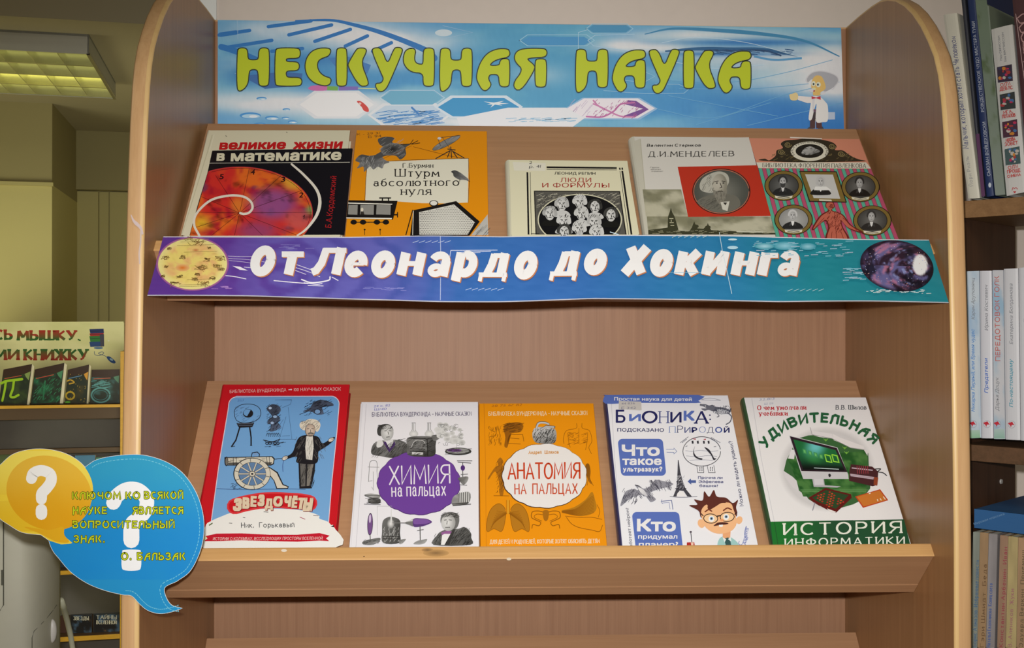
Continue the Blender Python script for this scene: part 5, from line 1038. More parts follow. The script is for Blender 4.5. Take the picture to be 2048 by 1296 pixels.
# ------------------------------------------------------------------ blue printed banner on the stand's back board
def hexa(x0, x1, y, h, k=14): return [(x0, y), (x0+k, y-h), (x1-k, y-h), (x1, y), (x1-k, y+h), (x0+k, y+h)]
bo = np.array([W/2, -.002, ZC+.30])
TL = hit1(435.5, 40, (0, -.002, 0), (0, 1, 0)); TR = hit1(1682, 55.5, (0, -.002, 0), (0, 1, 0)); BR = hit1(1688.5, 270, (0, -.002, 0), (0, 1, 0)); BL = hit1(435.5, 264, (0, -.002, 0), (0, 1, 0))
def bmap(x, y, h): return hit(x, y, (0, -.002-h, 0), (0, 1, 0))-bo
A = Art(bmap)
def sky(a, b, x, y):
    n = fbm(x*.006, y*.02, 3); m = fbm(x*.012, y*.035, 8)
    c = mixc((122, 186, 216), (72, 152, 208), sm(.35, .65, n)); c = mixc(c, (44, 122, 200), sm(1250, 1600, x)*sm(150, 230, y)); c = mixc(c, (80, 164, 200), sm(860, 1000, x)*sm(1280, 1150, x)*.6)
    def wb(cx, cy, rx, ry, s=1.): return np.exp(-(((x-cx)/rx)**2+((y-cy)/ry)**2))*s
    w = wb(620, 62, 170, 34)+wb(800, 85, 110, 26)+wb(520, 205, 130, 22)+wb(700, 215, 160, 26)+wb(960, 245, 170, 16)+wb(1560, 120, 170, 30, 1.1)+wb(1600, 170, 130, 22, .8)+wb(1400, 70, 160, 12, .9)+wb(1300, 95, 110, 12, .9)+wb(1080, 150, 60, 20, .4)+wb(760, 130, 80, 14, .5)+wb(1680, 150, 60, 60, .8)+wb(480, 130, 60, 20, .4)+wb(1240, 88, 50, 12, .5)
    c = mixc(c, (230, 232, 236), np.clip(w*(.6+.7*m), 0, 1))
    c = mixc(c, (40, 116, 190), np.clip(wb(500, 150, 60, 22, .7)+wb(640, 120, 90, 12, .5)+wb(1500, 85, 150, 6, .9)*1.0+wb(1450, 108, 120, 4, .9), 0, 1))
    c = mixc(c, (120, 180, 226), np.clip(wb(470, 245, 80, 22, .8), 0, 1))
    return c+(vn(x*.7, y*.1, 2)[:, None]-.5)*5
A.field([(435.5, 40), (1682, 55.5), (1688.5, 270), (435.5, 264)], 300, 54, sky)
A.frame(400, 0, 2.9257)
DB = (44, 122, 196); WL = (214, 228, 240)
A.line(curve([(560, 122), (760, 118), (900, 145), (1060, 190), (1220, 250), (1330, 300), (1370, 340)]), np.interp(np.arange(37), [0, 18, 36], [3, 9, 14]), DB)
A.line(curve([(124, 274), (180, 290), (260, 320), (330, 350)]), 12, DB)
for x0, y0, x1, y1 in ((400, 156, 650, 122), (520, 204, 770, 146), (672, 242, 880, 172), (850, 270, 980, 210), (1010, 300, 1120, 250), (112, 205, 290, 178), (140, 280, 420, 236), (420, 300, 600, 284)): A.line([(x0, y0), (x1, y1)], 7, DB)
A.line([(120, 203), (210, 190)], 9, DB); A.lines([[(218, 120), (222, 230)], [(204, 430), (300, 420)], [(1410, 540), (1422, 640)], [(1420, 150), (1596, 190), (1400, 232)]], .8, (170, 200, 226)); A.ell(1425, 192, 50, 20, (206, 222, 232))
A.poly([(290, 440), (480, 420), (600, 430), (590, 500), (380, 520), (290, 470)], (60, 110, 176)); A.poly([(750, 340), (860, 330), (1000, 380), (980, 430), (820, 420)], (70, 130, 196))
# hexagon pictures
for x0, x1, y, h in ((560, 1040, 612, 82),): A.poly(hexa(x0, x1, y, h, 110), (226, 230, 236)); A.poly(hexa(x0+22, x1-22, y, h-12, 104), (240, 240, 242))
A.poly(ccurve([(632, 516), (665, 500), (740, 502), (742, 528), (660, 530)], 3), (206, 110, 176)); A.poly([(744, 504), (808, 506), (806, 530), (744, 528)], (120, 176, 80)); A.poly([(812, 506), (926, 506), (924, 526), (812, 530)], (130, 110, 190)); A.line([(926, 516), (1040, 520)], 1.6, (214, 226, 150))
A.poly(ccurve([(918, 594), (944, 594), (982, 628), (986, 654), (960, 648), (944, 624)], 4), (214, 66, 60)); A.ell(936, 606, 8, 7, (240, 200, 190))
A.poly(hexa(980, 1470, 672, 68, 90), (228, 232, 238)); A.poly(hexa(1000, 1450, 674, 56, 84), (196, 216, 234)); hatch(A, 1060, 650, 1400, 726, 90, 1.2, (70, 140, 204), 8, 3, 5, 90); A.line([(1240, 630), (1280, 668)], 4, (60, 130, 200))
A.poly(hexa(1060, 1420, 572, 40, 60), (110, 178, 210)); A.line(hexa(1050, 1430, 572, 44, 60)+[(1050, 572)], .8, WL)
A.poly(hexa(1370, 1890, 625, 66, 96), WL); A.poly(hexa(1392, 1868, 627, 54, 88), (50, 150, 206)); 
for dx, dy in ((-60, -10), (60, -14), (50, 14), (-20, 26), (90, 2), (-40, 8)): A.poly([(1720, 600), (1720+dx, 604+dy), (1726, 612)], (230, 236, 240))
A.poly([(1810, 662), (1870, 632), (1990, 634), (2002, 660), (1970, 678), (1850, 680)], (220, 160, 50)); A.poly([(1830, 664), (1900, 654), (1930, 672), (1850, 676)], (90, 80, 50)); A.ell(1946, 660, 30, 10, (226, 220, 200)); A.ell(1966, 658, 8, 6, (210, 70, 40))
for x, y, rx in ((294, 676, 62), (420, 690, 40), (500, 690, 22), (350, 728, 36), (540, 712, 26), (360, 576, 30), (505, 640, 22)): A.ell(x, y, rx, rx*.3, (70, 150, 216)); A.ell(x+4, y+4, rx*.86, rx*.2, (176, 214, 238)); A.ell(x+rx*.3, y+5, rx*.4, rx*.12, (228, 236, 244))
# thin hexagon outlines and rays
A.poly(hexa(1885, 2048+240, 240, 24, 40), (70, 152, 208)); A.line(hexa(1870, 2048+260, 236, 32, 46)+[(1870, 236)], 1.4, (160, 208, 232))
A.frame(1050, 0, 2.9257)
for x0, x1, y, h in ((370, 620, 168, 22),): A.poly(hexa(x0, x1, y, h, 30), (72, 150, 196)); A.line(hexa(x0-12, x1+12, y, h+5, 34)+[(x0-12, y)], 1.4, (160, 206, 230))
A.line([(312, 300), (312, 190), (360, 176)], 1.2, (170, 210, 232)); A.line([(620, 300), (400, 268), (368, 236), (410, 206), (640, 200)], 1.2, (180, 214, 236)); A.line([(700, 420), (760, 446), (700, 480), (560, 470)], 1.0, (160, 206, 230)); A.line([(460, 530), (700, 548), (930, 546), (960, 520), (900, 494), (760, 492)], 1.0, (160, 206, 230))
A.line(curve([(700, 200), (860, 168), (1100, 176), (1400, 200), (1640, 240), (1840, 330)], 8), np.interp(np.arange(41), [0, 20, 40], [1.5, 8, 2]), (60, 140, 186), False)
A.line(curve([(820, 300), (1000, 286), (1200, 288), (1400, 290), (1600, 330)], 8), np.interp(np.arange(33), [0, 12, 26, 32], [3, 8, 6, 1]), (40, 100, 150), False); A.line(curve([(1080, 292), (1200, 296), (1300, 292), (1420, 300), (1500, 326)], 6), 3.2, (30, 66, 110), False)
A.line(curve([(1340, 330), (1460, 350), (1620, 340)], 6), 4, (90, 160, 210), False); hatch(A, 1060, 290, 1560, 320, 50, 1.4, (40, 90, 140), -8, 3, 7, 60)
A.lines([curve([(820, 470), (1200, 480), (1500, 430), (1800, 350)]), curve([(900, 520), (1300, 520), (1660, 490)]), curve([(780, 640), (1100, 690), (1500, 560), (1840, 480)]), [(840, 560), (1480, 680)], [(1000, 730), (1440, 600)], [(1300, 735), (1860, 600)]], 1.0, (110, 176, 216))
A.lines([curve([(800, 250), (1000, 220), (1300, 250), (1600, 330)]), curve([(860, 360), (1100, 400), (1400, 380)])], 1.2, (196, 222, 238))
A.poly(hexa(232, 776, 636, 64, 104), (150, 190, 226)); A.poly(hexa(246, 760, 634, 58, 100), (238, 232, 240)); A.poly([(600, 586), (650, 590), (724, 640), (640, 688), (560, 684), (690, 636), (590, 612)], (120, 70, 150))
for i in range(2):
    A.line(curve([(400, 588+20*i), (430, 620), (490, 650), (560, 680), (640, 684)], 6), 3.2, (206, 130, 180)); A.line(curve([(360, 682), (450, 684), (520, 650), (560, 610), (640, 600)], 6), 3.2, (196, 110, 170))
hatch(A, 400, 590, 660, 690, 50, 1.0, (176, 90, 150), 50, 3, 3, 26); hatch(A, 270, 600, 380, 670, 14, .8, (196, 176, 206), 50, 3, 3, 60)
A.poly([(-400, 690), (-100, 630), (240, 630), (350, 690), (280, 742), (-380, 742)], (232, 234, 240)); hatch(A, -100, 690, 290, 712, 40, 1.2, (150, 194, 224), 4, 2, 8, 60)
# small old professor pointing left
A.frame(1560, 120, 8.637)
HG = (176, 178, 186)
A.poly([(432, 1222), (500, 1160), (560, 1150), (600, 1222)], (44, 70, 92)); A.poly([(612, 1222), (690, 1150), (740, 1150), (770, 1222)], (44, 70, 92))
A.poly([(520, 1000), (608, 980), (604, 1180), (516, 1176)], (78, 46, 48)); A.poly([(620, 1040), (716, 1040), (728, 1180), (628, 1176)], (88, 48, 46)); A.poly([(570, 900), (630, 900), (622, 1050), (560, 1040)], (62, 50, 54)); A.line([(610, 1020), (608, 1222)], .5, (210, 200, 180))
A.poly([(820, 900), (950, 900), (950, 1026), (830, 1030)], (186, 200, 222)); 
A.poly(ccurve([(560, 630), (690, 640), (780, 720), (826, 800), (826, 1040), (740, 1074), (620, 1056), (630, 760), (590, 860), (548, 1026), (494, 1016), (530, 760)], 4), (232, 230, 228)); A.poly([(300, 618), (560, 640), (560, 744), (470, 744), (310, 690)], (232, 226, 224)); A.poly([(560, 650), (600, 680), (588, 860), (560, 900), (556, 760)], (214, 214, 220)); A.poly([(580, 850), (625, 850), (620, 900), (578, 896)], (110, 80, 100))
A.poly(ccurve([(165, 600), (210, 585), (270, 560), (310, 600), (305, 680), (240, 700), (180, 680)], 4), (228, 206, 150)); A.line([(160, 610), (220, 620)], 1.2, (228, 206, 150))
A.poly(ccurve([(480, 390), (470, 300), (560, 215), (700, 190), (860, 220), (980, 280), (1010, 360), (960, 440), (860, 510), (760, 540), (700, 420), (560, 330)], 5), HG); A.line(ccurve([(480, 390), (470, 300), (560, 215), (700, 190), (860, 220), (980, 280), (1010, 360), (960, 440), (860, 510)], 5)[:40], 2.0, (216, 216, 222))
A.poly(ccurve([(540, 460), (560, 340), (620, 270), (710, 280), (760, 360), (790, 470), (760, 520), (700, 560), (690, 610), (580, 610), (570, 560)], 5), (228, 190, 110)); A.ell(580, 410, 34, 44, (226, 232, 214)); A.ell(664, 425, 40, 44, (226, 232, 214)); A.ell(580, 415, 16, 20, (70, 80, 80)); A.ell(655, 425, 16, 20, (60, 70, 90)); A.ell(586, 500, 34, 26, (220, 220, 170)); A.ell(582, 534, 22, 16, (176, 60, 70)); A.poly(ccurve([(500, 530), (560, 490), (580, 520), (560, 560)], 4), (214, 214, 226)); A.poly([(700, 580), (800, 540), (780, 590), (720, 606)], (220, 220, 226)); A.poly([(544, 624), (625, 650), (700, 622), (704, 688), (625, 660), (548, 676)], (198, 40, 62))
# title
YL = (190, 204, 20); OC = (36, 48, 36)
A.frame(400, 0, 2.9257)
def chaikin(P, n=2):
    P = [np.array(p, float) for p in P]
    for _ in range(n): P = [q for a, b in zip(P, P[1:]+P[:1]) for q in (a*.75+b*.25, a*.25+b*.75)]
    return [tuple(p) for p in P]
PL = {'Н': [[(220, 296), (232, 283), (264, 283), (276, 296), (277, 340), (290, 353), (333, 353), (345, 342), (346, 298), (358, 283), (392, 283), (404, 298), (402, 486), (390, 501), (356, 501), (345, 488), (343, 424), (332, 404), (298, 404), (284, 420), (279, 498), (231, 538), (217, 508)]],
'Е': [[(442, 298), (456, 283), (570, 283), (584, 296), (584, 326), (570, 339), (508, 339), (500, 350), (508, 364), (564, 364), (578, 376), (578, 399), (564, 411), (512, 411), (500, 424), (504, 448), (518, 456), (580, 456), (593, 468), (593, 488), (580, 501), (456, 501), (440, 488)]],
'С': [[(765, 296), (752, 284), (696, 284), (650, 304), (621, 350), (616, 404), (636, 456), (684, 492), (754, 502), (769, 460), (728, 450), (696, 424), (682, 386), (690, 352), (718, 336), (752, 326)]],
'К': [[(800, 296), (812, 283), (846, 283), (858, 296), (858, 488), (846, 501), (812, 501), (800, 488)], [(916, 292), (930, 284), (964, 284), (974, 300), (938, 366), (985, 482), (976, 501), (932, 501), (868, 388), (872, 368)]],
'У': [[(1006, 298), (1020, 282), (1060, 283), (1097, 388), (1136, 288), (1152, 279), (1178, 283), (1184, 300), (1112, 468), (1082, 528), (1044, 536), (1024, 490), (1062, 490), (1078, 462), (1066, 436)]],
'Ч': [[(1206, 288), (1263, 283), (1250, 342), (1262, 372), (1298, 380), (1309, 368), (1309, 298), (1321, 283), (1358, 283), (1370, 298), (1368, 488), (1356, 501), (1320, 501), (1308, 488), (1308, 424), (1238, 420), (1198, 382), (1190, 340)]],
'А': [[(1808, 296), (1796, 286), (1738, 286), (1680, 312), (1640, 368), (1620, 436), (1624, 474), (1662, 537), (1706, 497), (1684, 462), (1690, 438), (1704, 430), (1750, 432), (1753, 488), (1765, 503), (1797, 503), (1809, 490), (1810, 356), (1798, 344), (1770, 344), (1757, 358), (1754, 383), (1688, 385), (1712, 356), (1750, 340), (1796, 332), (1811, 318)]],
'Я': [[(2026, 294), (2012, 284), (1900, 284), (1856, 298), (1840, 330), (1850, 364), (1896, 406), (1826, 495), (1872, 537), (1960, 400), (1950, 376), (1918, 352), (1914, 338), (1960, 332), (2016, 330), (2028, 314)], [(1963, 358), (1974, 345), (2012, 345), (2026, 358), (2024, 492), (2012, 505), (1976, 505), (1963, 492)]]}
for ch, dx, dy in (('Н', 0, 0), ('Е', 0, 0), ('С', 0, 0), ('К', 0, 0), ('У', 0, 0), ('Ч', 0, 1), ('Н', 1187, 2), ('А', 0, 2), ('Я', 0, 2), ('Н', 1982, 8), ('А', 794, 9), ('У', 1620, 11), ('К', 2031, 14), ('А', 1412, 16)):
    for P in PL[ch]:
        Q = chaikin([(x+dx, y+dy) for x, y in P], 2)
        A.line(Q+Q[:2], 4.4, OC, False); A.poly(Q, YL)
Pq = [p-bo for p in (TL, TR, BR, BL)]
vs = [tuple(p) for p in Pq]+[tuple(p+np.array([0, .0012, 0])) for p in Pq]
o = A.build('printed_banner', M['satin'], None, (vs, [(3, 2, 1, 0), (4, 5, 6, 7), (0, 1, 5, 4), (1, 2, 6, 5), (2, 3, 7, 6), (3, 0, 4, 7)], (214, 160, 130)))
o.location = bo; tag(o, 'sky-blue printed banner with large lime lettering along the top of the stand', 'banner')

# ------------------------------------------------------------------ long paper strip taped to the upper lip
s0 = np.array([W/2, -.326, ZC+.106]); dd = np.array([0, -.644, -.765]); n2 = np.array([0, -.765, .644]); tp0 = s0+n2*.0015
def wav(X, v): return .0022*np.sin(X*9.5+.6)*np.clip(v/.1, 0, 1.2)+.0004*np.sin(X*23+1)*np.clip(v/.1, 0, 1.2)
def smap(x, y, h):
    Q = hit(x, y, tp0, n2); v = (Q-tp0)@dd; return Q+n2*(h+wav(Q[:, 0], v))[:, None]-s0
A = Art(smap); A.STEP = 4e-5; A.h = 1.5e-4
PU, BV, BU, TE = (98, 58, 150), (84, 84, 166), (58, 108, 178), (38, 134, 148)
def strip(a, b, x, y):
    c = mixc(PU, BV, sm(.05, .3, a)); c = mixc(c, BU, sm(.25, .42, a)); c = mixc(c, (46, 122, 170), sm(.5, .72, a)); c = mixc(c, TE, sm(.7, .86, a))
    r = np.hypot((x-560)/1.6, y-560); c = mixc(c, (118, 116, 196), sm(.25, .75, np.abs(np.sin(r*.075+fbm(x*.01, y*.02, 4)*3)))*sm(1000, 700, x)*sm(380, 560, x)*.45)
    return c+(vn(x*.05, y*.4, 2)[:, None]-.5)*8
ytop = lambda x: np.interp(x, [326, 700, 860, 1000, 1240, 1450, 1700, 1857], [473, 474, 471, 473, 470, 471, 478, 479.5])
ybot = lambda x: np.interp(x, [295, 500, 700, 880, 1000, 1180, 1400, 1560, 1750, 1898], [593, 594, 599, 602, 601, 596, 601, 606, 604, 604.5])
nx, ny = 200, 22
def quadpts(nx, ny):
    a, b = np.meshgrid(np.linspace(0, 1, nx+1), np.linspace(0, 1, ny+1)); a = a.ravel(); b = b.ravel()
    xt = 326.8+a*(1857.6-326.8); xb = 295.4+a*(1898-295.4); X = xt*(1-b)+xb*b; Y = ytop(xt)*(1-b)+ybot(xb)*b; return a, b, X, Y
a, b, X, Y = quadpts(nx, ny); F = [(j*(nx+1)+i, (j+1)*(nx+1)+i, (j+1)*(nx+1)+i+1, j*(nx+1)+i+1) for j in range(ny) for i in range(nx)]
A._add(np.stack([X, Y], 1), F, np.clip(strip(a, b, X, Y), 0, 255)); 
A.line([(326.8+t*(1857.6-326.8), ytop(326.8+t*1530.8)+.9) for t in np.linspace(0, 1, 60)], 1.5, (224, 222, 228), False); A.line([(295.4+t*1602.6, ybot(295.4+t*1602.6)-.6) for t in np.linspace(0, 1, 60)], 1.1, (196, 196, 206), False)
A.frame(280, 450, 2.4976)
A.lines([curve([(440, 158), (500, 160), (600, 160)]), curve([(438, 170), (540, 176), (640, 190)]), curve([(440, 180), (520, 188), (600, 200)])], .9, (206, 196, 222)); A.line(curve([(410, 256), (470, 262), (530, 274)]), 1.6, (240, 236, 244)); A.poly([(462, 208), (500, 212), (540, 232), (500, 228)], (240, 236, 244)); A.line(curve([(670, 282), (760, 290), (840, 296)]), 1.8, (240, 236, 244))
A.lines([curve([(760, 210), (840, 236), (900, 262)]), curve([(780, 200), (860, 228)]), curve([(770, 228), (830, 250)]), curve([(520, 214), (600, 222)])], 1.2, (226, 220, 236)); A.line(curve([(808, 276), (860, 292), (940, 280), (950, 262)]), 2.6, (240, 238, 246)); A.line(curve([(820, 292), (880, 300), (910, 296)]), 1.4, (240, 238, 246)); A.line([(840, 306), (916, 308)], 1.4, (236, 232, 244)); A.line(curve([(960, 264), (990, 280)]), 1.6, (236, 232, 244))
for x0, y0 in ((1362, 84), (1626, 316)):
    A.lines([[(x0+i*32, y0+6), (x0+30+i*32, y0-4)] for i in range(6)], 1.0, (190, 204, 232))
A.line([(1548, 158), (1552, 128), (1784, 126)], 1.3, (210, 216, 238)); A.line([(1580, 170), (1584, 138), (1752, 132)], 1.3, (210, 216, 238)); A.line([(1612, 150), (1616, 142), (1700, 138)], 1, (190, 200, 230))
hatch(A, 700, 100, 860, 125, 14, 1.0, (130, 120, 190), 0, 2, 4, 50); hatch(A, 1120, 315, 1320, 330, 12, 1.0, (140, 140, 206), 0, 2, 5, 50); hatch(A, 340, 310, 470, 330, 8, .9, (170, 130, 200), 0, 2, 6, 40)
A.line([(1500, 60), (1503, 160), (1500, 374)], 1.0, (206, 214, 236), False)
# parchment disc
A.disc(264, 200, 182, 138, 4, 50, lambda r, t, x, y: mixc((226, 190, 170), (150, 80, 150), sm(.94, 1, r)))
A.disc(264, 200, 172, 130, 12, 56, lambda r, t, x, y: mixc(mixc((236, 214, 120), (232, 184, 120), sm(.4, .7, fbm(x*.03, y*.04, 5))), (236, 226, 150), sm(.7, 1, r))-(sm(.93, 1, 1-np.abs(((x/68) % 1)-.5))+sm(.93, 1, 1-np.abs(((y/60) % 1)-.5)))[:, None]*10)
r_ = random.Random(3)
A.glow(214, 220, 36, 18, (222, 120, 40), (232, 184, 120)); A.glow(280, 130, 22, 10, (190, 110, 70), (232, 196, 120))
for x, y, s, d in ((128, 170, 22, 3), (214, 166, 18, 3), (308, 224, 36, 4), (336, 180, 20, 2), (404, 176, 26, 4), (388, 212, 24, 2), (408, 232, 18, 3), (134, 218, 14, 1), (118, 266, 14, 2), (200, 270, 18, 3), (280, 284, 20, 2), (364, 280, 18, 2), (348, 124, 12, 2), (184, 312, 30, 2), (320, 310, 30, 1), (280, 104, 50, 1), (150, 130, 12, 2), (246, 80, 26, 1), (290, 262, 14, 2)):
    for k in range(d+2): A.line(curve([(x+r_.uniform(-s, s), y+r_.uniform(-s*.5, s*.5)) for _ in range(5)], 3), .7, ((96, 76, 40), (120, 100, 50), (150, 110, 60))[k % 3], False)
for y in (86, 98, 116, 150, 290, 318, 326): A.line([(180+r_.uniform(0, 60), y), (330+r_.uniform(0, 60), y-4)], .5, (150, 130, 80), False)
OR = (196, 128, 92)
IMP = {  # heavy condensed letters: box 0..1 x 0..1, stroke paths with width factors
'О': [(ell(.5, .5, .305, .40, 28)+ell(.5, .5, .305, .40, 28)[:2], 1)], 'о': [(ell(.5, .5, .305, .39, 28)+ell(.5, .5, .305, .39, 28)[:2], 1)],
'т': [([(0, .89), (1, .89)], .62), ([(.5, 0), (.5, .95)], 1)],
'Л': [([(0, .08), (.13, .14), (.26, .42), (.32, .95)], .8), ([(.24, .905), (1, .905)], .55), ([(.82, 0), (.82, 1)], 1.0)],
'е': [([(.2, .5), (.84, .5)], .34), (arc(.5, .5, .305, .39, -5, 180, 14)+arc(.5, .5, .305, .39, 180, 318, 12), .95)],
'н': [([(.19, 0), (.19, 1)], 1), ([(.81, 0), (.81, 1)], 1), ([(.2, .52), (.8, .52)], .5)],
'а': [([(.8, 0), (.8, .68)], .95), (arc(.5, .66, .3, .25, 0, 165, 12), .8), (ell(.42, .26, .23, .17, 20)+ell(.42, .26, .23, .17, 20)[:2], .62)],
'р': [([(.19, -.26), (.19, 1)], 1), (arc(.5, .5, .31, .40, -110, 110, 16)[::1], .92), ([(.2, .9), (.5, .93)], .4)],
'д': [([(.28, .1), (.38, .5), (.42, .95)], .8), ([(.38, .9), (.9, .9)], .5), ([(.78, .06), (.78, 1)], .95), ([(0, .08), (1, .08)], .46), ([(.08, -.2), (.08, .12)], .42), ([(.92, -.2), (.92, .12)], .42)],
'Х': [([(.12, 0), (.88, 1)], 1.02), ([(.14, 1), (.86, 0)], 1.02)],
'к': [([(.19, 0), (.19, 1)], 1), ([(.84, 1), (.46, .52)], .92), ([(.44, .56), (.86, 0)], .96)],
'и': [([(.19, 0), (.19, 1)], .95), ([(.81, 0), (.81, 1)], .95), ([(.24, .1), (.76, .9)], .7)],
'г': [([(.24, 0), (.24, 1)], 1.15), ([(.1, .89), (1, .89)], .6)]}
def shout(ch, x0, x1, yb, h):
    sl = .22; w = x1-x0; sw = 47/A.fr[2]*(1.0 if ch not in 'г' else .9)
    for k, (dx, dy, c) in enumerate(((2.0, 2.0, OR), (0, 0, WHT))):
        A.up()
        for i, (P, wf) in enumerate(IMP[ch]):
            Q = A.px([(x0+x*w+y*h*sl, yb-y*h) for x, y in P])+np.array((dx, dy))
            if len(P) < 3: Q = Q[0]+(Q[-1]-Q[0])*np.linspace(0, 1, 5)[:, None]
            A._ribbon(Q, sw*wf, c, i, False)
for ch, x0, x1, yb, h in (('О', 540, 664, 264, 138), ('т', 688, 798, 264, 116), ('Л', 858, 1006, 262, 134), ('е', 1012, 1124, 266, 114), ('о', 1146, 1260, 268, 116), ('н', 1280, 1408, 264, 112), ('а', 1424, 1536, 268, 114), ('р', 1560, 1672, 262, 110), ('д', 1690, 1830, 268, 114), ('о', 1858, 1968, 272, 120)): shout(ch, x0, x1, yb, h)
A.frame(1080, 450, 2.438)
for ch, x0, x1, yb, h in (('д', 46, 176, 258, 116), ('о', 206, 308, 246, 104), ('Х', 396, 506, 252, 128), ('о', 526, 628, 258, 114), ('к', 650, 764, 258, 112), ('и', 780, 896, 260, 114), ('н', 924, 1038, 262, 112), ('г', 1056, 1134, 264, 110), ('а', 1142, 1242, 266, 116)): shout(ch, x0, x1, yb, h)
for x0, y0 in ((640, 74), (1200, 340)): A.lines([[(x0+i*30, y0+4), (x0+26+i*30, y0-6)] for i in range(6)], 1.0, (170, 210, 220))
A.line([(870, 52), (884, 140), (906, 240), (930, 356)], 1.1, (206, 224, 232), False); A.ell(935, 88, 22, 5, (200, 228, 238)); A.ell(935, 128, 26, 8, (180, 216, 232)); A.line([(620, 250), (780, 252)], .9, (140, 190, 214)); A.line([(340, 52), (380, 64)], 1.6, (206, 226, 240))
r_ = random.Random(8)
for i in range(90): x = r_.uniform(1020, 1500); y = r_.uniform(95, 170) if i < 60 else r_.uniform(225, 290); x = x if i < 60 else r_.uniform(1465, 1560); w = r_.uniform(8, 44); A._add(A.px([(x, y), (x+w, y-1), (x+w, y+3), (x, y+4)]), [(0, 1, 2, 3)], (110+r_.randint(0, 60), 190, 210), dh=5e-5+i*1e-7)
A.glow(1190, 120, 60, 22, (150, 206, 224), (60, 150, 170)); A.glow(1090, 122, 50, 16, (170, 216, 230), (60, 150, 170)); A.glow(1300, 124, 40, 18, (150, 204, 220), (60, 150, 170))
A.h += 2e-5
for i in range(34): x = r_.uniform(1570, 1880); w = r_.uniform(8, 30); y = r_.uniform(332, 350); A._add(A.px([(x, y), (x+w, y-1), (x+w, y+2), (x, y+3)]), [(0, 1, 2, 3)], (206, 226, 230), dh=i*1e-7)
A.up()
def worm(r, t, x, y):
    u, v = x-1732, y-218; th = np.arctan2(v/125, (u-70)/175); rr = np.hypot(v/125, (u-110)/200)
    n = fbm(th*1.6+rr*3, rr*5, 4); m = fbm(th*3+rr*6+9, rr*9, 14, 3)
    c = mixc((50, 34, 50), (104, 100, 150), sm(.4, .62, n)); c = mixc(c, (190, 120, 150), sm(.55, .75, m)*.8); c = mixc(c, (24, 22, 34), sm(.55, .7, fbm(x*.02, y*.02, 40))*.8); c = mixc(c, (150, 160, 214), sm(.66, .8, fbm(th*2+4, rr*7, 50))*.8)
    c = mixc(c, (206, 204, 214), sm(.42, .16, np.hypot((x-1846)/100, (y-212)/150*1.2))); c = mixc(c, (236, 234, 236), sm(.3, .24, np.hypot((x-1846)/130, (y-212)/190)))
    return mixc(c, (26, 20, 30), sm(.86, 1, r)*.7)
A.disc(1732, 218, 180, 124, 26, 110, worm, rot=9)
for i in range(70):
    t = r_.uniform(0, 6.28); q = r_.uniform(.3, .95)**.5; x = 1732+170*q*math.cos(t); y = 218+116*q*math.sin(t); A._add(A.px([(x-2, y), (x, y-2), (x+2, y), (x, y+2)]), [(0, 1, 2, 3)], ((230, 220, 230), (220, 150, 130), (150, 160, 220))[i % 3], dh=5e-5)
# the paper behind the ink
a, b, X, Y = quadpts(80, 6); base = smap(X, Y, 0*X); back = smap(X, Y, 0*X-.0006); nn_ = len(base)
Fb = [(j*81+i, (j+1)*81+i, (j+1)*81+i+1, j*81+i+1) for j in range(6) for i in range(80)]; Fk = [tuple(q+nn_ for q in f[::-1]) for f in Fb]
Fe = [(i, i+1, nn_+i+1, nn_+i) for i in range(80)]+[(6*81+i+1, 6*81+i, nn_+6*81+i, nn_+6*81+i+1) for i in range(80)]+[((j+1)*81, j*81, nn_+j*81, nn_+(j+1)*81) for j in range(6)]+[(j*81+80, (j+1)*81+80, nn_+(j+1)*81+80, nn_+j*81+80) for j in range(6)]
o = A.build('paper_strip_banner', M['gloss'], None, (np.vstack([base, back]), Fb+Fk+Fe, (214, 214, 222)))
o.location = s0; tag(o, 'violet to teal paper strip with slanted white lettering hanging on the upper lip', 'banner')

# ------------------------------------------------------------------ card speech bubbles taped to the left side
cb = np.array([.0, -.3975, ZC-.27])
A = Art(lambda x, y, h: hit(x, y, (0, -.3985-h, 0), (0, 1, 0))-cb)
A.frame(0, 880, 3.114)
blue = curve([(536, 165), (600, 125), (700, 102), (830, 92), (930, 102), (1040, 140), (1130, 200), (1200, 290), (1245, 390), (1268, 500), (1265, 610), (1235, 720), (1180, 820), (1100, 880)], 5)+curve([(1100, 880), (1026, 918), (1034, 980), (1070, 1030), (1134, 1048)], 4)[1:]+curve([(1134, 1048), (1060, 1072), (990, 1080), (920, 1060), (870, 1020), (820, 970), (760, 962), (650, 935), (540, 890), (440, 820), (370, 740), (330, 690), (306, 630), (300, 560), (420, 300)], 5)[1:]
yel = curve([(-8, 165), (80, 90), (200, 58), (320, 62), (430, 95), (520, 160), (570, 250), (578, 340), (550, 430), (480, 510), (392, 552)], 5)+[(402, 600), (450, 640), (440, 646), (380, 650), (310, 628), (256, 590)]+curve([(256, 590), (140, 575), (60, 530), (-8, 480), (-34, 400), (-40, 320), (-34, 240), (-8, 165)], 4)[1:-1]
def grow(P, k):
    P = np.array(P); d = np.roll(P, -1, 0)-np.roll(P, 1, 0); d /= np.hypot(d[:, 0], d[:, 1])[:, None]; return P+np.stack([d[:, 1], -d[:, 0]], 1)*k
def fill(P, fn, k=.02):
    P = np.array(P); A.up(); A._add(A.px(P), [tuple(range(len(P)))], fn(P[:, 0], P[:, 1]))
A.poly(blue, (34, 140, 196))
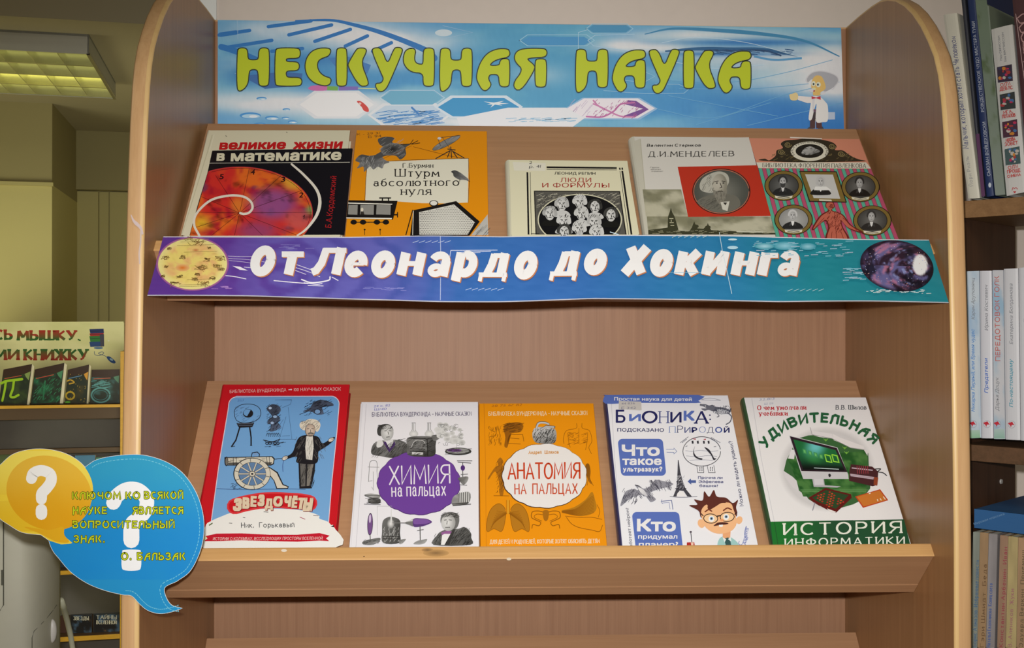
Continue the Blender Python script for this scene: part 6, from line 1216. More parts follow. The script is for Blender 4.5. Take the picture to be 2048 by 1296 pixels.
def inner_rows(P, y0, y1, n, fn, xl=None):
    """horizontal ink bands clipped to the outline, so that tones can run across it"""
    P = np.array(P); ys = np.linspace(y0, y1, n+1); A.up(); Q = []; C = []
    def span(y):
        xs = []
        for p, q in zip(P, np.roll(P, -1, 0)):
            if (p[1]-y)*(q[1]-y) < 0: xs.append(p[0]+(y-p[1])/(q[1]-p[1])*(q[0]-p[0]))
        return min(xs), max(xs)
    m = 14; sp = [span(y) for y in ys]
    for y, (l, r) in zip(ys, sp):
        for t in np.linspace(0, 1, m+1): Q.append((l+(r-l)*t, y))
    Q = np.array(Q); F = [(j*(m+1)+i, (j+1)*(m+1)+i, (j+1)*(m+1)+i+1, j*(m+1)+i+1) for j in range(n) for i in range(m)]
    A._add(A.px(Q), F, np.clip(fn(Q[:, 0], Q[:, 1]), 0, 255))
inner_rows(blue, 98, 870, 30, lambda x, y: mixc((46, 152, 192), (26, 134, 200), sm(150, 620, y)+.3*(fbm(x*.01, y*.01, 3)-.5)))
A.up(); dash = grow(blue, -26); dash = dash[2:112]
for i in range(0, len(dash)-2): 
    p, q = dash[i], dash[i+1]; L_ = np.hypot(*(q-p)); k_ = max(1, int(L_/22))
    for j in range(k_):
        a0 = p+(q-p)*(j/k_); a1 = p+(q-p)*((j+.55)/k_); A._ribbon(A.px([a0, a1]), 1.2, (120, 196, 216), i)
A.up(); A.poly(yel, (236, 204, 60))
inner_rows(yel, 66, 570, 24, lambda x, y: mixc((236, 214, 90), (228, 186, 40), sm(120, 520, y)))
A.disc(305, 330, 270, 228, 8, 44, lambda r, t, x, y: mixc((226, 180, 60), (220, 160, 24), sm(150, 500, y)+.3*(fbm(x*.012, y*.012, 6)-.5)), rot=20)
A.poly(ccurve([(150, 540), (300, 560), (392, 540), (400, 590), (430, 636), (360, 636), (300, 610), (250, 584)], 4), (222, 168, 30))
A.line(curve([(196, 240), (210, 206), (258, 190), (310, 210), (318, 256), (290, 300), (262, 330), (258, 356)], 6), 22, (240, 238, 234)); A.line([(258, 340), (258, 368)], 22, (240, 238, 234)); A.line([(258, 434), (258, 462)], 23, (240, 238, 234))
A.line(curve([(706, 390), (730, 346), (790, 308), (860, 312), (912, 366), (904, 440), (860, 490), (824, 520), (818, 570)], 6), 29, (238, 238, 240)); A.line([(818, 560), (818, 624)], 32, (238, 238, 240)); A.poly(ccurve([(760, 700), (778, 684), (860, 684), (878, 700), (878, 790), (856, 812), (780, 812), (758, 790)], 4), (238, 238, 240))
TY = (196, 206, 30); TO = (70, 78, 20)
for t, x0, x1, y in (('КЛЮЧОМ', 454, 748, 366), ('КО', 786, 868, 366), ('ВСЯКОЙ', 902, 1138, 364), ('НАУКЕ', 456, 662, 458), ('ЯВЛЯЕТСЯ', 826, 1138, 458), ('ВОПРОСИТЕЛЬНЫЙ', 456, 1084, 546), ('ЗНАК.', 462, 650, 636), ('О.', 758, 816, 744), ('БАЛЬЗАК', 858, 1150, 744)):
    A.stext(t, [(x0, y), (x1, y)], 40, 2.3, TY, gl=ROUND, outline=(1.1, TO), gap=.34)
allp = np.array(blue); cards = []
for P in (blue, yel):
    Q = A.px(grow(P, 2.5)); f_ = hit(Q[:, 0], Q[:, 1], (0, -.3985, 0), (0, 1, 0))-cb; b_ = f_+np.array([0, .0008, 0]); n = len(Q)
    cards.append((np.vstack([f_, b_]), [tuple(range(n)), tuple(range(2*n-1, n-1, -1))]+[(i, (i+1) % n, n+(i+1) % n, n+i) for i in range(n)]))
v1, f1 = cards[0]; v2, f2 = cards[1]; v2 = v2-np.array([0, .00003, 0])
o = A.build('speech_bubble_card', M['gloss'], None, (np.vstack([v1, v2]), f1+[tuple(i+len(v1) for i in f) for f in f2], (224, 226, 226)))
o.location = cb; tag(o, 'yellow and blue speech bubble card with question marks taped to the left side', 'card')
# ------------------------------------------------------------------ the brown bookcase at the right
cy, sy = math.cos(YAW), math.sin(YAW)
RH = np.array([cy, -sy, 0]); FH = np.array([sy, cy, 0])          # horizontal right / forward
GV = (RH-FH)/math.sqrt(2); HV = (RH+FH)/math.sqrt(2)             # along the bookcase front (nearer to the right), and into its depth
P0 = hit1(1930, 648, CAM+FH*1.5, FH)                              # left end of its front
def cw(s, d, z): return P0+GV*s+HV*d+np.array([0, 0, z-P0[2]])
case = empty('bookcase', tuple(cw(.3, .1, 0))); tag(case, 'dark brown open bookcase with three rows of upright books at the right', 'bookcase')
co = cw(.3, .1, 0)
def cbox(name, s0, s1, d0, d1, z0, z1, mat, bev=.0008):
    bm = bmesh.new(); P = [cw(s, d, z)-co for z in (z0, z1) for s, d in ((s0, d0), (s1, d0), (s1, d1), (s0, d1))]; add_hex(bm, P, bev)
    return bobj(name, bm, mat, case)
def zat(y, d=1.5): return ZC+(648-y)*d/FPX
cbox('side_board', -.015, -.001, 0.004, .172, .02, zat(432), M['dark'])
cbox('side_board', .72, .736, 0.004, .172, .02, zat(432), M['dark'])
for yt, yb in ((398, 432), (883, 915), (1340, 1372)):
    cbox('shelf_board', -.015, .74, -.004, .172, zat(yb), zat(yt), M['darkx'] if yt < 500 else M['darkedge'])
cbox('bottom_board', 0, .72, 0.004, .172, .002, .05, M['dark'])
bm = bmesh.new(); bmesh.ops.create_cone(bm, cap_ends=True, segments=12, radius1=.004, radius2=.0032, depth=.003)
pin = hit1(2002, 963, cw(-.0006, .1, 0), GV); R3 = Vector(GV).to_track_quat('Z', 'Y').to_matrix().to_4x4()
bmesh.ops.transform(bm, matrix=Matrix.Translation(Vector(pin-co))@R3, verts=bm.verts); bobj('shelf_pin', bm, plain('grey_pin', (170, 165, 158), .4), case)
NF = -HV
def spine_book(name, quad, depth, col, art=None, label='', group=None, mat='satin', off=0.0, frame=None, bulge=.0012, pages=(222, 214, 196), top_in=.003):
    """upright book, spine to the front; quad = TL,TR,BR,BL seen on the bookcase front"""
    pp = P0-HV*off
    gx = .55 if 'novel' in name or 'faded' in name else 1.8
    quad = [(x+(gx if i in (0, 3) else -gx), y) for i, (x, y) in enumerate(quad)]
    Q = [hit1(x, y, pp, NF) for x, y in quad]
    zm = zat(398) if quad[2][1] < 500 else (zat(883) if quad[2][1] < 1000 else 0)
    for i in (2, 3): Q[i][2] = max(Q[i][2], zm+.0006)
    org = (Q[2]+Q[3])/2
    root = empty(name, tuple(org)); Q = [q-org for q in Q]
    nn = NF
    A = Art(lambda x, y, h: hit(x, y, pp+NF*(h+bulge), NF)-org)
    if art:
        if frame: A.frame(*frame)
        art(A)
    tl, tr, br, bl = Q
    V = []; F = []; n = 7
    for i in range(n):
        t = i/(n-1); k = bulge*math.sin(math.pi*min(max(t, 0), 1))**.5 if 0 < i < n-1 else 0
        V += [bl*(1-t)+br*t+nn*k, tl*(1-t)+tr*t+nn*k]
    V += [bl+HV*.0015, tl+HV*.0015, br+HV*.0015, tr+HV*.0015]
    for i in range(n-1): F.append((2*i, 2*i+2, 2*i+3, 2*i+1))
    m = 2*n; F += [(m, 0, 1, m+1), (2*n-2, m+2, m+3, 2*n-1), (m+2, m, m+1, m+3)]
    A.build('spine', M[mat], root, (V, F, col))
    up = (tl-bl)/np.linalg.norm(tl-bl); wv = (tr-tl); wl = np.linalg.norm(wv); wv = wv/wl; ct = min(.0016, wl*.14)
    def slab(nm, a0, a1, dn, dp, m_, c=None, d0=.0016):
        f0, f1 = a0/wl, a1/wl; lo = []; hi = []
        for f_, d_ in ((f0, d0), (f1, d0), (f1, depth-dp), (f0, depth-dp)):
            B_ = bl+(br-bl)*f_; T_ = tl+(tr-tl)*f_; u_ = (T_-B_)/np.linalg.norm(T_-B_)
            lo.append(B_+u_*dn+HV*d_); hi.append(T_-u_*dn+HV*d_)
        bm = bmesh.new(); add_hex(bm, lo+hi, 0); 
        if c is None: bobj(nm, bm, m_, root); return
        vs = [tuple(v.co) for v in bm.verts]
        for i, v in enumerate(bm.verts): v.index = i
        fs = [tuple(v.index for v in f.verts) for f in bm.faces]; bm.free(); Art(None).build(nm, m_, root, (vs, fs, c))
    slab('front_cover', 0, ct, 0, 0, M[mat], col); slab('back_cover', wl-ct, wl, 0, 0, M[mat], col)
    slab('page_block', ct, wl-ct, top_in, .003, M['paper'])
    tag(root, label, 'book', group); return root
R1, R2, R3_ = (1850, 0, 3.242), (1850, 380, 2.49), (1850, 880, 3.116)
def q_(fr, pts): return [(fr[0]+x/fr[2], fr[1]+y/fr[2]) for x, y in pts]
INK = (84, 88, 128)
def a1(A):
    A.stext('Мальчик, который хотел стать Человеком', [(282, 962), (196, 236)], 34, 1.2, INK, gap=.25, slant=.1, jit=.05)
    A.stext('Йорн Риэль', [(312, 1205), (282, 1015)], 22, .9, (150, 150, 150), gap=.35)
spine_book('paperback_book', q_(R1, [(113, 98), (214, 84), (362, 1284), (276, 1288)]), .15, (206, 202, 186), a1, 'cream paperback with handwritten blue spine lettering leaning at the row left end', frame=R1)
spine_book('hardcover_book', q_(R1, [(216, -140), (252, -140), (392, 1278), (362, 1280)]), .16, (50, 52, 62), lambda A: A.poly([(330, 870), (352, 866), (390, 1270), (366, 1276)], (92, 56, 90)), 'thin charcoal book with a violet foot squeezed beside the cream paperback', frame=R1)
def a3(A):
    A.text('СЬЮЗАН ВОЙЦЕХОВСКИ', [(424, 1140), (392, 790)], 20, (190, 196, 206), .0); A.text('РОЖДЕСТВЕНСКОЕ ЧУДО МИСТЕРА ТУМИ', [(384, 724), (322, 138)], 20, (190, 196, 206), .0); A.ell(420, 1200, 9, 16, (200, 206, 214))
spine_book('hardcover_book', q_(R1, [(256, -150), (318, -150), (452, 1268), (394, 1276)]), .17, (34, 50, 92), a3, 'navy blue book with pale capital spine lettering on the top board', frame=R1)
def a4(A):
    A.field([(326, 0), (400, 0), (520, 1262), (456, 1266)], 6, 60, lambda a, b, x, y: mixc(mixc((112, 128, 108), (132, 142, 132), b), (92, 108, 78), sm(.5, .7, fbm(x*.02, y*.012, 6))*sm(.85, .5, b)))
spine_book('picture_book', q_(R1, [(322, -10), (420, 40), (518, 1262), (454, 1268)]), .18, (122, 134, 118), a4, 'mossy green picture book between the navy book and the white series book', frame=R1)
def a5(A):
    A.text('Ева МАТТИЕССЕН', [(528, 398), (510, 210)], 13, (80, 84, 96), .0); A.text('Пер СВЕНССОН', [(500, 390), (484, 232)], 12, (80, 84, 96), .0)
    r = random.Random(11)
    for j, (x0, y0, x1, y1, c1, c2) in enumerate(((466, 424, 570, 532, 'СИТИ', 'ДЕВЛС'), (484, 602, 588, 710, 'МГА,', 'ПОТАПОВ'), (500, 780, 604, 890, 'МОСКВА', 'ЗОВЕТ'), (516, 956, 620, 1068, 'СИТИ', 'ПРОЩЕ'))):
        dx = 7
        A.poly([(x0, y0+12), (x1-dx, y0-8), (x1, y1-8), (x0+dx, y1+4)], ((60, 48, 66), (56, 60, 60), (76, 44, 60), (70, 90, 90))[j])
        for k in range(14):
            x = r.uniform(x0+18, x1-20); y = r.uniform(y0+14, y1-16); A.ell(x, y, r.uniform(6, 16), r.uniform(5, 14), [(170, 60, 60), (70, 110, 160), (200, 130, 50), (190, 180, 170), (60, 60, 90), (190, 50, 90)][r.randint(0, 5)], n=7)
        A.stext(c1, [(x0+26, y1+30), (x1-18, y1+18)], 20, 1.3, (190, 70, 64)); A.stext(c2, [(x0+20, y1+56), (x1-2, y1+44)], 20, 1.3, (190, 70, 64))
    A.stext('СИНЕМА', [(536, 1152), (620, 1138)], 16, 1.2, (190, 70, 64))
    A.line(curve([(566, 1232), (570, 1216), (580, 1222), (590, 1216), (600, 1226)]), 1.3, (190, 70, 70)); A.poly([(570, 1240), (592, 1240), (582, 1254)], (190, 50, 56))
spine_book('series_book', q_(R1, [(424, 192), (572, 158), (668, 1242), (524, 1270)]), .16, (204, 202, 198), a5, 'white spine with four small square pictures and red captions', frame=R1)
def a6(A):
    for i in range(7): A.line(curve([(596+i*14, 120+i*60), (640, 90+i*62), (670, 130+i*60), (620+i*8, 150+i*60), (600+i*12, 126+i*60)]), 2.2, (190, 150, 150))
    A.line([(588, 90), (650, 560)], 1.2, (200, 170, 170))
spine_book('ornate_book', q_(R1, [(556, -60), (690, -60), (776, 1232), (672, 1242)]), .17, (84, 54, 58), a6, 'dark maroon book with curling pale ornament at the right end of the top row', frame=R1)
# middle row: white series
def logo(A, x, y, c=(190, 40, 56)):
    A.line(ell(x, y, 17, 18, 20)+[(x+17, y)], .7, (150, 150, 160), False); A.poly([(x-20, y-6), (x+2, y-14), (x+8, y-4), (x+14, y+2), (x, y+2), (x-4, y+14), (x-8, y+4)], c)
GY = (120, 122, 128)
def mk(author, title, ya, yt, xc, xb, tc, ac=GY, ornate=False, tint=None):
    def f(A):
        if tint: tint(A)
        A.text(author, [(xb+2, ya[1]), (xb, ya[0])], 17, ac, .0, .3)
        if ornate:
            A.stext(title, [(xb+8, yt[1]), (xb+2, yt[0])], 22, 1.4, tc, gl=ROUND)
        else: A.text(title, [(xb+2, yt[1]), (xb, yt[0])], 18, tc, .02, .3)
        logo(A, xc, 1166 if xc < 400 else 1168)
    return f
def tint1(A): A.field([(207, 405), (268, 403), (276, 1234), (222, 1236)], 4, 30, lambda a, b, x, y: mixc((150, 178, 206), (196, 206, 214), sm(.1, .6, fbm(x*.02, y*.01, 4)))); A.field([(222, 1196), (274, 1194), (276, 1234), (224, 1236)], 4, 4, lambda a, b, x, y: mixc((170, 196, 180), (140, 186, 150), b))
def tint3(A): A.field([(337, 402), (390, 400), (398, 1238), (344, 1238)], 4, 40, lambda a, b, x, y: mixc((148, 178, 200), (196, 196, 200), sm(.3, .6, fbm(x*.02, y*.012, 9)))); A.field([(344, 1190), (396, 1190), (398, 1238), (344, 1238)], 3, 3, lambda a, b, x, y: mixc((170, 190, 186), (140, 176, 160), b))
row = 'white children series along the middle shelf'
spine_book('novel_book', q_(R2, [(205, 405), (270, 403), (280, 1234), (222, 1237)]), .14, (186, 198, 210), mk('Карен Арутюнянц', 'Никарка Первый, или Время чудес', (440, 645), (695, 1105), 240, 246, (90, 140, 200), tint=tint1), 'light blue spine, first in the middle row beside the beech stand', row, frame=R2)
spine_book('novel_book', q_(R2, [(272, 403), (333, 402), (341, 1237), (280, 1236)]), .14, (206, 206, 212), mk('Ирина Костевич', 'Предатели', (475, 700), (840, 1012), 309, 312, (70, 110, 190)), 'white spine with blue title, second in the middle row', row, frame=R2)
spine_book('novel_book', q_(R2, [(335, 399), (391, 399), (400, 1240), (342, 1240)]), .143, (190, 196, 204), mk('Дарья Доцук', 'ПЕРЕДОТОВОК ГОЛК', (935, 1100), (430, 850), 361, 366, (190, 90, 80), ornate=True, tint=tint3), 'bluish spine with an ornamental red title in the middle row', row, frame=R2)
spine_book('novel_book', q_(R2, [(392, 393), (465, 390), (476, 1246), (401, 1242)]), .14, (204, 204, 208), mk('Екатерина Болдинова', 'По-настоящему', (468, 768), (845, 1082), 432, 436, (70, 150, 170)), 'white spine with turquoise title in the middle row', row, frame=R2)
def a7(A): A.text('Мария Бершадская', [(512, 800), (506, 430)], 17, GY, 0, .3); A.stext('Большая девочка', [(516, 1110), (512, 860)], 18, 1.3, (190, 110, 90))
spine_book('novel_book', q_(R2, [(467, 388), (540, 382), (552, 1252), (477, 1247)]), .14, (206, 206, 210), a7, 'white spine cut by the right picture edge in the middle row', row, frame=R2)
# lower row, muted spines, with a blue book lying on top
low = 'faded spines on the lower shelf'
for i, (q, col, txt, tcol, x0, y0, x1, y1, lab) in enumerate([
    ([(300, 572), (342, 576), (322, 1420), (272, 1420)], (132, 138, 128), 'Борис Алмазов  Избранные повести', (84, 110, 136), 304, 1290, 322, 750, 'grey green spine, first in the lower row'),
    ([(343, 576), (396, 582), (374, 1420), (324, 1420)], (158, 128, 94), 'Гэри Шмидт  Беда', (104, 78, 52), 352, 1290, 370, 775, 'tan brown spine, second in the lower row'),
    ([(398, 583), (452, 590), (430, 1420), (376, 1420)], (140, 134, 134), 'Наталья Евдокимова  Конец света', (84, 100, 150), 392, 1290, 406, 895, 'lilac grey spine, third in the lower row'),
    ([(468, 594), (518, 600), (498, 1420), (446, 1420)], (156, 124, 100), 'Константин Арбенин  Иван', (150, 64, 74), 470, 1290, 498, 670, 'rosy tan spine with crimson lettering in the lower row'),
    ([(520, 601), (580, 608), (566, 1420), (500, 1420)], (176, 158, 110), 'В. Алеников  Жуки', (160, 110, 110), 524, 1290, 540, 930, 'straw yellow spine in the lower row'),
    ([(582, 608), (648, 618), (636, 1420), (568, 1420)], (164, 132, 100), 'Эдуард Веркин  Приемыш', (100, 84, 60), 594, 1290, 608, 690, 'tan spine at the right end of the lower row')]):
    def f(A, q=q, txt=txt, tcol=tcol, x0=x0, y0=y0, x1=x1, y1=y1, col=col, i=i):
        A.field([q[0], q[1], (q[1][0]*.16+q[2][0]*.84, 1290), (q[0][0]*.16+q[3][0]*.84, 1290)], 4, 40, lambda a, b, x, y: np.array(col)*(1+.22*(fbm(x*.03, y*.006, i)-.5)[:, None]))
        A.stext(txt, [(x0+14, y0), (x1+14, y1)], 22, 1.5, tcol, gap=.3, serif=.6)
    spine_book('faded_book', q_(R3_, q), .13, col, f, lab, low, frame=R3_, off=-.004, top_in=.001)
# the lying blue book
bt = zat(1071, 1.5)+.004
bl_ = empty('blue_book', tuple(cw(.02, .03, bt))); 
bq = [hit1(x, y, P0-HV*.0, NF) for x, y in ((1944, 1017), (2120, 1002), (2120, 1038), (1944, 1056))]
ob = cw(.02, .03, bt)
def cbx(name, s0, s1, d0, d1, za, zb, mat, rotz=math.radians(0)):
    bm = bmesh.new(); P = [cw(s, d, z)-ob for z in (za, zb) for s, d in ((s0, d0), (s1, d0), (s1, d1), (s0, d1))]; add_hex(bm, P, .0008); return bobj(name, bm, mat, bl_)
zz = bq[3][2]; M['blue'] = plain('blue_cloth', (44, 92, 142), .5)
cbx('back_cover', .011, .26, .004, .17, zz, zz+.002, M['blue']); cbx('front_cover', .011, .26, .004, .17, zz+.023, zz+.025, M['blue']); cbx('page_block', .014, .258, .007, .168, zz+.002, zz+.023, M['paper'])
A = Art(lambda x, y, h: hit(x, y, P0-HV*(h-.004+.0008), NF)-ob)
A.frame(*R3_); A.text('Мировая классика', [(306, 530), (496, 466)], 14, (110, 146, 180), 0)
z1_, z2_ = zz-ob[2], zz+.025-ob[2]; V = [cw(.011, .0036, 0)-ob, cw(.26, .0036, 0)-ob, cw(.26, .006, 0)-ob, cw(.011, .006, 0)-ob]
V = [np.array([v[0], v[1], z1_]) for v in V]+[np.array([v[0], v[1], z2_]) for v in V]
A.build('spine', M['satin'], bl_, (V, [(3, 2, 1, 0), (4, 5, 6, 7), (0, 1, 5, 4), (1, 2, 6, 5), (2, 3, 7, 6), (3, 0, 4, 7)], (44, 92, 142)))
tag(bl_, 'blue book lying flat on top of the faded lower row', 'book')
# ------------------------------------------------------------------ room shell
def shell(name, lo, hi, mat, **k): o = box(name, lo, hi, mat); tag(o, k.get('label'), k.get('cat'), kind='structure'); return o
shell('floor', (-6, -4, -.1), (4, 9, 0), M['floor'])
wl = hit1(434, 20, (0, .06, 0), (0, 1, 0))[0]
shell('wall_back', (wl, .06, 0), (3.2, .18, 2.9), M['wall'])
shell('trim_1', (wl-.031, .056, 0), (wl, .182, 2.9), M['wallwhite'])
shell('wall_right', (3.2, -4, 0), (3.3, .18, 2.9), M['wall'])
shell('wall_front', (-6, -4.1, 0), (3.3, -4, 2.9), M['wall'])
shell('ceiling', (-6, -4.1, 2.85), (3.3, .18, 2.95), M['ceil'])
# far part of the room, turned a little against the stand
TA = math.radians(13)-YAW; AV = np.array([math.cos(TA), math.sin(TA), 0]); BV_ = np.array([-math.sin(TA), math.cos(TA), 0])
def fp(x, y, D): return hit1(x, y, CAM+BV_*D, BV_)
def fw(a, b, z): return CAM+AV*a+BV_*b+np.array([0, 0, z-ZC])
def fbox(name, a0, a1, b0, b1, z0, z1, mat, parent=None, o=None, bev=0):
    bm = bmesh.new(); oo = np.zeros(3) if o is None else o
    P = [fw(a, b, z)-oo for z in (z0, z1) for a, b in ((a0, b0), (a1, b0), (a1, b1), (a0, b1))]; add_hex(bm, P, bev); return bobj(name, bm, mat, parent)
def ab(x, y, D):
    d = fp(x, y, D)-CAM; return float(d@AV), float(d[2])+ZC
zs = ab(150, 40, 3.0)[1]
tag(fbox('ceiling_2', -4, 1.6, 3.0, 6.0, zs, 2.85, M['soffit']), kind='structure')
tag(fbox('ceiling_3', -5, 1.6, -.8, 3.0, 2.85, 2.95, M['ceil']), kind='structure')
a_c = ab(104, 400, 4.15)[0]; zl = ab(50, 368, 4.15)[1]
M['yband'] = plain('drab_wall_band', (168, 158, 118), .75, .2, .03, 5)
tag(fbox('wall_column', -4, a_c, 4.15, 4.75, 0, zl, M['ywall']), kind='structure')
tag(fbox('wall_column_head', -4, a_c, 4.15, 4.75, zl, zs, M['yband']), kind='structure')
tag(fbox('trim_2', -4, a_c+.006, 4.135, 4.15, zl-.006, zl+.006, M['ywall2']), kind='structure')
w2 = ab(150, 378, 4.7)[1]
wf = fbox('wall_far', -4, 1.6, 4.75, 4.85, 0, zs, M['ywall2']); tag(wf, kind='structure')
tag(fbox('trim_3', a_c-.1, 1.6, 4.70, 4.75, w2, zs, M['yband']), kind='structure')
xs = [110, 197, 218, 330, 460]
for i, (x0, x1) in enumerate(zip(xs, xs[1:])):
    a0, a1 = ab(x0, 400, 4.73)[0], ab(x1, 400, 4.73)[0]
    fbox('wall_panel', a0+.002, a1-.002, 4.733+(.008 if i == 1 else 0), 4.75, 0, w2-.004, M['ywall2'], wf, None, .001)
tag(fbox('wall_left', -4.1, -4, -.8, 4.85, 0, 2.9, M['ywall']), kind='structure')
tag(fbox('wall_side', 1.6, 1.7, 3.0, 6, 0, 2.9, M['ywall2']), kind='structure')
# ceiling light with mirrored louvre
zb = ab(120, 102, 3.14)[1]-.004
lm = empty('ceiling_light', tuple(fw(ab(40, 100, 3.45)[0], 3.45, zb))); tag(lm, 'square white ceiling lamp with a shiny yellowish louvre grid', 'lamp'); lo_ = fw(ab(40, 100, 3.45)[0], 3.45, zb)
ar = ab(178, 104, 3.14)[0]; al = ar-.9; D0, D1 = 3.14, 3.74
M['lampbody'] = plain('lamp_white_metal', (196, 196, 190), .5, .4, .02)
M['louvre'] = plain('mirror_louvre', (226, 224, 190), .25, .6, .03, 20, metal=.85)
def emis(name, c, s, base=(240, 238, 210)):
    m, N, L, b = newmat(name, .4); b.inputs['Base Color'].default_value = (*lin(base), 1); b.inputs['Emission Color'].default_value = (*lin(c), 1); b.inputs['Emission Strength'].default_value = s; return m
M['tube'] = emis('fluorescent_tube', (244, 238, 120), 3.0); M['tubedim'] = emis('fluorescent_tube_dim', (220, 222, 130), .9)
def lb(name, a0, a1, b0, b1, z0, z1, mat, bev=0): return fbox(name, a0, a1, b0, b1, z0, z1, mat, lm, lo_, bev)
for nm, q in (('housing_side', (al, ar, D0, D0+.004)), ('housing_side', (al, ar, D1-.004, D1)), ('housing_side', (al, al+.004, D0, D1)), ('housing_side', (ar-.004, ar, D0, D1))): lb(nm, *q, zb, zs, M['lampbody'])
lb('housing_top', al, ar, D0, D1, zs-.006, zs, M['lampbody'])
for i in range(5): b_ = D0+.006+(D1-D0-.012)*i/4; lb('louvre_rail', al+.004, ar-.004, b_-.004 if i else b_, b_+.004 if i < 4 else b_, zb+.001, zb+.036, M['louvre'])
x = ar-.006; 
for i in range(10): 
    lb('louvre_blade', x-.002, x, D0+.006, D1-.006, zb+.004, zb+.032, M['louvre']); x -= .075
lb('louvre_frame', ar-.006, ar+.002, D0, D1, zb-.003, zb+.002, plain('chrome_strip', (210, 210, 200), .15, .6, .02, metal=1))
for i in range(4):
    bm = bmesh.new(); b_ = D0+.006+(D1-D0-.012)*(i+.5)/4
    add_tube(bm, [fw(al+.02, b_, zb+.052)-lo_, fw(ar-.02, b_, zb+.052)-lo_], .012, 10); bobj('tube', bm, M['tube'] if i == 2 else M['tubedim'], lm, smooth=True)
# far bookcase
FD = 3.75
M['ochre'] = wood('ochre_laminate', (186, 140, 44), (200, 154, 56), 'X', .4, .4)
M['greyboard'] = plain('grey_panel', (112, 108, 106), .6)
M['fardark'] = plain('brown_board', (70, 48, 26), .5)
s_l = ab(-90, 800, FD)[0]; s_r0 = ab(240.5, 800, FD)[0]; s_r1 = ab(251, 800, FD)[0]
fc_o = fw((s_l+s_r1)/2, FD+.15, 0); fc = empty('far_bookcase', tuple(fc_o)); tag(fc, 'ochre-edged bookcase across the room with booklets under a cream sign', 'bookcase')
def fz(y, D=FD): return ab(120, y, D)[1]
def fb(name, a0, a1, b0, b1, z0, z1, mat, bev=.001): return fbox(name, a0, a1, b0, b1, z0, z1, mat, fc, fc_o, bev)
fb('side_board', s_r0, s_r1, FD, FD+.3, .002, fz(703), M['ochre']); fb('side_board', s_l-.02, s_l, FD, FD+.3, .002, fz(703), M['ochre'])
for yt, yb in ((810, 816), (1142, 1150), (1275, 1284)): 
    fb('shelf_board', s_l, s_r0, FD+.006, FD+.3, fz(yb)-.0, fz(yt), M['fardark']); fb('shelf_edge', s_l, s_r0, FD, FD+.006, fz(yb), fz(yt), M['ochre'], .0005)
fb('shelf_shade_strip', s_l, s_r0, FD+.03, FD+.045, fz(838, FD+.04), fz(816), M['fardark'])  # dark strip standing in for the shade under the shelf
fb('back_panel', s_l, s_r0, FD+.285, FD+.3, .02, fz(816), M['greyboard'])
fb('rail', s_l, s_r0, FD+.02, FD+.04, fz(908), fz(898), M['fardark'])
# cream sign
D_ = FD+.12
z1 = ab(-90, 645, D_)[1]; a0 = s_l+.003; a1_, z0 = ab(248, 807.0, D_); z0 = max(z0, fz(810)+.0006); so = fw((a0+a1_)/2, D_, z0)
A = Art(lambda x, y, h: hit(x, y, CAM+BV_*(D_-h-.001), BV_)-so)
A.frame(0, 600, 4.319)
A.field([(-370, 192), (1068, 186), (1070, 430), (-370, 435)], 60, 10, lambda a, b, x, y: mixc((214, 212, 160), (226, 222, 176), sm(.35, .7, fbm(x*.004, y*.012, 3))))
RG = (166, 44, 34); GG = (44, 96, 42)
for t, x0, x1, y, h, c1, c2 in (('СЬ', -40, 98, 336, 74, RG, GG), ('МЫШКУ,', 158, 690, 342, 74, RG, GG), ('МИ', -50, 156, 512, 82, GG, RG), ('КНИЖКУ', 216, 752, 514, 84, GG, RG)):
    A.stext(t, [(x0, y), (x1, y)], h, 6.5, c1, serif=1.3, gap=.26)
# two-tone letters: the lower halves printed in the second ink
    n0 = len(A.C)
    P = A.C[-1] if A.C else None
for k in range(len(A.C)):
    if np.allclose(A.C[k][0], RG) or np.allclose(A.C[k][0], GG):
        Y = -(A.V[k][:, 2]); 
        zz_ = A.V[k][:, 2]+so[2]; yy = 648-(zz_-ZC)/(D_)*FPX; fy = (yy-600)*4.319
        top = fy < 385; mid1, mid2 = 300, 470
        c = A.C[k].astype(float)
        A.C[k] = np.where((top & (fy < mid1) | (~top & (fy >= mid2)))[:, None], np.array(RG, float), np.array(GG, float))
for (y0, y1, c) in ((252, 290, (40, 54, 110)), (290, 312, (170, 40, 50)), (312, 362, (50, 120, 60)), (362, 405, (40, 70, 130))): A.poly([(772, y0), (895, y0-4), (898, y1-4), (780, y1)], c)
A.lines([[(775, 272), (895, 266)], [(778, 300), (896, 296)], [(780, 336), (896, 330)]], .8, (20, 30, 50)); A.poly([(860, 300), (898, 296), (900, 400), (870, 404)], (70, 70, 90)); A.ell(850, 414, 40, 10, (90, 120, 160))
A.line(curve([(814, 444), (820, 472), (860, 480), (896, 460), (880, 448), (850, 462), (900, 480), (930, 496)], 6), 1.0, (50, 80, 130)); A.poly(ccurve([(922, 490), (950, 490), (996, 530), (990, 548), (960, 540), (930, 512)]), (40, 76, 140)); A.ell(962, 514, 16, 8, (160, 190, 220), 30); A.ell(938, 352, 8, 5, (230, 230, 220))
zn = ab(120, 701, D_)[1]; an = s_r0-.003
L_ = [(a0, z0), (an, z0), (an, zn), (a1_, zn), (a1_, z1), (a0, z1)]
V = [fw(a, b, z)-so for b in (D_-.001, D_+.003) for a, z in L_]
o = A.build('cardboard_sign', M['matte'], None, (V, [tuple(range(6)), tuple(range(11, 5, -1))]+[(i, (i+1) % 6+0, 6+(i+1) % 6, 6+i) for i in range(6)], (220, 216, 166)))
o.location = so; tag(o, 'cream sign with two lines of red and green lettering above the far booklets', 'sign')
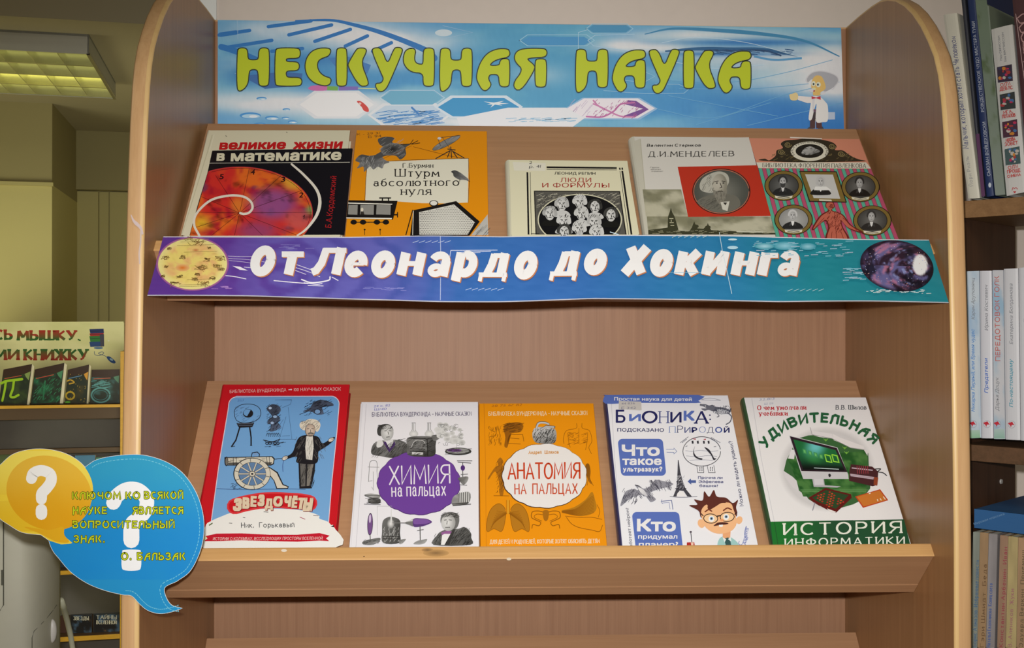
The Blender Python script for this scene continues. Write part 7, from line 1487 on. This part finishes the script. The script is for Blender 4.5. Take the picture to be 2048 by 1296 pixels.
# booklets standing in a fan
FR = (0, 600, 4.319)
def booklet(quad, side, art, label, k):
    Df = FD+.05-.010*k if k < 4 else FD+.05
    Q = [fp(FR[0]+x/FR[2], FR[1]+y/FR[2], Df) for x, y in quad]
    for i in (2, 3): Q[i][2] = max(Q[i][2], fz(810)+.0008)
    org = (Q[2]+Q[3])/2; root = empty('booklet', tuple(org)); Q = [q-org for q in Q]
    S = [fp(FR[0]+x/FR[2], FR[1]+y/FR[2], Df+.006)-org for x, y in side]
    for i in range(len(S)): S[i][2] = max(S[i][2], fz(810)+.0008-org[2])
    bk = BV_*.0016
    A = Art(lambda x, y, h: hit(x, y, CAM+BV_*(Df-h), BV_)-org); A.frame(*FR); art(A)
    A.build('cover', M['gloss'], root, (Q+[q+bk for q in Q], [(0, 1, 2, 3)[::-1], (4, 5, 6, 7), (0, 1, 5, 4), (1, 2, 6, 5), (2, 3, 7, 6), (3, 0, 4, 7)], (44, 36, 30)))
    # page block: between the cover and the turned-away fore edge
    V = [Q[0]+bk, Q[1]+bk, Q[2]+bk, Q[3]+bk, Q[0]+bk+BV_*.006, S[0], S[1], Q[3]+bk+BV_*.006]
    mobj('page_block', V, [(0, 1, 2, 3)[::-1], (4, 5, 6, 7), (0, 1, 5, 4), (1, 2, 6, 5), (2, 3, 7, 6), (3, 0, 4, 7)], M['paper'], root)
    tag(root, label, 'book', 'booklets standing on the far shelf'); return root
def dk(q, ln, tri, extra):
    def f(A):
        def P(u, v): a = np.array(q[0])*(1-u)+np.array(q[1])*u; b = np.array(q[3])*(1-u)+np.array(q[2])*u; return tuple(a*(1-v)+b*v)
        A.field([P(.02, .22), P(.98, .22), P(.98, .97), P(.02, .97)], 14, 14, lambda a, b, x, y: mixc((34, 44, 36), extra, sm(.45, .75, fbm(x*.02, y*.02, int(q[0][0])))*.8))
        A.poly([P(0, 0), P(1, 0), P(1, .22), P(0, .22)], (56, 38, 30)); A.line([P(.08, .27), P(.68, .25)], 1.5, ln, False); A.poly([P(.78, .22), P(.98, .18), P(.96, .4), P(.84, .3)], tri)
        return P
    return f
q1 = [(30, 600), (276, 553), (232, 905), (-14, 905)]
def art1(A):
    P = dk(q1, (180, 80, 60), (130, 150, 90), (60, 80, 40))(A); A.line(curve([(10, 720), (60, 700), (190, 684)]), 5, (150, 190, 40)); A.line(curve([(50, 710), (40, 780), (20, 870)]), 4.4, (150, 190, 40)); A.line(curve([(120, 700), (110, 770), (90, 830), (120, 840), (160, 820)]), 4.6, (150, 190, 40))
q2 = [(300, 600), (556, 543), (516, 893), (262, 905)]
def art2(A): dk(q2, (190, 70, 60), (70, 130, 100), (40, 110, 80))(A); A.line([(390, 700), (372, 860)], 3, (40, 110, 80)); hatch(A, 290, 680, 520, 880, 60, .8, (50, 130, 96), 50, 4, 3, 40)
q3 = [(586, 602), (770, 557), (748, 900), (560, 893)]
def art3(A): dk(q3, (90, 130, 180), (210, 150, 60), (70, 60, 30))(A); A.line(ell(606, 826, 36, 32, 20), 3.2, (180, 150, 40)); A.line(curve([(580, 700), (610, 690), (640, 712), (600, 724)]), 2.6, (190, 150, 50)); A.ell(584, 882, 26, 8, (90, 170, 50)); hatch(A, 600, 640, 740, 880, 26, .8, (180, 150, 60), 70, 4, 3, 10)
q4 = [(792, 602), (1034, 598), (1034, 897), (776, 897)]
def art4(A): dk(q4, (180, 90, 70), (90, 140, 120), (60, 110, 120))(A); A.line(ell(870, 822, 80, 62, 26), 3, (90, 150, 160)); A.line(ell(868, 822, 60, 42, 26), 1.6, (60, 110, 120)); hatch(A, 800, 700, 930, 760, 40, 1, (90, 150, 160), 10, 3, 3, 60)
booklet(q4, [(1036, 598), (1036, 897)], art4, 'dark booklet with a pale ring beside the far bookcase side', 4)
booklet(q3, [(786, 572), (764, 903)], art3, 'dark booklet with yellow rings on the far shelf', 1)
booklet(q2, [(578, 560), (545, 893)], art2, 'dark green booklet in the middle of the far shelf fan', 2)
booklet(q1, [(296, 575), (254, 910)], art1, 'dark booklet with a big lime letter on the far shelf', 3)
# binders and boxes lower down
def fthing(name, x0, y0, x1, y1, D, dep, col, label, cat, group=None, stripe=None):
    a0, zt = ab(x0, y0, D); a1, zb_ = ab(x1, y1, D); zb_ = (fz(1275) if y1 > 1200 else fz(1142))+.0006; o = fw((a0+a1)/2, D, zb_); r = empty(name, tuple(o))
    m = plain(name+'_board', col, .45)
    bm = bmesh.new(); add_hex(bm, [fw(a, b, z)-o for z in (zb_, zt) for a, b in ((a0, D), (a1, D), (a1, D+.002), (a0, D+.002))], .0004); bobj('cover', bm, m, r)
    bm = bmesh.new(); add_hex(bm, [fw(a, b, z)-o for z in (zb_+.001, zt-.002) for a, b in ((a0+.001, D+.0022), (a1-.001, D+.0022), (a1-.001, D+dep), (a0+.001, D+dep))], .0004); bobj('page_block', bm, M['paper'], r)
    if stripe:
        A = Art(lambda x, y, h: hit(x, y, CAM+BV_*(D-h-.0002), BV_)-o); stripe(A); A.build('printed_cover', M['gloss'], r)
    tag(r, label, cat, group)
fthing('blue_binder', 150, 911, 190, 1140, FD+.045, .03, (60, 110, 150), 'pale blue binder just above the blue speech bubble on the far shelf', 'book', 'binders on the far shelf')
fthing('green_binder', 192, 915, 240, 1140, FD+.045, .03, (50, 110, 90), 'sea green binder at the right end of the far shelf', 'book', 'binders on the far shelf')
fthing('dark_binder', 98, 913, 148, 1140, FD+.05, .03, (34, 44, 60), 'black binder half hidden by the yellow bubble on the far shelf', 'book', 'binders on the far shelf')
fthing('olive_binder', -20, 908, 60, 1140, FD+.05, .03, (62, 76, 40), 'olive binder above the yellow bubble at the picture edge', 'book', 'binders on the far shelf')
def darkart(x0, y0, x1, y1, s, t):
    def f(A):
        A.field([(x0, y0), (x1, y0), (x1, y1), (x0, y1)], 20, 16, lambda a, b, x, y: mixc(mixc((30, 30, 34), (70, 96, 130), sm(.45, .7, fbm(x*.08, y*.08, s))), (190, 120, 50), sm(.72, .85, fbm(x*.1, y*.1, s+9))*b))
        for i, w in enumerate(t): A.stext(w, [(x0+5, y0+9+i*10), (x1-6, y0+9+i*10)], 7, 1.2, (200, 196, 186), serif=.8)
    return f
fthing('picture_booklet', 141, 1229, 184, 1272, FD+.04, .01, (36, 36, 40), 'small dark booklet with orange glow on the lowest far shelf', 'book', 'booklets on the lowest far shelf', darkart(142, 1231, 183, 1266, 3, ('ЗВЕЗДЫ',)))
fthing('picture_booklet', 187, 1227, 240, 1274, FD+.035, .01, (40, 44, 50), 'small blue black booklet beside the stand side on the lowest far shelf', 'book', 'booklets on the lowest far shelf', darkart(188, 1229, 239, 1266, 7, ('ТАЙНЫ', 'ВСЕЛЕННОЙ')))
fthing('picture_booklet', 119, 1232, 139, 1274, FD+.05, .01, (60, 34, 30), 'narrow brown booklet by the cable on the lowest far shelf', 'book', 'booklets on the lowest far shelf')
# beige appliance and its cable
ax = empty('beige_appliance', tuple(fw(ab(40, 1100, 1.9)[0], 2.05, 0))); ao = fw(ab(40, 1100, 1.9)[0], 2.05, 0); tag(ax, 'tall rounded beige plastic appliance behind the yellow bubble', 'appliance')
a_l = ab(-120, 1100, 1.9)[0]; a_m = ab(38, 1100, 1.9)[0]; a_r = ab(119, 1100, 2.02)[0]; ztop = ab(50, 990, 1.95)[1]
pl = [(a_l, 2.03), (a_l, 1.9)]+[(a_m+(a_r-a_m)*math.sin(t), 1.9+.12*(1-math.cos(t))) for t in np.linspace(0, math.pi/2, 10)]+[(a_r, 2.03)]
bm = bmesh.new(); n = len(pl); lo = [bm.verts.new(tuple(fw(a, b, .002)-ao)) for a, b in pl]; md = [bm.verts.new(tuple(fw(a, b, ztop-.02)-ao)) for a, b in pl]
ca = np.mean(pl, 0); tp = [bm.verts.new(tuple(fw(a+(ca[0]-a)*.08, b+(ca[1]-b)*.08, ztop)-ao)) for a, b in pl]
for r0, r1 in ((lo, md), (md, tp)):
    for i in range(n): bm.faces.new((r0[i], r0[(i+1) % n], r1[(i+1) % n], r1[i]))
bm.faces.new(tp); bm.faces.new(lo[::-1]); bmesh.ops.recalc_face_normals(bm, faces=bm.faces); body = bobj('body', bm, M['beige'], ax)
for p in body.data.polygons: p.use_smooth = len(p.vertices) == 4
M['seam'] = plain('dark_seam', (96, 96, 84), .6)
bm = bmesh.new(); P = [fp(x, y, 1.899)-ao for x, y in ((7, 1030), (7, 1210), (0, 1221), (-60, 1224))]; add_tube(bm, P, .0009, 6); bobj('seam', bm, M['seam'], ax)
bm = bmesh.new(); P = [fp(x, y, 1.899)-ao for x, y in ((5, 1140), (5, 1170))]; add_tube(bm, P, .0022, 6); bobj('latch', bm, M['seam'], ax)
def onbody(x, y):
    # walk along the sight line until the rounded front is met
    r = ray(np.array([x]), np.array([y]))[0]
    for D in np.linspace(1.88, 2.2, 200):
        p = fp(x, y, D)-CAM; a = p@AV; b = p@BV_
        if a < a_m and b >= 1.9: return p+CAM
        if a >= a_m:
            t = min(1, (a-a_m)/(a_r-a_m)); 
            if b >= 1.9+.12*(1-math.sqrt(max(0, 1-t*t))): return p+CAM
    return fp(x, y, 1.95)
bm = bmesh.new(); P = [onbody(x, y)-ao-BV_*.0005 for x, y in ((64, 1296), (64, 1275), (68, 1262), (84, 1246), (100, 1228), (113, 1210))]; add_tube(bm, P, .0008, 6); bobj('seam', bm, M['seam'], ax)
bm = bmesh.new(); bmesh.ops.create_uvsphere(bm, u_segments=14, v_segments=10, radius=.013); bmesh.ops.scale(bm, vec=(.6, .5, 1.5), verts=bm.verts); bmesh.ops.translate(bm, vec=Vector(onbody(104, 1262)-ao), verts=bm.verts); bobj('button', bm, plain('pale_button', (216, 212, 206), .4), ax, smooth=True)
bm = bmesh.new(); P = [fp(x, y, D) for x, y, D in ((122, 1200, 2.06), (127, 1215, 2.09), (134, 1240, 2.14), (141, 1270, 2.16), (146, 1300, 2.17), (150, 1400, 2.17))]; co_ = P[-1]
add_tube(bm, [tuple(np.array(p)-co_) for p in curve([tuple(p) for p in P], 1)] if False else [p-co_ for p in P], .0048, 10); 
cab = bobj('cable', bm, plain('cream_cable', (206, 206, 180), .5), None, smooth=True); cab.location = co_; tag(cab, 'cream cable hanging beside the beige appliance', 'cable')
# low cream box on the bottom far shelf
bpy.data.objects.remove(_fo); bpy.data.curves.remove(_fc)
